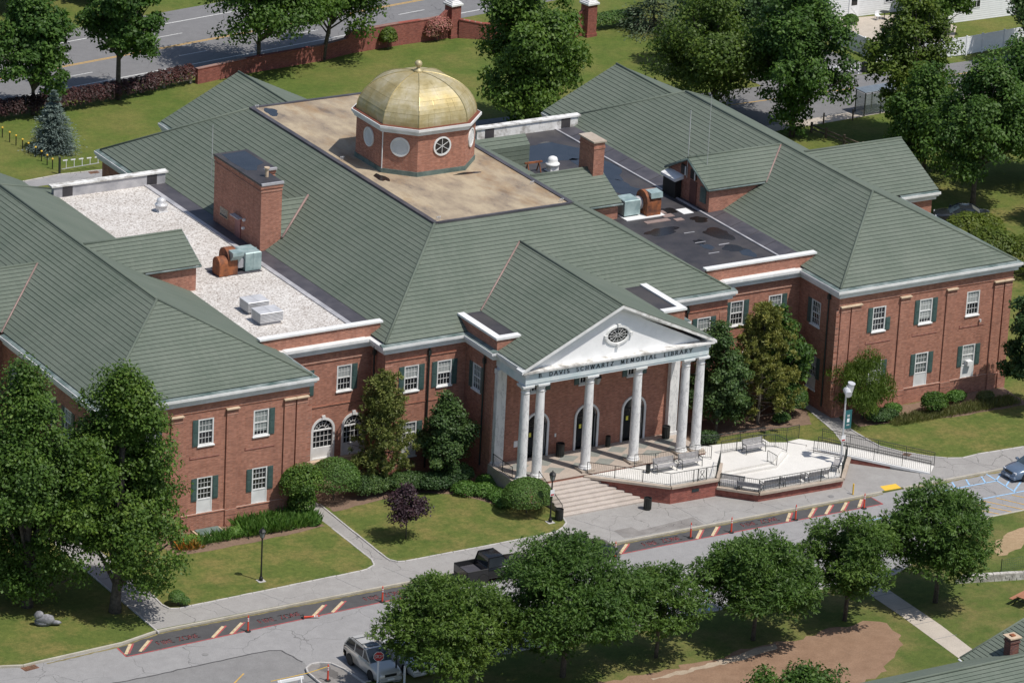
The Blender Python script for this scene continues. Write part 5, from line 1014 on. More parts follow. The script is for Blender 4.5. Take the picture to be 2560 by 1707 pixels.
# ------------------------------------------------------------------ lamps, poles, posts
def lamp(x, y, z, label, sign=False):
    t = thing('lamp_post', label, 'lamp post', (x, y, z), 0, 'black lantern lamp posts')
    MB().box(-0.25, 0.25, -0.25, 0.25, -0.02, 0.03).build('lamp_base', M['kerbstone'], t)
    MB().lathe([(0.13, 0.0), (0.13, 0.25), (0.08, 0.32), (0.055, 0.6), (0.05, 2.95), (0.08, 3.0), (0.05, 3.06)], n=10).build('post', M['black'], t)
    MB().lathe([(0.12, 3.06), (0.23, 3.45)], n=6).build('lantern_glass', mat_plain('lamp_glass', (0.22, 0.24, 0.23), 0.25), t)
    cg = MB()
    for k in range(6): a = k*math.pi/3; cg.bar((0.125*math.cos(a), 0.125*math.sin(a), 3.06), (0.235*math.cos(a), 0.235*math.sin(a), 3.45), 0.025, 0.025, (math.cos(a), math.sin(a), 0))
    cg.lathe([(0.26, 3.44), (0.26, 3.49), (0.14, 3.62), (0.05, 3.66), (0.04, 3.75), (0.01, 3.78)], n=6); cg.build('lantern_cap', M['black'], t)
    if sign:
        s = MB().box(-0.16, 0.16, -0.1, -0.085, 1.95, 2.4).build('notice', M['pure'], t); MB().box(-0.12, 0.12, -0.106, -0.1, 1.99, 2.1).build('notice_print', M['stopred'], t)
lamp(-29.28, -1.99, 0.045, 'black lantern post standing alone on the front lawn')
lamp(-7.11, -1.31, 0.045, 'black lantern post with small white notice beside the round yew', True)
lamp(-28.6, -18.7, 0.0, 'black lantern post beside the stop sign, its head in foliage')
t = thing('floodlight_pole', 'silver pole with two drum floodlights, teal banner and white notice', 'light pole', (15.95, -1.95, 0.66))
MB().lathe([(0.12, 0.0), (0.12, 0.06), (0.075, 0.1), (0.055, 5.5), (0.05, 5.7)], n=12).cyl(0, 0, 5.62, 5.86, 0.03).build('pole', M['silver'], t)
for a, b in (((-0.1, -0.45, 5.35), (0.08, 0.05, 5.5)), ((0.32, 0.1, 5.35), (0.38, -0.02, 5.95))):
    a, b = Vector(a), Vector(b); f = MB().tube([a, b], 0.24, 14); f.tube([b, b+(b-a).normalized()*0.05], 0.27, 14); f.build('floodlight', M['alu'], t, smooth=False)
MB().tube([(0, 0, 5.6), (0.35, 0.05, 5.6)], 0.03, 6).build('floodlight_bracket', M['silver'], t)
MB().box(0.06, 0.62, -0.012, 0.012, 2.62, 4.0).build('banner', M['banner'], t); 
for z, h, w in ((3.5, 0.16, 0.2), (2.85, 0.1, 0.24)): MB().box(0.34-w/2, 0.34+w/2, -0.018, -0.012, z, z+h).build('banner_print', M['silver'], t)
MB().box(0.24, 0.44, -0.018, -0.012, 3.1, 3.38).build('banner_emblem', M['pure'], t)
MB().box(-0.17, 0.17, -0.1, -0.085, 1.75, 2.2).build('notice', M['pure'], t); MB().box(-0.13, 0.13, -0.106, -0.1, 1.79, 1.9).build('notice_print', M['stopred'], t)
def delineator(x, y, z, label, flat=None):
    t = thing('traffic_delineator', label, 'delineator', (x, y, z), 0, 'orange traffic delineator posts')
    MB().lathe([(0.2, 0), (0.2, 0.04), (0.09, 0.07)], n=8).build('rubber_base', M['rubber'], t)
    MB().lathe([(0.065, 0.05), (0.055, 0.4), (0.045, 1.0), (0.03, 1.02), (0.03, 1.08), (0.045, 1.1)], n=10).build('tube', M['orange'], t)
    for z0 in (0.72, 0.86): MB().cyl(0, 0, z0, z0+0.075, 0.053, 0.051, 10).build('reflective_band', M['reflect'], t)
    if flat is not None: t.rotation_euler = (R(86), 0, flat); t.location.z = z+0.09
    return t
dl = [(-33.5, -8.35, 'upright orange delineator on the red line nearest the toppled one'), (-23.56, -7.85, 'upright orange delineator behind the rear of the black pickup'), (-5.97, -7.8, 'orange delineator at the front bumper of the dark estate car'), (0.35, -7.15, 'orange delineator by the lane stripes in front of the granite steps'), (3.36, -7.5, 'orange delineator just before the FIRE ZONE lettering by the terrace wall'), (8.58, -7.45, 'orange delineator just after the FIRE ZONE lettering by the terrace wall'), (14.03, -7.7, 'orange delineator at the end of the fire lane by the yellow bollard'), (-32.44, -17.0, 'orange delineator on the kerbed island with caution tape')]
for x, y, l in dl: delineator(x, y, -0.094 if y > -10 else -0.02, l)
delineator(-29.4, -8.0, -0.094, 'toppled orange delineator lying across the painted lettering', R(66))
tag(MB().tube([(-32.44, -17.0, 0.95), (-33.8, -16.9, 0.72), (-36.2, -16.6, 0.5)], 0.02, 4).build('caution_tape', M['yellowpad']), 'yellow caution tape strung from an orange delineator', 'tape')
t = thing('barricade', 'white plank barricade lying by the kerbed island', 'barricade', (-35.0, -16.9, -0.1)); MB().box(-0.9, 0.9, -0.05, 0.05, 0.5, 0.68).build('plank', M['pure'], t)
for x in (-0.7, 0.7): MB().bar((x, -0.3, 0), (x, 0.0, 0.7), 0.06, 0.06).bar((x, 0.3, 0), (x, 0.0, 0.7), 0.06, 0.06).build('leg', M['pure'], t)
tag(MB().cyl(0, 0, 0, 0.8, 0.055, 0.055, 12).cyl(0, 0, 0.8, 0.84, 0.05, 0.02, 12).build('bollard', M['yellowpad'], None, (14.58, -5.55, 0.0)), 'thin yellow bollard at the kerb by the terrace corner', 'bollard')
# stop sign
t = thing('stop_sign', 'red octagonal STOP sign on a white post before the silver car', 'sign', (-30.05, -19.0, -0.02), R(-18))
MB().box(-0.05, 0.05, -0.04, 0.04, 0, 2.25).build('post', M['pure'], t)
oc8 = lambda r: [(r*math.cos(R(22.5+45*k)), r*math.sin(R(22.5+45*k))) for k in range(8)]
MB().add([(x, -0.05, 2.05+z) for x, z in oc8(0.34)]+[(x, -0.065, 2.05+z) for x, z in oc8(0.34)], [tuple(range(8)), tuple(range(15, 7, -1))]+[(i, (i+1) % 8, 8+(i+1) % 8, 8+i) for i in range(8)]).build('sign_rim', M['pure'], t)
MB().add([(x, -0.068, 2.05+z) for x, z in oc8(0.315)], [tuple(range(7, -1, -1)), ]).build('sign_face', M['stopred'], t)
fit_text('STOP', -0.25, 0.25, 0.19, M['pure'], t, -0.069, 1.955, 0.006, 0.2, False)
tag(MB().box(-0.05, 0.05, -0.05, 0.05, 0, 1.15).add([(-0.06, -0.06, 1.15), (0.06, -0.06, 1.15), (0.06, 0.06, 1.15), (-0.06, 0.06, 1.15), (0, 0, 1.24)], [(0, 1, 4), (1, 2, 4), (2, 3, 4), (3, 0, 4)]).build('white_post', M['pure'], None, (-28.35, -19.35, 0)), 'plain white post beside the black lamp post and stop sign', 'post')
# sculpture
sc = MB(); 
for (x, y, z, rx, ry, rz, s_) in ((0, 0, 0.42, 0.62, 0.3, 0.36, 1), (-0.4, 0, 0.72, 0.3, 0.24, 0.28, 2), (0.62, 0.02, 0.22, 0.4, 0.16, 0.14, 3), (-0.1, 0.1, 0.2, 0.6, 0.38, 0.25, 4)):
    rq = random.Random(s_); prof = [(max(0.02, math.sin(R(t))), -math.cos(R(t))) for t in range(5, 180, 17)]; k0 = len(sc.v); sc.lathe([(a, b) for a, b in prof], n=12)
    for i in range(k0, len(sc.v)): v = sc.v[i]; j = 1+rq.uniform(-0.09, 0.09); sc.v[i] = (x+v[0]*rx*j, y+v[1]*ry*j, z+v[2]*rz*j)
tag(sc.build('stone_sculpture', M['stone'], None, (-44.8, -2.5, 0.0), R(-25), True), 'pale grey stone animal sculpture in the shade of the big trees', 'sculpture')
# storm drain, hatches
def grate(x, y, z, rz, label, w=0.8, h=0.5):
    t = thing('drain_grate', label, 'drain', (x, y, z), rz); MB().box(-w/2, w/2, -h/2, h/2, -0.02, 0.012).build('grate_frame', M['rust'], t)
    b = MB()
    for k in range(7): b.box(-w/2+0.06+k*(w-0.12)/6.5, -w/2+0.11+k*(w-0.12)/6.5, -h/2+0.05, h/2-0.05, 0.012, 0.03)
    b.build('grate_bars', M['wood'], t)
grate(-48.2, -7.6, -0.1, R(8), 'rusty storm drain set in the kerb by the west lawn', 1.0, 0.6); grate(-4.0, 76.0, 0.02, 0, 'rusty drain in the rear drive by the white gate'); grate(22.3, -1.0, 0.02, R(30), 'rust red drain cover beside the ramp path', 0.6, 0.5)
for x, y, l in ((13.0, -5.2, 'round iron manhole cover in the pavement before the terrace corner'), (-37.5, -10.3, 'round iron manhole cover in the lot beside the red line')):
    tag(MB().cyl(0, 0, 0, 0.012, 0.22, n=18).cyl(0, 0, 0.012, 0.016, 0.18, n=18).build('manhole_cover', M['asphalt_dark'], None, (x, y, 0.011 if y > -6 else -0.1)), l, 'manhole')
MB2 = MB().box(-0.9, 0.9, -0.5, 0.5, 0, 0.12)
t = thing('cellar_hatch', 'teal cellar hatch with stone curb against the left wing', 'hatch', (-28.8, 6.3, 0.05)); MB().box(-1.0, 1.0, -0.6, 0.6, 0, 0.1).build('hatch_curb', M['tanstone'], t); MB().box(-0.85, 0.85, -0.48, 0.55, 0.1, 0.18).build('hatch_lid', M['copper_dk'], t)
t = thing('cellar_hatch', 'teal cellar hatch among tall green bed plants', 'hatch', (-24.8, 6.35, 0.05)); MB().box(-1.0, 1.0, -0.5, 0.6, 0, 0.1).build('hatch_curb', M['tanstone'], t); MB().box(-0.85, 0.85, -0.42, 0.55, 0.1, 0.26).build('hatch_lid', M['copper_dk'], t)
# ------------------------------------------------------------------ rooftop plant
def mushroom(x, y, label, mat, s=1.0):
    t = thing('roof_ventilator', label, 'ventilator', (x, y, 10.2), 0, 'mushroom roof ventilators'); MB().box(-0.42*s, 0.42*s, -0.42*s, 0.42*s, 0, 0.05).box(-0.33*s, 0.33*s, -0.33*s, 0.33*s, 0.05, 0.42*s).build('ventilator_curb', mat, t)
    MB().lathe([(0.3*s, 0.42*s), (0.5*s, 0.46*s), (0.52*s, 0.58*s), (0.42*s, 0.64*s), (0.36*s, 0.66*s), (0.37*s, 0.86*s), (0.3*s, 1.02*s), (0.15*s, 1.1*s), (0.02, 1.11*s)], n=20).build('ventilator_hood', mat, t, smooth=True)
mushroom(14.9, 36.3, 'bright white mushroom ventilator on the black roof', M['coping'], 1.05); mushroom(-16.3, 39.3, 'grey mushroom ventilator standing on white gravel', M['alu'], 0.95); mushroom(-18.1, 31.9, 'small mushroom ventilator half hidden behind the left dormer', M['alu'], 0.7)
def louvre_box(x, y, w, dpt, h, label):
    t = thing('louvred_vent_box', label, 'vent', (x, y, 10.2), 0, 'louvred aluminium roof vents'); MB().box(-w/2+0.12, w/2-0.12, -dpt/2+0.12, dpt/2-0.12, 0, 0.22).build('vent_curb', M['silverflash'], t)
    MB().box(-w/2+0.06, w/2-0.06, -dpt/2+0.06, dpt/2-0.06, 0.22, h).build('vent_core', M['darkflash'], t)
    b = MB()
    for k in range(6):
        z = 0.22+k*(h-0.25)/6; z1 = z+(h-0.25)/6*0.62
        b.box(-w/2, w/2, -dpt/2, -dpt/2+0.05, z, z1).box(-w/2, w/2, dpt/2-0.05, dpt/2, z, z1).box(-w/2, -w/2+0.05, -dpt/2+0.05, dpt/2-0.05, z, z1).box(w/2-0.05, w/2, -dpt/2+0.05, dpt/2-0.05, z, z1)
    b.build('louvre_blades', M['alu'], t); MB().bbox(-w/2-0.02, w/2+0.02, -dpt/2-0.02, dpt/2+0.02, h-0.02, h+0.04, 0.02).box(-0.012, 0.012, -dpt/2, dpt/2, h+0.04, h+0.06).build('vent_lid', M['alu'], t)
louvre_box(-19.55, 18.4, 1.6, 1.35, 0.85, 'louvred aluminium vent box on gravel, farther from the front parapet'); louvre_box(-19.7, 16.2, 1.75, 1.35, 0.85, 'louvred aluminium vent box on gravel, nearer the front parapet')
def scroll(mb, x0, x1, y, z, r, h):     # snail housing: half round top over straight sides
    pr = [(y-r, z)]+[(y-r*math.cos(k*math.pi/10), z+h-r+r*math.sin(k*math.pi/10)) for k in range(11)]+[(y+r, z)]
    n = len(pr); mb.add([(x0, a, b) for a, b in pr]+[(x1, a, b) for a, b in pr], [tuple(range(n)), tuple(range(2*n-1, n-1, -1))]+[(i, n+i, n+(i+1) % n, (i+1) % n) for i in range(n)])
t = thing('roof_blower', 'rusty twin snail blower with green hood and duct box on white gravel', 'blower', (0, 0, 0))
b = MB(); scroll(b, -18.75, -18.05, 25.75, 10.2, 0.55, 1.35); b.build('fan_housing', M['rust'], t); b = MB(); scroll(b, -18.04, -17.3, 26.0, 10.2, 0.75, 1.85); b.build('fan_housing', M['rust'], t)
MB().add([(-17.9, 25.55, 11.0), (-17.05, 25.55, 11.0), (-17.05, 25.55, 12.0), (-17.9, 25.55, 12.0), (-17.9, 24.85, 11.72), (-17.05, 24.85, 11.72), (-17.05, 24.85, 11.98), (-17.9, 24.85, 11.98)], [(0, 1, 5, 4), (4, 5, 6, 7), (3, 7, 6, 2), (0, 4, 7, 3), (1, 2, 6, 5)]).build('discharge_hood', M['galv'], t)
MB().cyl(0, 0, 0, 0.6, 0.45, n=16).build('duct_collar', M['silverflash'], t, (-16.9, 26.0, 10.55)); MB().bbox(-16.6, -15.35, 25.45, 27.1, 10.28, 11.6, 0.06).box(-16.62, -15.33, 26.25, 26.28, 11.58, 11.63).box(-16.0, -15.97, 25.43, 25.46, 10.35, 11.55).build('duct_box', M['galv'], t); MB().box(-18.9, -15.4, 25.2, 27.2, 10.2, 10.24).build('blower_pad', M['darkflash'], t)
t = thing('roof_blower', 'rust streaked blower with pale green duct box on the black roof', 'blower', (0, 0, 0))
b = MB(); scroll(b, 15.95, 17.15, 25.35, 10.2, 0.8, 1.85); b.build('fan_housing', M['rust'], t)
MB().add([(16.2, 24.45, 11.6), (17.2, 24.45, 11.6), (17.2, 25.4, 12.05), (16.2, 25.4, 12.05), (16.2, 24.5, 12.0), (17.2, 24.5, 12.0)], [(0, 1, 5, 4), (4, 5, 2, 3), (0, 4, 3), (1, 2, 5)]).build('discharge_hood', M['galv'], t)
MB().bbox(14.25, 15.6, 24.95, 26.4, 10.35, 11.5, 0.05).box(14.24, 15.61, 25.65, 25.68, 11.48, 11.53).build('duct_box', M['galv'], t); MB().tube([(15.6, 25.6, 11.0), (15.95, 25.6, 11.0)], 0.5, 18).build('duct_collar', M['silverflash'], t); MB().box(14.1, 17.4, 24.3, 26.5, 10.2, 10.25).build('blower_pad', M['coping'], t); MB().box(14.3, 15.5, 25.1, 26.3, 10.25, 10.35).build('duct_foot', M['black'], t)
t = thing('roof_intake_hut', 'black louvred intake hut with white sloping lid by the roof dormer', 'vent hut', (0, 0, 0)); MB().box(20.1, 20.62, 27.3, 29.0, 10.2, 11.7).build('hut_body', M['black'], t); MB().add([(19.95, 27.15, 11.75), (20.7, 27.15, 12.0), (20.7, 29.15, 12.0), (19.95, 29.15, 11.75), (19.95, 27.15, 11.55), (20.7, 27.15, 11.7), (20.7, 29.15, 11.7), (19.95, 29.15, 11.55)], [(0, 1, 2, 3), (4, 7, 6, 5), (0, 4, 5, 1), (1, 5, 6, 2), (2, 6, 7, 3), (3, 7, 4, 0)]).build('hut_lid', M['coping'], t)
t = thing('rusty_sawhorse', 'rusty orange steel stand on the black roof below the dome deck', 'stand', (13.4, 36.6, 10.2))
for x in (-0.5, 0.5): MB().bar((x, -0.3, 0), (x, 0, 0.75), 0.07, 0.07).bar((x, 0.3, 0), (x, 0, 0.75), 0.07, 0.07).build('leg', M['rust'], t)
MB().box(-0.75, 0.75, -0.07, 0.07, 0.72, 0.84).build('crossbar', M['rust'], t)
# ------------------------------------------------------------------ rear boundary: brick wall, pillars, gate, bollards
def brick_wall(label, pts, h, group=None, w=0.34):
    t = thing('brick_wall', label, 'wall', group=group); b = MB(); c = MB()
    for (a, ha), (e, he) in zip(zip(pts[:-1], h[:-1]), zip(pts[1:], h[1:])):
        d = (Vector(e)-Vector(a)).normalized(); n = Vector((-d.y, d.x))*w/2
        q = lambda p, s, z, k=1.0: (p[0]+n.x*s*k, p[1]+n.y*s*k, z)
        b.add([q(a, -1, -0.1), q(e, -1, -0.1), q(e, 1, -0.1), q(a, 1, -0.1), q(a, -1, ha), q(e, -1, he), q(e, 1, he), q(a, 1, ha)], [(0, 3, 2, 1), (4, 5, 6, 7), (0, 1, 5, 4), (1, 2, 6, 5), (2, 3, 7, 6), (3, 0, 4, 7)])
        c.add([q(a, -1.25, ha), q(e, -1.25, he), q(e, 1.25, he), q(a, 1.25, ha), q(a, -1.25, ha+0.09), q(e, -1.25, he+0.09), q(e, 1.25, he+0.09), q(a, 1.25, ha+0.09)], [(0, 3, 2, 1), (4, 5, 6, 7), (0, 1, 5, 4), (1, 2, 6, 5), (2, 3, 7, 6), (3, 0, 4, 7)])
    b.build('wall_body', M['brick_dark'], t); c.build('wall_coping', M['brick_dark'], t)
brick_wall('long low dark brick boundary wall under the roadside trees', [(14.3, 94.0), (19.6, 95.1), (27.4, 95.95), (30.3, 96.8)], [1.3, 1.3, 1.35, 1.4])
brick_wall('taller sunlit brick wall with flowering bush, swept up to the gate pillar', [(30.3, 96.8), (30.9, 96.95), (36, 97.5), (40.4, 97.75), (41.3, 97.8)], [1.4, 1.95, 1.98, 2.0, 2.7])
brick_wall('lower brick wall curving in from the near gate pillar behind the big tree', [(42.2, 97.4), (44, 96.3), (46.5, 95.2)], [1.7, 1.4, 1.4])
brick_wall('short brick wall sweeping up to the gate pillar by the clipped hedge', [(49.5, 94.2), (52.2, 93.9), (53.0, 93.75)], [1.4, 1.6, 2.6])
def pillar(x, y, label):
    t = thing('gate_pillar', label, 'pillar', (x, y, 0), R(8), 'brick gate pillars'); MB().box(-0.52, 0.52, -0.52, 0.52, -0.1, 3.0).box(-0.58, 0.58, -0.58, 0.58, -0.1, 0.3).build('pillar_shaft', M['brick_dark'], t)
    MB().box(-0.66, 0.66, -0.66, 0.66, 3.0, 3.16).box(-0.55, 0.55, -0.55, 0.55, 3.16, 3.28).box(-0.4, 0.4, -0.4, 0.4, 3.28, 3.4).lathe([(0.12, 3.4), (0.12, 3.5)]+[(0.3*math.sin(R(k)), 3.78-0.3*math.cos(R(k))) for k in range(20, 180, 16)], n=14).build('pillar_cap', M['coping'], t)
pillar(41.8, 97.9, 'brick gate pillar with white cap beside the pink flowering bush'); pillar(53.5, 93.7, 'brick gate pillar with white cap beside the clipped green hedge')
for i, (x, y) in enumerate([(-7.13, 86.9), (-7.07, 85.59), (-6.95, 84.6), (-6.87, 83.5), (-6.84, 82.43), (-6.73, 81.28), (-6.72, 80.15), (-6.71, 79.09), (-6.72, 78.06)]):
    t = thing('small_bollard', 'slim black bollard with yellow tip in the row on the back lawn', 'bollard', (x, y, 0), 0, 'yellow tipped bollards on the back lawn'); MB().cyl(0, 0, 0, 0.8, 0.045, n=8).build('stem', M['black'], t); MB().lathe([(0.05, 0.8), (0.09, 0.84), (0.09, 0.9), (0.02, 0.95)], n=8).build('yellow_tip', M['yellowpad'], t)
tag(MB().cyl(0, 0, 0, 1.45, 0.1, n=10).cyl(0, 0, 1.45, 1.5, 0.08, 0.02, 10).build('gate_post', M['iron'], None, (-6.75, 76.65, 0)), 'dark green gate post at the end of the bollard row', 'post')
t = thing('swing_gate', 'open white swing gate with upright bars beside the rear drive', 'gate', (0, 0, 0))
MB().bar((-6.4, 77.0, 0.28), (-3.2, 76.7, 0.5), 0.05, 0.05).build('lower_bar', M['silver'], t)
for k in range(5): x = -6.1+k*0.68; y = 77.0-0.3*k*0.2; MB().box(x-0.2, x+0.2, y-0.03, y+0.03, 0.95+k*0.0, 1.03).build('top_plate', M['pure'], t); MB().cyl(x+0.1, y, 0.3+0.05*k, 0.97, 0.03, n=6).build('upright', M['pure'], t)
# ------------------------------------------------------------------ neighbour house, fences, bus shelter
t = thing('panel_fence', 'tall white vinyl panel fence beside the neighbour drive', 'fence')
fp = [(73.2, 86.5), (73.37, 85.3), (73.45, 83.9), (73.5, 82.3), (73.55, 80.7), (73.6, 79.1), (73.65, 77.4)]
for a, b in zip(fp[:-1], fp[1:]): MB().bar((a[0], a[1], 0.88), (b[0], b[1], 0.88), 0.04, 1.6).bar((a[0], a[1], 1.7), (b[0], b[1], 1.7), 0.07, 0.07).build('panel', M['vinyl'], t)
for a in fp: MB().box(a[0]-0.07, a[0]+0.07, a[1]-0.07, a[1]+0.07, 0, 1.82).build('post', M['vinyl'], t)
t = thing('panel_fence', 'tall white vinyl panel fence along the side road verge', 'fence')
fp = [(73.65, 77.2), (76.0, 76.7), (78.5, 76.2), (80.9, 75.85), (82.5, 75.85), (84.4, 76.05), (87, 76.3), (90, 76.5)]
for a, b in zip(fp[:-1], fp[1:]): MB().bar((a[0], a[1], 0.88), (b[0], b[1], 0.88), 0.04, 1.6).bar((a[0], a[1], 1.7), (b[0], b[1], 1.7), 0.07, 0.07).build('panel', M['vinyl'], t)
for a in fp: MB().box(a[0]-0.07, a[0]+0.07, a[1]-0.07, a[1]+0.07, 0, 1.82).build('post', M['vinyl'], t)
t = thing('rail_fence', 'low white two rail fence by the neighbour drive', 'fence')
for x0, x1 in ((61.2, 63.4), (63.4, 65.7), (65.7, 67.9), (67.9, 70.1)):
    y0 = 76.3-(x0-61.2)*0.16; y1 = 76.3-(x1-61.2)*0.16
    for z in (0.4, 0.75): MB().bar((x0, y0, z), (x1, y1, z), 0.05, 0.14).build('rail', M['vinyl'], t)
for x in (61.2, 63.4, 65.7, 67.9, 70.1): y = 76.3-(x-61.2)*0.16; MB().box(x-0.07, x+0.07, y-0.07, y+0.07, 0, 0.95).build('post', M['vinyl'], t)
def house(label, x0, x1, y, depth, h, wins, doors):
    t = thing('white_house', label, 'house')
    MB().box(x0, x1, y, y+depth, 0, h).build('wall', M['siding'], t)
    n = int(h/0.2)
    for k in range(n): MB().add([(x0-0.002, y-0.025, k*0.2+0.02), (x1, y-0.025, k*0.2+0.02), (x1, y-0.003, k*0.2+0.2), (x0-0.002, y-0.003, k*0.2+0.2)], [(0, 1, 2, 3)]).build('siding_board', M['siding'], t)
    for x in (x0+0.06, x1-0.06): MB().box(x-0.08, x+0.08, y-0.05, y, 0, h).build('corner_board', M['vinyl'], t)
    for cx, z0, w, hh in wins:
        f = MB().box(cx-w/2-0.1, cx+w/2+0.1, y-0.07, y-0.02, z0-0.1, z0+hh+0.1).build('window', M['vinyl'], t); MB().box(cx-w/2, cx+w/2, y-0.08, y-0.07, z0, z0+hh).build('pane', M['pane'], f); MB().box(cx-w/2, cx+w/2, y-0.095, y-0.08, z0+hh*0.48, z0+hh*0.54).box(cx-0.02, cx+0.02, y-0.094, y-0.08, z0, z0+hh).build('muntins', M['vinyl'], f)
    for cx in doors:
        f = MB().box(cx-0.55, cx+0.55, y-0.08, y-0.02, 0.05, 2.25).build('door', M['vinyl'], t); MB().box(cx-0.32, cx+0.32, y-0.09, y-0.08, 1.15, 1.95).build('door_pane', M['pane'], f); MB().bar((cx-0.33, y-0.09, 0.25), (cx+0.33, y-0.09, 0.95), 0.02, 0.05).bar((cx-0.33, y-0.092, 0.95), (cx+0.33, y-0.092, 0.25), 0.02, 0.05).build('door_panel', M['siding'], f)
    rf = MB().add([(x0-0.4, y-0.4, h-0.02), (x1+0.4, y-0.4, h-0.02), (x1+0.4, y+depth/2, h+2.2), (x0-0.4, y+depth/2, h+2.2), (x0-0.4, y+depth+0.4, h-0.02), (x1+0.4, y+depth+0.4, h-0.02)], [(0, 1, 2, 3), (3, 2, 5, 4), (0, 3, 4), (1, 5, 2)]).build('roof', M['darkflash'], t); return t
house('white clapboard house with panelled door, seen beyond the tall vinyl fence', 76.8, 85.5, 89.6, 8, 5.6, [(83.5, 1.1, 0.8, 1.3), (81.0, 3.9, 0.8, 1.2), (78.0, 3.9, 0.8, 1.2)], [79.6])
house('white clapboard house wing with three sash windows in a row', 85.5, 95.0, 84.6, 13, 5.6, [(87.4, 1.3, 0.8, 1.3), (88.6, 1.3, 0.8, 1.3), (89.8, 1.3, 0.8, 1.3), (88.4, 4.0, 0.8, 1.2)], [])
t = thing('patio_table', 'round dark patio table with chair on the neighbour terrace', 'table', (82.0, 88.0, 0)); MB().cyl(0, 0, 0.68, 0.72, 0.45, n=16).build('table_top', M['iron'], t); MB().cyl(0, 0, 0, 0.68, 0.04, n=8).cyl(0, 0, 0, 0.03, 0.25, n=10).build('table_stem', M['iron'], t)
t = thing('patio_chair', 'white metal garden chair beside the round patio table', 'chair', (81.2, 87.9, 0)); MB().box(-0.22, 0.22, -0.22, 0.22, 0.42, 0.46).build('seat', M['vinyl'], t); MB().box(-0.22, 0.22, 0.19, 0.22, 0.46, 0.9).build('backrest', M['vinyl'], t)
for x in (-0.2, 0.2):
    for y in (-0.2, 0.2): MB().cyl(x, y, 0, 0.42, 0.02, n=6).build('leg', M['vinyl'], t)
t = thing('bus_shelter', 'glass bus shelter with flat grey roof beside the side road', 'bus shelter', (65.3, 65.2, 0), R(3))
MB().bbox(-1.9, 1.9, -0.75, 0.75, 2.1, 2.19, 0.03).build('shelter_roof', mat_plain('shelter_roof_m', (0.16, 0.19, 0.22), 0.4), t)
for x in (-1.75, 0, 1.75):
    for y in (-0.65, 0.65): MB().box(x-0.04, x+0.04, y-0.04, y+0.04, 0, 2.1).build('shelter_post', M['iron'], t)
gm, gnt, gb, go = new_mat('shelter_glass'); gb.inputs["Base Color"].default_value = (0.5, 0.55, 0.55, 1); gb.inputs["Transmission Weight"].default_value = 0.9; gb.inputs["Roughness"].default_value = 0.05
for x0, x1, y0, y1 in ((-1.7, -0.05, -0.66, -0.64), (0.05, 1.7, -0.66, -0.64), (-1.76, -1.74, -0.6, 0.6), (1.74, 1.76, -0.6, 0.6)): MB().box(x0, x1, y0, y1, 0.25, 1.95).build('shelter_pane', gm, t)
for x, y, l in ((62.0, 63.9, 'short dark wooden post on the verge before the bus shelter'), (59.05, 64.0, 'short dark wooden post at the tree edge by the side road')): tag(MB().cyl(0, 0, 0, 1.0, 0.08, 0.07, 8).build('verge_post', M['wood'], None, (x, y, 0)), l, 'post')
tag(MB().box(-0.2, 0.2, -0.2, 0.2, 0, 0.9).cyl(0, 0, 0.9, 1.0, 0.2, 0.05, 8).build('driveway_marker', M['black'], None, (70.9, 75.1, 0)), 'squat black marker post at the end of the white rail fence', 'post')
t = thing('wood_fence', 'dark split rail fence running down to the right wing', 'fence'); fp = [(56.8, 62.5), (57.15, 60.8), (57.5, 58.6), (57.9, 56.4)]
for a, b in zip(fp[:-1], fp[1:]): MB().bar((a[0], a[1], 0.65), (b[0], b[1], 0.65), 0.08, 0.1).bar((a[0], a[1], 0.3), (b[0], b[1], 0.3), 0.08, 0.1).build('rail', M['wood'], t)
for a in fp: MB().box(a[0]-0.08, a[0]+0.08, a[1]-0.08, a[1]+0.08, 0, 0.9).build('post', M['wood'], t)
t = thing('wood_fence', 'pale split rail fence between hedge and boundary wall', 'fence'); fp = [(8.8, 93.6), (11.2, 94.0), (13.9, 94.3)]
for a, b in zip(fp[:-1], fp[1:]): MB().bar((a[0], a[1], 0.75), (b[0], b[1], 0.75), 0.08, 0.12).bar((a[0], a[1], 0.35), (b[0], b[1], 0.35), 0.08, 0.12).build('rail', M['walk_new'], t)
for a in fp: MB().box(a[0]-0.09, a[0]+0.09, a[1]-0.09, a[1]+0.09, 0, 1.0).build('post', M['walk_new'], t)
# ------------------------------------------------------------------ south side: low building, stone wall, fence, picnic table
SB = thing('south_building', 'low building with green tiled roof and clinker chimney at the south walk', 'building')
LIBX = LIB
def sroof(pts, parent, under, mat):
    global hidden
    roof_plane(pts, parent, under, exposure=0.3)
und = MB(); m_ = bpy.data.meshes.new('roof'); r_ = obj('roof', m_, SB)
sroof([(1.5, -36.0, 3.0), (1.5, -42, 3.0), (8.0, -42, 5.35), (8.0, -35.9, 5.35)], r_, und, None); sroof([(-12, -46.5, 1.9), (14, -46.5, 1.9), (14, -40.0, 4.5), (-12, -40.0, 4.5)], r_, und, None)
roof_plane([(-12, -40.0, 4.5), (14, -40.0, 4.5), (14, -36.8, 3.2), (-12, -36.8, 3.2)], r_, und, 0.3)
m_.from_pydata([tuple(v) for v in und.v], [], und.f); m_.materials.append(M['underlay'])
cap('ridge_cap', (-12, -40, 4.5), (14, -40, 4.5), r_, 0.09); cap('hip_cap', (1.5, -36.0, 3.0), (8.0, -35.9, 5.35), r_, 0.07)
MB().box(2.0, 12, -41.5, -36.3, 0, 2.95).box(-11.6, 13.6, -46, -37.2, 0, 1.9).build('wall', M['brick_dark'], SB); MB().tube([(1.42, -36.0, 2.92), (1.42, -40.5, 2.92)], 0.07, 6).build('gutter', M['pure'], SB)
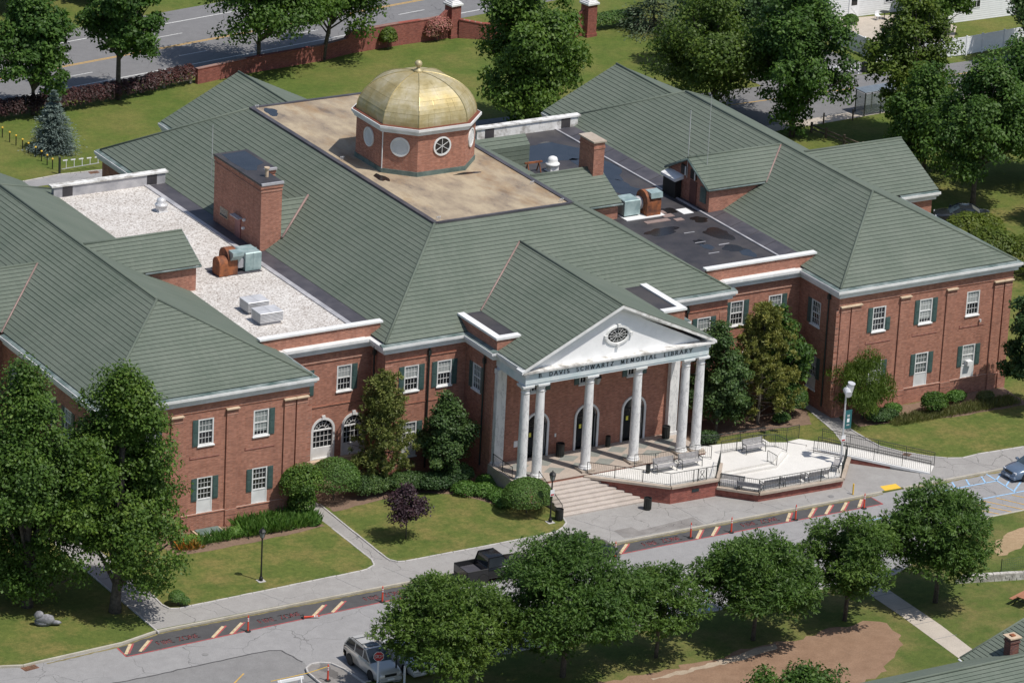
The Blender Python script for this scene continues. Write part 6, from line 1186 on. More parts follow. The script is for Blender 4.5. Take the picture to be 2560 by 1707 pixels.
MB().box(3.3, 3.95, -38.6, -37.95, 3.3, 5.0).box(3.25, 4.0, -38.65, -37.9, 4.7, 4.82).build('chimney', M['brick_chim'], SB); MB().box(3.2, 4.05, -38.7, -37.85, 5.0, 5.08).build('chimney_cap', M['tanstone'], SB); MB().box(3.48, 3.77, -38.42, -38.13, 5.08, 5.16).build('flue', M['rust'], SB)
t = thing('stone_wall', 'low pale fieldstone retaining wall on the south lawn', 'wall'); rq = random.Random(8)
for k in range(46):
    u = rq.random(); row = k % 3; x = 12.6+(k//3)*0.5+row*0.2; y = -21.1-(x-13.2)*0.29; MB().bbox(-0.27, 0.27, -0.16, 0.16, 0, 0.2, 0.04).build('stone', M['fieldstone'], t, (x, y, -0.03+row*0.185), R(-16)+rq.uniform(-0.06, 0.06)).scale = (rq.uniform(0.85, 1.05), 1, 1)
t = thing('wire_fence', 'low green wire fence above the fieldstone wall', 'fence')
for k in range(4): MB().cyl(16.0+k*2.2, -20.8-k*0.1, 0, 1.05, 0.03, n=6).build('post', M['iron'], t)
wr = MB()
for k in range(6): wr.tube([(16.0, -20.8, 0.15+k*0.16), (22.6, -21.1, 0.15+k*0.16)], 0.008, 3)
for k in range(45): x = 16.0+k*0.15; wr.tube([(x, -20.8-(x-16)*0.045, 0.12), (x, -20.8-(x-16)*0.045, 0.98)], 0.006, 3)
wr.build('mesh_panel', M['copper_dk'], t)
t = thing('picnic_table', 'brown plank picnic table with attached benches on the south lawn', 'picnic table', (14.6, -25.7, 0), R(20))
for k in range(5): MB().box(-0.9, 0.9, -0.37+k*0.15, -0.24+k*0.15, 0.72, 0.76).build('plank', M['picnic'], t)
for s in (-1, 1):
    MB().box(-0.95, 0.95, s*0.75-0.13, s*0.75+0.13, 0.43, 0.47).build('bench_plank', M['picnic'], t)
    MB().bar((s*0.65, -0.7, 0), (s*0.65, -0.25, 0.72), 0.06, 0.06).bar((s*0.65, 0.7, 0), (s*0.65, 0.25, 0.72), 0.06, 0.06).bar((s*0.65, -0.85, 0.4), (s*0.65, 0.85, 0.4), 0.06, 0.06).build('leg_frame', M['black'], t)
# ------------------------------------------------------------------ vehicles: +x is forward, origin on the ground at the middle
def paint(name, c, metal=0.35, rough=0.28):
    m, nt, b, out = new_mat(name); p = pos(nt); col = ramp(nt, noise(nt, p, 1.2), [(0.3, tuple(x*0.9 for x in c)), (0.7, c)]); nt.links.new(col, b.inputs["Base Color"])
    b.inputs["Metallic"].default_value = metal; b.inputs["Roughness"].default_value = rough; b.inputs["Coat Weight"].default_value = 0.6; b.inputs["Coat Roughness"].default_value = 0.08; return m
def loft(stations, ring):
    """stations: list of dicts -> ring(st) gives the section points (y,z); x = st[0]"""
    v = []; f = []; n = None
    for st in stations:
        r = ring(st); n = len(r); v += [(st[0], y, z) for y, z in r]
    for k in range(len(stations)-1): f += [(k*n+i, k*n+(i+1) % n, (k+1)*n+(i+1) % n, (k+1)*n+i) for i in range(n)]
    f += [tuple(range(n-1, -1, -1)), tuple(range((len(stations)-1)*n, len(stations)*n))]
    return v, f
def lower_ring(st):
    x, w, zb, zm, zt = st      # half width, bottom, shoulder, top
    return [(-w*0.9, zb), (w*0.9, zb), (w, zb+0.12), (w*1.0, zm*0.75+zb*0.25), (w*0.985, zm), (w*0.9, zt-0.015), (w*0.6, zt+0.015), (-w*0.6, zt+0.015), (-w*0.9, zt-0.015), (-w*0.985, zm), (-w, zm*0.75+zb*0.25), (-w, zb+0.12)]
def wheel(parent, x, y, r, w):
    t = MB().lathe([(r*0.62, -w/2), (r*0.96, -w/2), (r, -w/2+0.03), (r, w/2-0.03), (r*0.96, w/2), (r*0.62, w/2)], n=20)
    o = t.build('wheel', M['rubber'], parent, (x, y, r)); o.rotation_euler = (R(90), 0, 0)
    h = MB().cyl(0, 0, -w/2+0.02, w/2-0.02, r*0.6, n=14)
    for k in range(5): a = k*2*math.pi/5; h.bar((0, 0, w/2-0.015), (r*0.55*math.cos(a), r*0.55*math.sin(a), w/2-0.015), 0.06, 0.02, (0, 0, 1)); h.bar((0, 0, -w/2+0.015), (r*0.55*math.cos(a), r*0.55*math.sin(a), -w/2+0.015), 0.06, 0.02, (0, 0, 1))
    h.build('rim', M['alu'], o)
def car(label, cat, name, loc, rz, col, spec, group='cars around the library'):
    t = thing(name, label, cat, loc, rz, group); pm = paint(name+'_paint', *col) if isinstance(col[0], tuple) else paint(name+'_paint', col)
    L, W, H = spec['L'], spec['W']/2, spec['H']; zb = spec.get('zb', 0.24); belt = spec['belt']; hood = spec['hood']; tail = spec['tail']; kind = spec['kind']
    xf, xr = L/2, -L/2; r = spec.get('r', 0.33); xw0, xw1 = xr+spec['ro'], xf-spec['fo']
    hx = spec['hx']; tx = spec['tx']        # windscreen foot, rear glass foot
    st = [(xr, W*0.86, zb+0.12, tail*0.75, tail*0.86), (xr+0.1, W*0.96, zb, tail*0.82, tail*0.97), (xr+0.5, W, zb, tail*0.85, tail), (tx, W, zb, belt*0.88, tail if kind == 'sedan' else belt), (0, W, zb, belt*0.88, belt), (hx, W, zb, belt*0.86, belt*0.99), (hx+0.3, W, zb, hood*0.86, hood+0.02), (xf-0.55, W*0.99, zb, hood*0.82, hood-0.05), (xf-0.15, W*0.92, zb, hood*0.7, hood-0.16), (xf, W*0.74, zb+0.1, hood*0.56, hood-0.32)]
    if kind == 'pickup': st = [(xr, W*0.96, zb+0.2, belt*0.8, belt*0.9)]+[(x, w, a, b, c) for x, w, a, b, c in st[5:]]; st[0] = (tx-0.02, W, zb, belt*0.88, belt)
    v, f = loft(st, lower_ring); body = obj('body', mesh('body', v, f, pm, True), t)
    for p in body.data.polygons: p.use_smooth = True
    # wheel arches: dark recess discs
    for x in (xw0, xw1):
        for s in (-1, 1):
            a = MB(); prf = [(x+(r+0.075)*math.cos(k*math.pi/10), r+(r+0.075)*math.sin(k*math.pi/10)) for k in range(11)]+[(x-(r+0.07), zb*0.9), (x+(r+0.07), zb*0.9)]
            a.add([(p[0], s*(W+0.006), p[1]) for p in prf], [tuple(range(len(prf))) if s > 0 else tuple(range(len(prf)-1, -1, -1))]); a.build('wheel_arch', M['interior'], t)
            wheel(t, x, s*(W-0.085), r, 0.21)
    # greenhouse
    rx0, rx1 = spec['rx0'], spec['rx1']; wr_ = W*0.73; wb = W*0.93; inset = 0.05
    bz = belt-0.01; rz_ = H-0.03; tz = (tail if kind == 'sedan' else belt)-0.01
    P = dict(a=(tx, wb*0.97, tz), b=(rx0, wr_, rz_), c=(rx1, wr_, rz_), d=(hx, wb*0.95, bz))
    g = MB(); q = []
    for s in (-1, 1): q += [(P[k][0], s*P[k][1], P[k][2]) for k in 'abcd']
    g.add(q, [(0, 3, 2, 1), (4, 5, 6, 7), (0, 1, 5, 4), (1, 2, 6, 5)]); g.build('side_windows', M['carglass'], t)
    MB().add([(q[3][0]+0.01, q[3][1]*0.95, q[3][2]+0.01), (q[7][0]+0.01, q[7][1]*0.95, q[7][2]+0.01), (q[6][0]+0.02, q[6][1]*0.96, q[6][2]), (q[2][0]+0.02, q[2][1]*0.96, q[2][2])], [(0, 1, 2, 3)]).build('windscreen', M['windscreen'], t)
    rf = MB(); n0 = 6; v = []; xs = [rx0-0.02+(rx1-rx0+0.04)*i/n0 for i in range(n0+1)]
    for i, x in enumerate(xs):
        e = 0.03*(1-(2*i/n0-1)**2); v += [(x, -wr_-0.012, rz_-0.03), (x, -wr_*0.9, rz_+0.015+e*0.6), (x, -wr_*0.45, rz_+0.03+e), (x, wr_*0.45, rz_+0.03+e), (x, wr_*0.9, rz_+0.015+e*0.6), (x, wr_+0.012, rz_-0.03)]
    rf.add(v, [(i*6+j, (i+1)*6+j, (i+1)*6+j+1, i*6+j+1) for i in range(n0) for j in range(5)]); rf.build('roof', pm, t, smooth=True)
    for s in (-1, 1):
        pl = MB(); pts = {k: (P[k][0], s*(P[k][1]+0.004), P[k][2]) for k in 'abcd'}
        for k0, k1, w in (('a', 'b', 0.1), ('c', 'd', 0.07), ('b', 'c', 0.05), ('a', 'd', 0.04)): pl.bar(pts[k0], pts[k1], w, 0.03, (0, s, 0.3))
        for fx in spec.get('pillars', (0.05,)):
            xt = fx; pl.bar((xt, s*(wb*0.955), belt), (xt-0.06, s*(wr_+0.006), rz_), 0.09, 0.03, (0, s, 0.3))
        pl.build('pillars', pm, t)
    for s in (-1, 1):
        MB().bbox(xf-0.34, xf-0.07, min(s*W*0.52, s*W*0.86), max(s*W*0.52, s*W*0.86), hood*0.62, hood*0.62+0.17, 0.04).build('headlight', mat_plain('headlamp', (0.55, 0.57, 0.6), 0.15), t)
        MB().box(xr-0.005, xr+0.14, min(s*W*0.62, s*W*0.9), max(s*W*0.62, s*W*0.9), tail*0.58, tail*0.8).build('tail_light', M['stopred'], t)
        m_ = MB().bbox(hx-0.28, hx-0.08, min(s*(W+0.02), s*(W+0.2)), max(s*(W+0.02), s*(W+0.2)), belt+0.02, belt+0.16, 0.03); m_.build('wing_mirror', pm, t)
    MB().box(xf-0.12, xf+0.012, -W*0.46, W*0.46, hood*0.58, hood*0.58+0.16).build('grille', M['black'], t)
    MB().bbox(xf-0.25, xf+0.05, -W*0.86, W*0.86, zb+0.02, zb+0.24, 0.05).build('front_bumper', pm, t); MB().bbox(xr-0.05, xr+0.22, -W*0.88, W*0.88, zb+0.05, zb+0.27, 0.05).build('rear_bumper', pm if kind != 'pickup' else M['black'], t)
    MB().box(xf+0.05, xf+0.058, -0.24, 0.24, zb+0.1, zb+0.22).build('licence_plate', M['pure'], t)
    if spec.get('rails'):
        rl = MB()
        for s in (-1, 1): rl.tube([(rx0+0.1, s*wr_*0.9, rz_+0.03), (rx0+0.2, s*wr_*0.92, rz_+0.1), (rx1-0.3, s*wr_*0.92, rz_+0.1), (rx1-0.15, s*wr_*0.9, rz_+0.03)], 0.022, 5)
        for x in (rx0+0.5, rx1-0.65): rl.tube([(x, -wr_*0.92, rz_+0.1), (x, wr_*0.92, rz_+0.1)], 0.02, 5)
        rl.build('roof_rails', M['black'], t)
    if spec.get('sunroof'): MB().box(rx1-0.62, rx1-0.2, -wr_*0.62, wr_*0.62, rz_+0.05, rz_+0.072).build('sunroof', M['carglass'], t)
    if spec.get('posts'):
        for x in (rx0+0.2, rx1-0.2):
            p = MB().tube([(x, -wr_, rz_+0.08), (x, wr_, rz_+0.08)], 0.025, 5)
            for s in (-1, 1): p.tube([(x, s*wr_, rz_), (x, s*wr_, rz_+0.42)], 0.025, 5)
            p.build('ladder_rack', M['black'], t)
    if kind == 'pickup':
        bx0, bx1 = xr, tx-0.02; bh = belt*0.98; b = MB()
        b.box(bx0, bx1, -W, -W+0.07, zb+0.1, bh).box(bx0, bx1, W-0.07, W, zb+0.1, bh).box(bx0+0.04, bx1, -W+0.07, W-0.07, zb+0.25, zb+0.42).box(bx1-0.05, bx1, -W+0.07, W-0.07, zb+0.42, bh).build('cargo_bed', pm, t)
        MB().bbox(bx0-0.02, bx0+0.05, -W+0.03, W-0.03, zb+0.25, bh, 0.02).build('tailgate', pm, t); MB().tube([(bx0, -W+0.035, bh), (bx1, -W+0.035, bh)], 0.045, 6).tube([(bx0, W-0.035, bh), (bx1, W-0.035, bh)], 0.045, 6).build('bed_rails', M['black'], t)
        MB().box(bx0+0.05, bx1-0.06, -W+0.08, W-0.08, zb+0.42, zb+0.44).build('bed_liner', M['darkflash'], t)
    return t
SUV = dict(L=4.6, W=1.8, H=1.67, belt=1.1, hood=1.04, tail=1.1, kind='suv', ro=0.95, fo=0.98, hx=1.05, tx=-2.2, rx0=-1.85, rx1=0.2, rails=True, sunroof=True, pillars=(0.1, -0.95), r=0.36, zb=0.28)
SED = dict(L=4.6, W=1.76, H=1.42, belt=0.92, hood=0.88, tail=0.95, kind='sedan', ro=1.0, fo=0.92, hx=1.05, tx=-1.45, rx0=-0.75, rx1=0.25, pillars=(-0.1,), r=0.31, zb=0.2)
PIK = dict(L=5.3, W=1.85, H=1.78, belt=1.12, hood=1.08, tail=1.1, kind='pickup', ro=1.15, fo=0.95, hx=0.7, tx=-1.1, rx0=-0.98, rx1=0.1, pillars=(), r=0.38, zb=0.34)
car('silver estate SUV with roof rails parked behind the stop sign', 'car', 'silver_suv', (-29.15, -16.75, -0.1), R(-90), ((0.6, 0.58, 0.54), 0.25, 0.3), SUV)
car('pale silver sedan half under foliage beside the silver SUV', 'car', 'parked_sedan', (-26.75, -16.7, -0.1), R(-90), ((0.68, 0.68, 0.67), 0.2, 0.3), SED)
car('black pickup truck with open cargo bed on the fire lane', 'pickup truck', 'pickup_truck', (-14.85, -7.35, -0.1), R(0), ((0.012, 0.013, 0.015), 0.2, 0.25), PIK)
S2 = dict(SUV); S2.update(posts=True, rails=False, sunroof=False, H=1.72, L=4.9)
car('dark green estate with black ladder rack parked ahead of the pickup', 'car', 'estate_car', (-8.5, -7.35, -0.1), R(0), ((0.018, 0.028, 0.026), 0.3, 0.25), S2)
car('slate blue sedan parked nose out beside the blue bay lines', 'car', 'blue_sedan', (28.6, -7.5, -0.1), R(180), ((0.16, 0.22, 0.31), 0.3, 0.28), SED)
car('white car hidden under the small tree of the lot row', 'car', 'white_car', (-9.6, -15.6, -0.1), R(-60), ((0.75, 0.76, 0.78), 0.05, 0.3), SED)
car('white sedan glimpsed through the largest tree of the lot row', 'car', 'white_sedan', (-18.0, -16.0, -0.1), R(-90), ((0.7, 0.71, 0.72), 0.05, 0.3), SED)
car('dark car in the shade behind the right wing', 'car', 'shaded_car', (55.2, 38.4, 0.0), R(150), ((0.03, 0.035, 0.04), 0.3, 0.25), SED)
# ------------------------------------------------------------------ vegetation
def leaf_mat(name, dark, mid, light, trans=0.32, rough=0.55):
    m, nt, b, out = new_mat(name); at = N(nt, "ShaderNodeAttribute", attribute_name="tint")
    p = pos(nt); c = ramp(nt, at.outputs["Fac"], [(0.0, dark), (0.55, mid), (1.0, light)])
    c = mix(nt, 1.0, c, ramp(nt, noise(nt, p, 0.6, 3), [(0.3, (0.82, 0.84, 0.82)), (0.7, (1.16, 1.14, 1.1))]), 'MULTIPLY')
    nt.links.new(c, b.inputs["Base Color"]); b.inputs["Roughness"].default_value = rough; b.inputs["Specular IOR Level"].default_value = 0.35
    oi = nt.nodes.new("ShaderNodeObjectInfo"); c = mix(nt, 1.0, c, ramp(nt, oi.outputs["Random"], [(0.0, (0.84, 0.9, 0.9)), (0.5, (1.0, 1.0, 1.0)), (1.0, (1.2, 1.1, 0.95))]), 'MULTIPLY'); nt.links.new(c, b.inputs["Base Color"])
    tr = N(nt, "ShaderNodeBsdfTranslucent"); nt.links.new(mix(nt, 1.0, c, (1.15, 1.3, 0.6), 'MULTIPLY'), tr.inputs[0])
    ms = N(nt, "ShaderNodeMixShader"); ms.inputs[0].default_value = trans; nt.links.new(b.outputs[0], ms.inputs[1]); nt.links.new(tr.outputs[0], ms.inputs[2]); nt.links.new(ms.outputs[0], out.inputs[0]); return m
LM = {
 'maple': leaf_mat('maple_leaf', (0.0405, 0.0891, 0.0162), (0.0743, 0.1485, 0.0243), (0.1418, 0.2295, 0.0405)),
 'oak': leaf_mat('oak_leaf', (0.0400, 0.0875, 0.0150), (0.0750, 0.1475, 0.0238), (0.1562, 0.2375, 0.0438)),
 'street': leaf_mat('street_tree_leaf', (0.0504, 0.1008, 0.0179), (0.0874, 0.1568, 0.0280), (0.1568, 0.2352, 0.0504)),
 'locust': leaf_mat('locust_leaf', (0.05, 0.09, 0.015), (0.088, 0.145, 0.022), (0.16, 0.21, 0.036)),
 'dark': leaf_mat('dark_leaf', (0.0270, 0.0600, 0.0180), (0.0480, 0.0960, 0.0270), (0.0900, 0.1500, 0.0420), 0.15),
 'yew': leaf_mat('yew_needles', (0.0360, 0.0840, 0.0168), (0.0600, 0.1260, 0.0240), (0.1020, 0.1800, 0.0360), 0.1),
 'pine': leaf_mat('pine_needles', (0.0850, 0.1105, 0.0272), (0.1445, 0.1700, 0.0425), (0.2550, 0.2550, 0.0765), 0.12),
 'spruce': leaf_mat('blue_spruce_needles', (0.07, 0.11, 0.105), (0.13, 0.185, 0.185), (0.24, 0.3, 0.3), 0.1),
 'purple': leaf_mat('purple_plum_leaf', (0.0238, 0.0136, 0.0204), (0.0476, 0.0221, 0.0306), (0.0935, 0.0425, 0.0510), 0.15),
 'barberry': leaf_mat('barberry_leaf', (0.0280, 0.0168, 0.0168), (0.0630, 0.0280, 0.0280), (0.1260, 0.0420, 0.0392), 0.15),
 'lime': leaf_mat('lime_green_leaf', (0.06, 0.095, 0.012), (0.11, 0.15, 0.02), (0.19, 0.22, 0.04)),
 'bed': leaf_mat('bed_leaf', (0.0600, 0.1320, 0.0240), (0.1020, 0.2040, 0.0360), (0.1680, 0.2760, 0.0600)),
 'grassy': leaf_mat('tall_grass_blades', (0.08, 0.1, 0.03), (0.13, 0.145, 0.05), (0.2, 0.2, 0.09)),
 'cedar': leaf_mat('cedar_needles', (0.05, 0.08, 0.04), (0.085, 0.125, 0.065), (0.14, 0.18, 0.1), 0.1),
 'pink': leaf_mat('pink_blossom', (0.14, 0.12, 0.06), (0.4, 0.16, 0.17), (0.6, 0.3, 0.3), 0.2),
 'orangef': leaf_mat('orange_lily', (0.1, 0.13, 0.03), (0.2, 0.15, 0.03), (0.6, 0.16, 0.03), 0.2),
}
def foliage(name, pos_, nrm, size, tint, mat, parent, rs, aspect=0.55, droop=0.0, tangent=None):
    """pos_ (n,3) leaf centres, nrm (n,3) preferred normals, size (n,) lengths"""
    n = len(pos_); rand = rs.normal(size=(n, 3))
    if tangent is None:
        t = rand-nrm*np.sum(rand*nrm, 1, keepdims=True)
    else: t = tangent+0.25*rand
    t[:, 2] -= droop; t /= np.linalg.norm(t, axis=1, keepdims=True)+1e-9
    b = np.cross(nrm, t); b /= np.linalg.norm(b, axis=1, keepdims=True)+1e-9
    l = size[:, None]*0.5; w = l*aspect
    v = np.empty((n, 4, 3), np.float32); v[:, 0] = pos_-t*l; v[:, 1] = pos_+b*w+t*l*0.15; v[:, 2] = pos_+t*l; v[:, 3] = pos_-b*w+t*l*0.15
    m = bpy.data.meshes.new(name); m.vertices.add(n*4); m.vertices.foreach_set("co", v.ravel()); m.loops.add(n*4); m.loops.foreach_set("vertex_index", np.arange(n*4, dtype=np.int32))
    m.polygons.add(n); m.polygons.foreach_set("loop_start", np.arange(0, n*4, 4, dtype=np.int32)); m.polygons.foreach_set("loop_total", np.full(n, 4, np.int32))
    a = m.attributes.new("tint", 'FLOAT', 'FACE'); a.data.foreach_set("value", np.clip(tint, 0, 1).astype(np.float32)); m.materials.append(mat); m.update(); m.validate()
    return obj(name, m, parent)
def clump_leaves(clumps, n, rs, shell=(0.55, 1.05), cut=-0.55):
    """clumps (k,6): x,y,z,rx,ry,rz -> positions, outward normals, clump ids"""
    c = np.array(clumps, float); area = (c[:, 3]*c[:, 4]+c[:, 3]*c[:, 5]+c[:, 4]*c[:, 5]); pr = area/area.sum(); idx = rs.choice(len(c), n, p=pr)
    d = rs.normal(size=(n, 3)); d /= np.linalg.norm(d, axis=1, keepdims=True); low = d[:, 2] < cut; d[low, 2] *= -1
    rad = shell[0]+(shell[1]-shell[0])*rs.random(n)**0.6
    p = c[idx, :3]+d*c[idx, 3:6]*rad[:, None]; return p, d, idx
def crown_clumps(rx, rz, k, rs, rel, flat, conical, lobes=13):
    """small clumps gathered into lobes, so the outline is uneven and dark gaps open between the lobes"""
    out = []; L = []
    for i in range(lobes):
        for tr in range(12):
            d = rs.normal(size=3); d /= np.linalg.norm(d); c = d*(0.5+0.22*rs.random())
            if all(np.linalg.norm(c-q[0]) > 0.34 for q in L): break
        L.append((c, 0.26+0.15*rs.random()))
    L.append((np.array([0, 0, 0.72]), 0.24)); L.append((np.zeros(3), 0.42))
    for i in range(k):
        c, q = L[rs.randint(len(L))]; d = rs.normal(size=3); d /= np.linalg.norm(d); p = c+d*q*(0.45+0.55*rs.random()**0.5)
        tap = 1.0-conical*max(0.0, p[2]*0.62+0.38); tap *= 1.0-0.25*max(0.0, -p[2]-0.55)
        s = rel*(0.6+0.8*rs.random()); out.append((p[0]*rx*tap, p[1]*rx*tap, p[2]*rz, s*rx, s*rx, s*rx*flat))
    return out
def broadleaf(name, label, loc, h, w, mat, seed, base=0.1, leaf=0.26, n=14000, k=170, group=None, aspect=0.6, conical=0.2, rel=0.16, trunk_r=None, droop=0.25, cat='tree', flat=0.7, shell=(0.2, 1.28), lean=(0, 0), updir=0.5):
    """h total height, w crown width, base = share of the height below the crown"""
    rs = np.random.RandomState(seed); t = thing(name, label, cat, (loc[0], loc[1], loc[2] if len(loc) > 2 else 0), 0, group)
    zc = h*(base+(1-base)/2); rz = h*(1-base)/2; rx = w/2*1.04; ox, oy = lean
    cl = crown_clumps(rx, rz, k, rs, rel, flat, conical); cl = [(a+ox, b+oy, c+zc, d, e, f) for a, b, c, d, e, f in cl]
    p, d, idx = clump_leaves(cl, n, rs, shell, -0.7); p[:, 2] = np.maximum(p[:, 2], 0.15+0.5*rs.random(n))
    ct = rs.random(len(cl)); out = p-np.array([ox, oy, zc]); out /= np.linalg.norm(out, axis=1, keepdims=True)+1e-9
    nr = 0.45*d+0.4*out+rs.normal(size=d.shape)*0.5; nr[:, 2] += updir; nr /= np.linalg.norm(nr, axis=1, keepdims=True)
    tint = 0.42*ct[idx]+0.5*rs.random(n)
    foliage('crown', p, nr, leaf*(0.65+0.7*rs.random(n)), tint, mat, t, rs, aspect, droop)
    tr = trunk_r or h*0.02
    MB().tube([(0, 0, -0.05), (ox*0.1, oy*0.1, h*max(base, 0.1)*0.6), (ox*0.4, oy*0.4, h*(base+0.15)), (ox*0.8, oy*0.8, zc), (ox, oy, zc+rz*0.45)], tr, 10, tr*0.3).build('trunk', M['trunk'], t, smooth=True)
    lb = MB(); rq = random.Random(seed)
    for c in rq.sample(cl, min(len(cl), 18)):
        z0 = h*(base*0.85)+(c[2]-h*base)*0.35; lb.tube([(ox*0.35, oy*0.35, max(h*base*0.7, z0)), ((c[0]+ox*0.35)*0.5, (c[1]+oy*0.35)*0.5, (z0+c[2])*0.5+0.2), (c[0], c[1], c[2])], tr*0.4, 5, tr*0.1)
    lb.build('limbs', M['trunk'], t); return t
def tuft_pine(label, loc, h, w, seed, n=24000):
    """loose conical pine: needle tufts at the ends of upswept branches"""
    rs = np.random.RandomState(seed); t = thing('pine_tree', label, 'tree', loc, 0, 'pines beside the entrance'); tufts = []; wood = MB().tube([(0, 0, -0.05), (0.1, 0, h*0.5), (0, 0, h*0.95)], 0.14, 8, 0.03)
    for i in range(95):
        f = rs.random()**0.85; z = h*(0.06+0.86*f); r = (w/2)*(1-f)**0.7*(0.55+0.5*rs.random())+0.15; a = rs.random()*6.283; tip = np.array([r*math.cos(a), r*math.sin(a), z+0.18*r])
        wood.tube([(0, 0, z-0.1*r), tuple(tip)], 0.035, 4, 0.012)
        for j in range(7): u = 0.45+0.6*rs.random(); tufts.append(np.concatenate([tip*np.array([u, u, 1])+rs.normal(size=3)*np.array([0.28, 0.28, 0.2])*(0.5+0.12*w), [0.16+0.14*rs.random()]]))
    tufts = np.array(tufts); idx = rs.randint(0, len(tufts), n); d = rs.normal(size=(n, 3)); d[:, 2] += 0.5; d /= np.linalg.norm(d, axis=1, keepdims=True)
    p = tufts[idx, :3]+d*tufts[idx, 3:4]*(0.3+0.7*rs.random((n, 1))); p[:, 2] = np.maximum(p[:, 2], 0.1); nr = rs.normal(size=(n, 3)); nr -= d*np.sum(nr*d, 1, keepdims=True); nr /= np.linalg.norm(nr, axis=1, keepdims=True); ct = rs.random(len(tufts))
    foliage('needles', p, nr, 0.27*(0.7+0.6*rs.random(n)), 0.5*ct[idx]+0.5*rs.random(n), LM['pine'], t, rs, 0.26, 0.0, d*3); wood.build('trunk', M['trunk'], t)
def mass(name, label, cat, loc, blobs, mat, seed, n, leaf, aspect=0.6, group=None, droop=0.0, shell=(0.8, 1.03), stem=True, cut=-0.2, updir=0.3, jitter=0.35, sub=0):
    """shrub: leaves over blobs (x,y,z,rx,ry,rz) relative to loc"""
    rs = np.random.RandomState(seed); t = thing(name, label, cat, loc, 0, group); cl = list(blobs)
    if sub:
        for b in blobs:
            for i in range(sub):
                d = rs.normal(size=3); d /= np.linalg.norm(d); d[2] = abs(d[2])*1.0-0.15; q = 0.22+0.16*rs.random(); cl.append((b[0]+d[0]*b[3]*0.82, b[1]+d[1]*b[4]*0.82, b[2]+d[2]*b[5]*0.82, b[3]*q, b[4]*q, b[5]*q))
    p, d, idx = clump_leaves(cl, n, rs, shell, cut); p[:, 2] = np.maximum(p[:, 2], 0.02)
    nr = d+rs.normal(size=d.shape)*jitter; nr[:, 2] += updir; nr /= np.linalg.norm(nr, axis=1, keepdims=True); ct = rs.random(len(cl))
    foliage('foliage', p, nr, leaf*(0.7+0.6*rs.random(n)), 0.4*ct[idx]+0.6*rs.random(n), mat, t, rs, aspect, droop)
    if stem:
        s = MB(); rq = random.Random(seed)
        for b in blobs[:6]: s.tube([(b[0]*0.3, b[1]*0.3, -0.02), (b[0]*0.7, b[1]*0.7, b[2]*0.6), (b[0], b[1], b[2]+b[5]*0.3)], 0.05, 5, 0.02)
        s.build('stems', M['trunk'], t)
    return t
def conifer(name, label, loc, h, w, mat, seed, tiers=14, n=9000, leaf=0.22, base=0.03, group=None, ragged=0.25, droop=0.3, cat='tree', open_=0.0):
    rs = np.random.RandomState(seed); t = thing(name, label, cat, loc, 0, group); P = []; Nn = []; T = []; tint = []
    wood = MB().tube([(0, 0, -0.05), (0, 0, h*0.97)], h*0.018, 8, 0.02); per = n//(tiers*10)
    for k in range(tiers):
        f = k/(tiers-1); z = h*(base+(0.97-base)*f); r = w/2*(1-f)**0.85*(1-ragged*0.5+ragged*rs.random())+0.12; nb = max(5, int(11-5*f))
        for j in range(nb):
            a = 2*math.pi*(j+rs.random()*0.7)/nb; rr = r*(0.8+0.3*rs.random()); tip = np.array([math.cos(a)*rr, math.sin(a)*rr, -droop*rr*0.6+0.05*h*(f > 0.85)]); wood.tube([(0, 0, z), tuple(np.array([0, 0, z])+tip)], 0.03, 4, 0.01)
            m = int(per*(0.5+rr/(w/2))); u = rs.random(m)**0.6; side = rs.normal(size=(m, 3))*np.array([0.2, 0.2, 0.08])*(rr*0.75+0.15)
            P.append(np.array([0, 0, z])+tip*u[:, None]+side); q = rs.normal(size=(m, 3))*0.4; q[:, 2] += 1.0; Nn.append(q); T.append(np.tile(tip/np.linalg.norm(tip), (m, 1))+side*0.8); tint.append(0.25+0.5*u*rs.random(m)+0.25*rs.random(m)*(u > 0.7))
    P = np.concatenate(P); Nn = np.concatenate(Nn); Nn /= np.linalg.norm(Nn, axis=1, keepdims=True); T = np.concatenate(T)
    foliage('needles', P, Nn, leaf*(0.7+0.6*rs.random(len(P))), np.concatenate(tint), mat, t, rs, 0.3, 0.0, T); wood.build('trunk', M['trunk'], t); return t
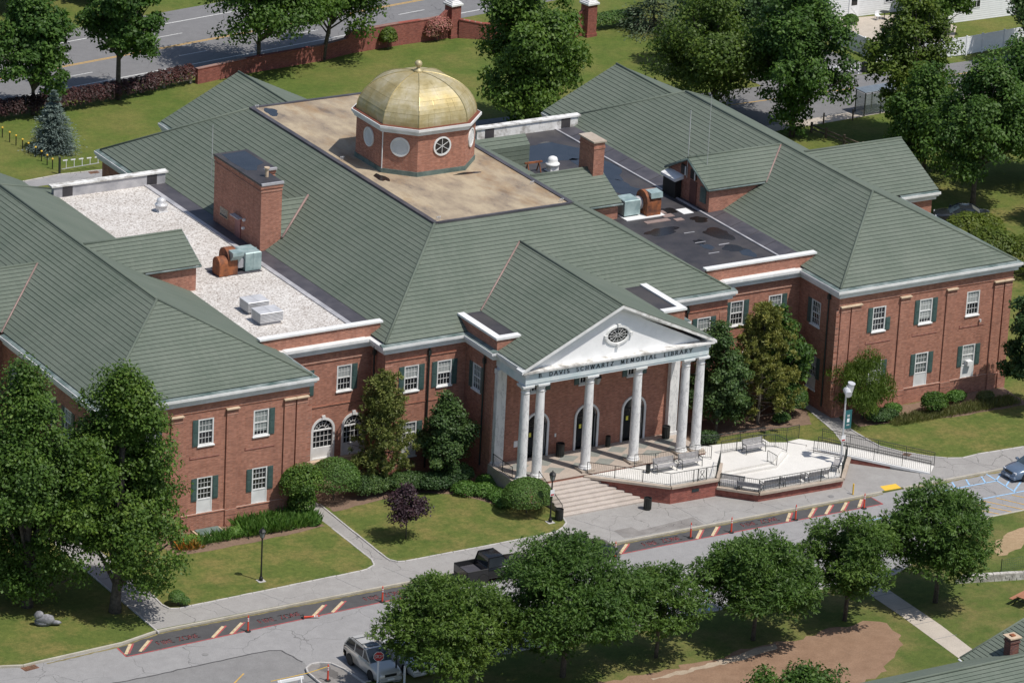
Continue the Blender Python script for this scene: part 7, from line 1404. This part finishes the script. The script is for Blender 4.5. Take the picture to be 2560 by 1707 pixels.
# --- row of street trees along the lot
ROW = [(-26.64, -21.9, 7.7, 8.6, 'wide spreading street tree of the lot row above the silver cars'), (-18.9, -22.6, 9.3, 9.2, 'tallest broad street tree of the lot row hiding the pickup'), (-12.06, -22.6, 6.4, 5.6, 'smallest street tree of the lot row with a thin trunk'), (-4.97, -22.9, 7.2, 7.7, 'round street tree with bare trunk at the edge of the bare soil'), (2.11, -22.85, 7.5, 6.3, 'street tree between bare soil and the diagonal walk'), (9.2, -22.9, 8.3, 7.4, 'dense street tree on the far side of the diagonal walk')]
def spray_tree(label, loc, h, w, seed, n=15000, low=0.7):
    rs = np.random.RandomState(seed); t = thing('street_tree', label, 'tree', (loc[0], loc[1], 0), 0, 'street trees along the parking lot'); base = 0.3; zc = h*0.58; rx = w/2*1.1; rz = h*0.42
    cl = []; lob = []
    for j in range(9): th = j*2.4+rs.random()*0.8; u = 0.35+0.4*rs.random() if j else 0.0; lob.append((u*math.cos(th), u*math.sin(th)))
    for i in range(int(120*(w/8)**1.6)+30):
        lx, ly = lob[rs.randint(9)]; q = rs.normal(size=2)*0.17; lx += q[0]; ly += q[1]; u = min(1.0, math.hypot(lx, ly)*1.12); th = math.atan2(ly, lx); ph = rs.random()**0.8; r = rx*u*0.88; top = max(0, 1-u**1.9)**0.62; z = zc+rz*(top*(ph*(1.0+low)-low)*0.93)-0.12*rz*u
        s = 0.13+0.09*rs.random(); cl.append((r*math.cos(th), r*math.sin(th), z, s*rx*1.2, s*rx*1.2, s*rx*0.6))
    m = n//4; p, d, idx = clump_leaves(cl, m, rs, (0.4, 1.22), -0.25); ct = rs.random(len(cl))
    # each twig carries a fan of four drooping narrow leaflets
    az = rs.random(m)*2*math.pi; P = []; Nn = []; T = []; ti = []
    base_t = d.copy(); base_t[:, 2] *= 0.4; base_t += rs.normal(size=d.shape)*0.35
    for q in range(4):
        tt = base_t+rs.normal(size=d.shape)*0.55; tt[:, 2] -= 0.35; tt /= np.linalg.norm(tt, axis=1, keepdims=True)
        P.append(p+tt*0.16); nn = rs.normal(size=d.shape)*0.4+d*0.35; nn[:, 2] += 0.9; nn -= tt*np.sum(nn*tt, 1, keepdims=True); nn /= np.linalg.norm(nn, axis=1, keepdims=True); Nn.append(nn); T.append(tt); ti.append(0.45*ct[idx]+0.5*rs.random(m))
    P = np.concatenate(P); foliage('crown', P, np.concatenate(Nn), 0.275*(0.7+0.6*rs.random(len(P))), np.concatenate(ti), LM['street'], t, rs, 0.34, 0.0, np.concatenate(T))
    MB().tube([(0, 0, -0.05), (0.05, 0, h*0.2), (0.0, 0.05, h*0.34), (0.1, 0, h*0.55)], 0.17*h/8, 10, 0.07).build('trunk', M['trunk'], t, smooth=True)
    lb = MB(); rq = random.Random(seed)
    for c in rq.sample(cl, 18): lb.tube([(0, 0, h*0.27), (c[0]*0.45, c[1]*0.45, h*0.3+(c[2]-h*0.3)*0.62), c[:3]], 0.07, 5, 0.02)
    lb.build('limbs', M['trunk'], t)
for i, (x, y, h, w, l) in enumerate(ROW): spray_tree(l, (x, y), h, w, 100+i, int(44000*(w/8)**2*(0.72 if i == 2 else 1.0)), 1.0 if i in (0, 1) else 0.92 if i == 5 else 0.72)
# --- two great trees before the left wing
OG = 'oaks before the left wing'
broadleaf('oak_tree', 'great oak covering the left wing corner beside the path', (-39.9, -2.4), 16.8, 11.0, LM['oak'], 11, -0.02, 0.235, 80000, 640, OG, conical=0.58, rel=0.115, shell=(0.1, 1.4), trunk_r=0.42, lean=(0.5, 0.3))
broadleaf('oak_tree', 'great oak behind the stone sculpture on the west lawn', (-44.6, 0.6), 16.3, 11.6, LM['oak'], 12, 0.0, 0.235, 70000, 600, OG, conical=0.55, rel=0.115, shell=(0.1, 1.4), trunk_r=0.4)
broadleaf('oak_tree', 'oak farthest from the path on the west lawn', (-50.5, 3.0), 14.5, 8.5, LM['oak'], 13, 0.08, 0.3, 22000, 160, OG, conical=0.4, rel=0.18)
# --- back lawn trees
BG = 'trees between library and main road'
broadleaf('maple_tree', 'maple by the dark hedge and blue spruce', (-2.25, 91.5), 10.6, 8.4, LM['maple'], 21, 0.1, 0.34, 19000, 190, BG, conical=0.3)
broadleaf('maple_tree', 'tall maple with bare trunk between the dark and red hedges', (6.16, 92.6), 13.0, 8.2, LM['maple'], 22, 0.22, 0.34, 20000, 190, BG, conical=0.2)
broadleaf('maple_tree', 'wide maple over the low end of the brick wall', (21.1, 95.6), 11.5, 12.2, LM['maple'], 23, 0.14, 0.33, 22000, 210, BG, rel=0.17)
broadleaf('maple_tree', 'maple where the brick wall steps up', (27.7, 96.0), 11.5, 9.6, LM['maple'], 24, 0.17, 0.33, 16000, 170, BG, lean=(1.4, -0.4), rel=0.18)
broadleaf('maple_tree', 'large dense tree rising behind the gilded dome', (34.4, 72.3), 15.5, 10.6, LM['maple'], 25, 0.01, 0.33, 42000, 260, BG, conical=0.22, rel=0.17)
for i, (x, y, h, w, l) in enumerate(((1, 116.5, 10, 10, 'dark tree across the main road beyond the bollard row'), (9, 118.5, 11, 10, 'dark tree across the main road beyond the maples'), (16.5, 120.5, 9, 8, 'dark tree across the main road by the open verge'))): broadleaf('roadside_tree', l, (x, y), h, w, LM['dark'], 31+i, 0.03, 0.42, 9000, 120, 'trees across the main road')
RG = 'trees around the right wing'
broadleaf('honey_locust', 'yellow green feathery tree behind the right wing ridge', (51.3, 69.5), 11.4, 12.0, LM['locust'], 41, 0.03, 0.3, 26000, 240, RG, rel=0.16, conical=0.15)
broadleaf('maple_tree', 'tall green tree between the feathery tree and the side road', (54.6, 62.2), 14.4, 9.6, LM['maple'], 42, 0.01, 0.32, 32000, 240, RG, conical=0.15, rel=0.17)
broadleaf('maple_tree', 'dark green tree behind the feathery one near the cedar', (58.5, 80.0), 13.0, 10.0, LM['dark'], 43, 0.03, 0.36, 18000, 180, RG)
broadleaf('maple_tree', 'dark tree between the cedar and the neighbour drive', (64.5, 84.0), 11.0, 8.0, LM['dark'], 50, 0.03, 0.36, 12000, 140, RG)
broadleaf('honey_locust', 'airy locust over the bus shelter', (63.0, 56.6), 13.6, 9.4, LM['locust'], 44, 0.1, 0.3, 26000, 230, RG, rel=0.15, conical=0.2)
broadleaf('honey_locust', 'lower dense tree between the bus shelter and the cross gable', (58.6, 48.6), 10.0, 8.2, LM['oak'], 51, 0.03, 0.3, 18000, 170, RG, rel=0.18)
broadleaf('honey_locust', 'locust with a bare trunk on the shaded lawn by the dark car', (58.0, 40.8), 12.8, 10.2, LM['oak'], 45, 0.2, 0.3, 26000, 220, RG, rel=0.16)
broadleaf('honey_locust', 'spreading tree at the end of the right wing lawn', (66.5, 44.5), 13.0, 11.5, LM['oak'], 46, 0.08, 0.32, 22000, 200, RG, rel=0.17)
broadleaf('honey_locust', 'dense tree beyond the lime shrubs past the right wing', (64.0, 33.0), 9.0, 9.0, LM['maple'], 54, 0.05, 0.32, 14000, 150, RG, rel=0.18)
NG = 'trees around the neighbour house'
broadleaf('maple_tree', 'dark maple standing before the vinyl fence by the side road', (86.6, 72.0), 13.0, 7.6, LM['dark'], 47, 0.12, 0.34, 18000, 180, NG, conical=0.2)
broadleaf('maple_tree', 'small tree between the two parts of the white house', (84.3, 81.5), 7.5, 5.0, LM['maple'], 48, 0.12, 0.3, 9000, 100, NG)
broadleaf('maple_tree', 'dark tree behind the side of the white house', (71.5, 95.0), 10.0, 8.0, LM['dark'], 49, 0.06, 0.4, 9000, 120, NG)
mass('round_shrub', 'clipped dome shrub beside the end of the vinyl fence', 'shrub', (74.3, 88.6, 0), [(0, 0, 1.0, 1.1, 1.1, 1.2)], LM['lime'], 52, 2500, 0.2)
mass('patio_shrub', 'low green shrub in a mulch ring on the neighbour terrace', 'shrub', (78.2, 87.9, 0), [(0, 0, 0.4, 0.7, 0.7, 0.5)], LM['maple'], 53, 1200, 0.2)
conifer('cedar_tree', 'drooping grey green cedar beside the clipped hedge', (60.0, 93.0, 0), 6.5, 7.5, LM['cedar'], 55, 9, 7000, 0.34, 0.05, droop=0.45, ragged=0.5)
conifer('blue_spruce', 'blue spruce standing on the back lawn beside the bollards', (-4.66, 82.3, 0), 5.0, 3.7, LM['spruce'], 56, 17, 26000, 0.2, 0.02, droop=0.2)
for (x0, y0, x1, y1, h, m_, l) in ((-14, 90.3, -5.6, 91.0, 1.9, 'barberry', 'dark hedge beyond the bollard row, by the main road'), (-5.4, 91.0, 4.7, 91.9, 1.9, 'barberry', 'dark purple hedge along the main road behind the maples'), (5.8, 92.6, 9.3, 93.1, 1.7, 'barberry', 'short dark hedge right after the tall maple trunk'), (10.0, 93.7, 13.7, 94.5, 1.7, 'barberry', 'red leaved hedge ending at the brick wall')):
    k = max(3, int((x1-x0)/0.7)); mass('hedge', l, 'hedge', (x0, y0, 0), [((x1-x0)*i/(k-1), (y1-y0)*i/(k-1), h*0.42, 0.75, 0.85, h*0.58) for i in range(k)], LM[m_], 60+int(abs(x0)), 700*k, 0.2, stem=False, sub=5)
mass('hedge', 'clipped green hedge right of the far gate pillar', 'hedge', (54.6, 94.8, 0), [(0.7*i, 0.05*i, 0.75, 0.65, 0.8, 0.85) for i in range(8)], LM['yew'], 71, 5600, 0.16, stem=False)
mass('flowering_bush', 'pink flowering bush against the brick wall', 'bush', (40.0, 97.2, 0), [(0, 0, 1.3, 1.4, 0.8, 1.0), (-0.6, 0.1, 0.8, 0.9, 0.7, 0.8)], LM['pink'], 72, 4200, 0.16, sub=7)
mass('wall_bush', 'small green bush against the taller brick wall', 'bush', (34.6, 96.7, 0), [(0, 0, 1.0, 0.85, 0.7, 1.05)], LM['locust'], 73, 2200, 0.18, sub=6)
# --- planting along the front
broadleaf('purple_plum', 'small dark purple plum tree on the front lawn', (-17.4, 0.1, 0.04), 3.8, 4.0, LM['purple'], 81, 0.3, 0.17, 5200, 60, conical=0.5, rel=0.2, trunk_r=0.045, droop=0.1)
tuft_pine('bushy olive pine between the arched windows and centre block', (-14.4, 9.0, 0.04), 8.6, 5.6, 82)
broadleaf('holly_tree', 'dark glossy holly before the centre block near the portico', (-10.4, 7.5, 0.04), 6.9, 5.0, LM['dark'], 83, 0.02, 0.2, 22000, 170, 'hollies beside the entrance', conical=0.55, rel=0.17, droop=0.1)
broadleaf('holly_tree', 'tall dark holly on the right side of the portico', (12.0, 7.9, 0.04), 8.2, 5.4, LM['dark'], 84, 0.01, 0.2, 24000, 190, 'hollies beside the entrance', conical=0.4, rel=0.17, droop=0.1)
tuft_pine('bushy olive pine between portico and right wing', (15.6, 8.0, 0.04), 9.4, 7.4, 85, 32000)
broadleaf('dogwood_tree', 'bright leaved tree growing against the right wing corner', (17.8, 9.2, 0.04), 8.0, 5.4, LM['oak'], 86, 0.12, 0.24, 14000, 110, rel=0.19)
mass('yew_ball', 'round clipped yew left of the arched windows', 'shrub', (-18.6, 8.0, 0.04), [(0, 0, 1.45, 1.8, 1.7, 1.5)], LM['yew'], 91, 9000, 0.16, 0.35, 'clipped yews', updir=0.15, jitter=0.5)
mass('yew_ball', 'round clipped yew beside the granite steps', 'shrub', (-7.75, 0.75, 0.04), [(0, 0, 1.15, 1.75, 1.55, 1.3)], LM['yew'], 92, 10000, 0.15, 0.35, 'clipped yews', updir=0.15, jitter=0.5)
mass('yew_ball', 'dark upright yew by the path at the right wing corner', 'shrub', (18.8, 8.3, 0.04), [(0, 0, 1.2, 1.1, 1.0, 1.25)], LM['yew'], 93, 6000, 0.15, 0.35, 'clipped yews', updir=0.15, jitter=0.5)
mass('yew_ball', 'little clipped yew at the lawn corner by the west path', 'shrub', (-35.75, -3.2, 0.04), [(-0.15, 0.1, 0.5, 0.55, 0.5, 0.5), (0.25, -0.25, 0.3, 0.35, 0.35, 0.35)], LM['yew'], 94, 3000, 0.13, 0.4, 'clipped yews')
mass('bay_shrub', 'grey green upright shrub at the left wing corner', 'shrub', (-22.1, 6.15, 0.04), [(0, 0, 2.3, 1.45, 0.95, 1.5), (0.1, 0, 1.1, 0.9, 0.8, 1.0)], LM['oak'], 95, 9000, 0.17, sub=14, shell=(0.6, 1.12), jitter=0.6)
for x, y, rx, h, m_, l, sd_ in ((-15.9, 7.8, 1.6, 1.6, 'dark', 'low grey shrub beside the round yew ball', 1), (-13.2, 7.4, 1.6, 1.5, 'dark', 'low grey shrub at the foot of the pine', 2), (-11.3, 6.7, 1.5, 1.4, 'dark', 'low grey shrub at the foot of the holly', 3), (-9.5, 6.8, 1.1, 1.7, 'dark', 'narrow dark shrub by the entrance block', 4), (17.3, 7.5, 0.75, 0.9, 'yew', 'low soft shrub before the right yew', 5), (10.2, 6.3, 1.0, 1.1, 'dark', 'low dark shrub behind the terrace fence', 6), (28.6, 4.7, 1.15, 1.8, 'oak', 'rounded shrub midway along the right wing bed', 7), (25.6, 5.6, 0.8, 1.0, 'bed', 'small broad leaved shrub beside the weeping tree', 8), (31.3, 5.8, 0.9, 1.0, 'bed', 'small leafy plant under the air conditioner window', 9), (33.5, 5.2, 0.8, 0.8, 'grassy', 'dry tufted plant near the end of the right wing', 10), (24.2, 5.0, 1.3, 1.0, 'dark', 'dark low shrub under the weeping tree', 11)):
    mass('low_shrub', l, 'shrub', (x, y, 0.04), [(0, 0, h*0.4, rx*0.7, rx*0.6, h*0.45), (rx*0.45, 0.1, h*0.35, rx*0.55, rx*0.5, h*0.4), (-rx*0.45, -0.1, h*0.42, rx*0.5, rx*0.5, h*0.5)], LM[m_], 200+sd_, int(4200*rx*rx)+1200, 0.15, group='shrubs along the library walls', sub=9, shell=(0.6, 1.15), jitter=0.6)
mass('ground_cover', 'bright green ground cover between holly and round yew', 'shrub', (-8.9, 4.2, 0.04), [(-0.9, 1.2, 0.25, 0.9, 0.9, 0.5), (0.2, 0.5, 0.25, 0.9, 0.9, 0.5), (0.6, -0.6, 0.25, 0.8, 0.9, 0.45), (0.3, -1.7, 0.2, 0.6, 0.7, 0.4), (1.0, 1.6, 0.3, 0.7, 0.8, 0.5)], LM['bed'], 97, 9000, 0.15, sub=10, shell=(0.6, 1.15), jitter=0.6)
broadleaf('weeping_tree', 'small weeping tree before the right wing corner pilasters', (23.2, 5.9, 0.04), 5.1, 5.2, LM['locust'], 98, 0.06, 0.26, 15000, 110, aspect=0.22, conical=0.1, rel=0.2, trunk_r=0.12, droop=1.6, updir=0.1)
broadleaf('dark_tree', 'dark leafy tree at the end of the right wing front', (35.6, 2.2), 10.4, 5.4, LM['dark'], 99, 0.01, 0.26, 18000, 150, conical=0.25)
mass('lime_shrub', 'yellow green spreading shrub beyond the right wing', 'shrub', (50.0, 27.5, 0), [(0, 0, 1.6, 2.6, 2.2, 2.2), (-3.0, 2.0, 1.3, 2.0, 1.8, 1.6), (2.6, -1.5, 1.4, 2.2, 2.0, 1.9), (5.0, -4, 1.4, 2.2, 2.0, 2.2)], LM['lime'], 101, 11000, 0.26, sub=8)
mass('lime_shrub', 'yellow green shrub hiding the dark car', 'shrub', (51.3, 32.6, 0), [(0, 0, 1.3, 2.4, 1.6, 1.9), (2.4, 0.8, 1.0, 1.8, 1.5, 1.5)], LM['lime'], 103, 6000, 0.24, sub=9)
mass('lime_shrub', 'yellow green shrub peeping past the right cross gable', 'shrub', (45.5, 33.5, 0), [(0, 0, 2.4, 1.3, 1.3, 2.6)], LM['lime'], 102, 3500, 0.26, sub=6)
# --- flower bed of the left wing: tall strap leaves, plus grasses on the right
def blades(name, label, cat, box, n, h, mat, seed, aspect=0.12, spread=0.5, kind=None):
    rs = np.random.RandomState(seed); x0, x1, y0, y1 = box; p = np.stack([rs.uniform(x0, x1, n), rs.uniform(y0, y1, n), np.zeros(n)], 1); hh = h*(0.5+0.6*rs.random(n)); T = np.stack([rs.normal(size=n)*spread, rs.normal(size=n)*spread, np.ones(n)], 1); T /= np.linalg.norm(T, axis=1, keepdims=True)
    nr = rs.normal(size=(n, 3)); nr -= T*np.sum(nr*T, 1, keepdims=True); nr /= np.linalg.norm(nr, axis=1, keepdims=True); c = p+T*hh[:, None]*0.5
    o = foliage(name, c+np.array([0, 0, 0.05]), nr, hh, rs.random(n), mat, None, rs, aspect, 0.0, T*4); tag(o, label, cat, kind=kind); return o
blades('day_lilies', 'dense green strap leaved plants along the left wing wall', 'plants', (-26.8, -21.4, 4.5, 6.7), 3600, 0.95, LM['bed'], 111, 0.12, 0.45, 'stuff')
blades('day_lilies', 'looser green bed plants around the teal cellar hatch', 'plants', (-31.2, -26.8, 4.6, 5.6), 900, 0.7, LM['bed'], 112, 0.14, 0.6, 'stuff')
blades('orange_lilies', 'orange lilies at the end of the left wing bed', 'flowers', (-32.0, -30.4, 4.2, 5.6), 420, 0.65, LM['orangef'], 113, 0.2, 0.6, 'stuff')
blades('tall_grass', 'pale tufts of tall grass along the right wing bed', 'grass', (24.5, 35.5, 3.5, 5.0), 5200, 0.5, LM['grassy'], 114, 0.1, 0.5, 'stuff')
for i, (x, y, l) in enumerate(((-30.6, 5.2, 'broad leaved hosta clump beside the orange lilies'), (-27.4, 5.3, 'broad leaved hosta clump in front of the second hatch'), (-23.6, 5.0, 'broad leaved hosta clump among the strap leaves'), (-21.8, 4.9, 'broad leaved hosta clump at the path corner'))): mass('hosta_plant', l, 'plant', (x, y, 0.05), [(0, 0, 0.2, 0.55, 0.5, 0.4)], LM['bed'], 120+i, 450, 0.3, 0.6, stem=False)
broadleaf('garden_tree', 'leafy treetop at the edge of the bare soil by the south building', (-9.0, -34.2), 3.4, 7.4, LM['oak'], 130, 0.1, 0.24, 9000, 110)
# --- far wood across the road
rs = np.random.RandomState(77); cl = []
for i in range(170): x = rs.uniform(-40, 150); cl.append((x, 124+0.14*x+rs.uniform(0, 22), rs.uniform(2, 7), rs.uniform(2.5, 4.5), rs.uniform(2.5, 4), rs.uniform(2.5, 4.5)))
cl = [c for c in cl if not (18 < c[0] < 64 and c[1] < 160)]
p, d, idx = clump_leaves(cl, 26000, rs); nr = d+rs.normal(size=d.shape)*0.4; nr[:, 2] += 0.4; nr /= np.linalg.norm(nr, axis=1, keepdims=True); ct = rs.random(len(cl))
tag(foliage('far_woodland', p, nr, 0.7*(0.7+0.6*rs.random(len(p))), 0.5*ct[idx]+0.4*rs.random(len(p)), LM['dark'], None, rs, 0.7), 'dark belt of far woodland beyond the main road', 'woodland', kind='stuff')
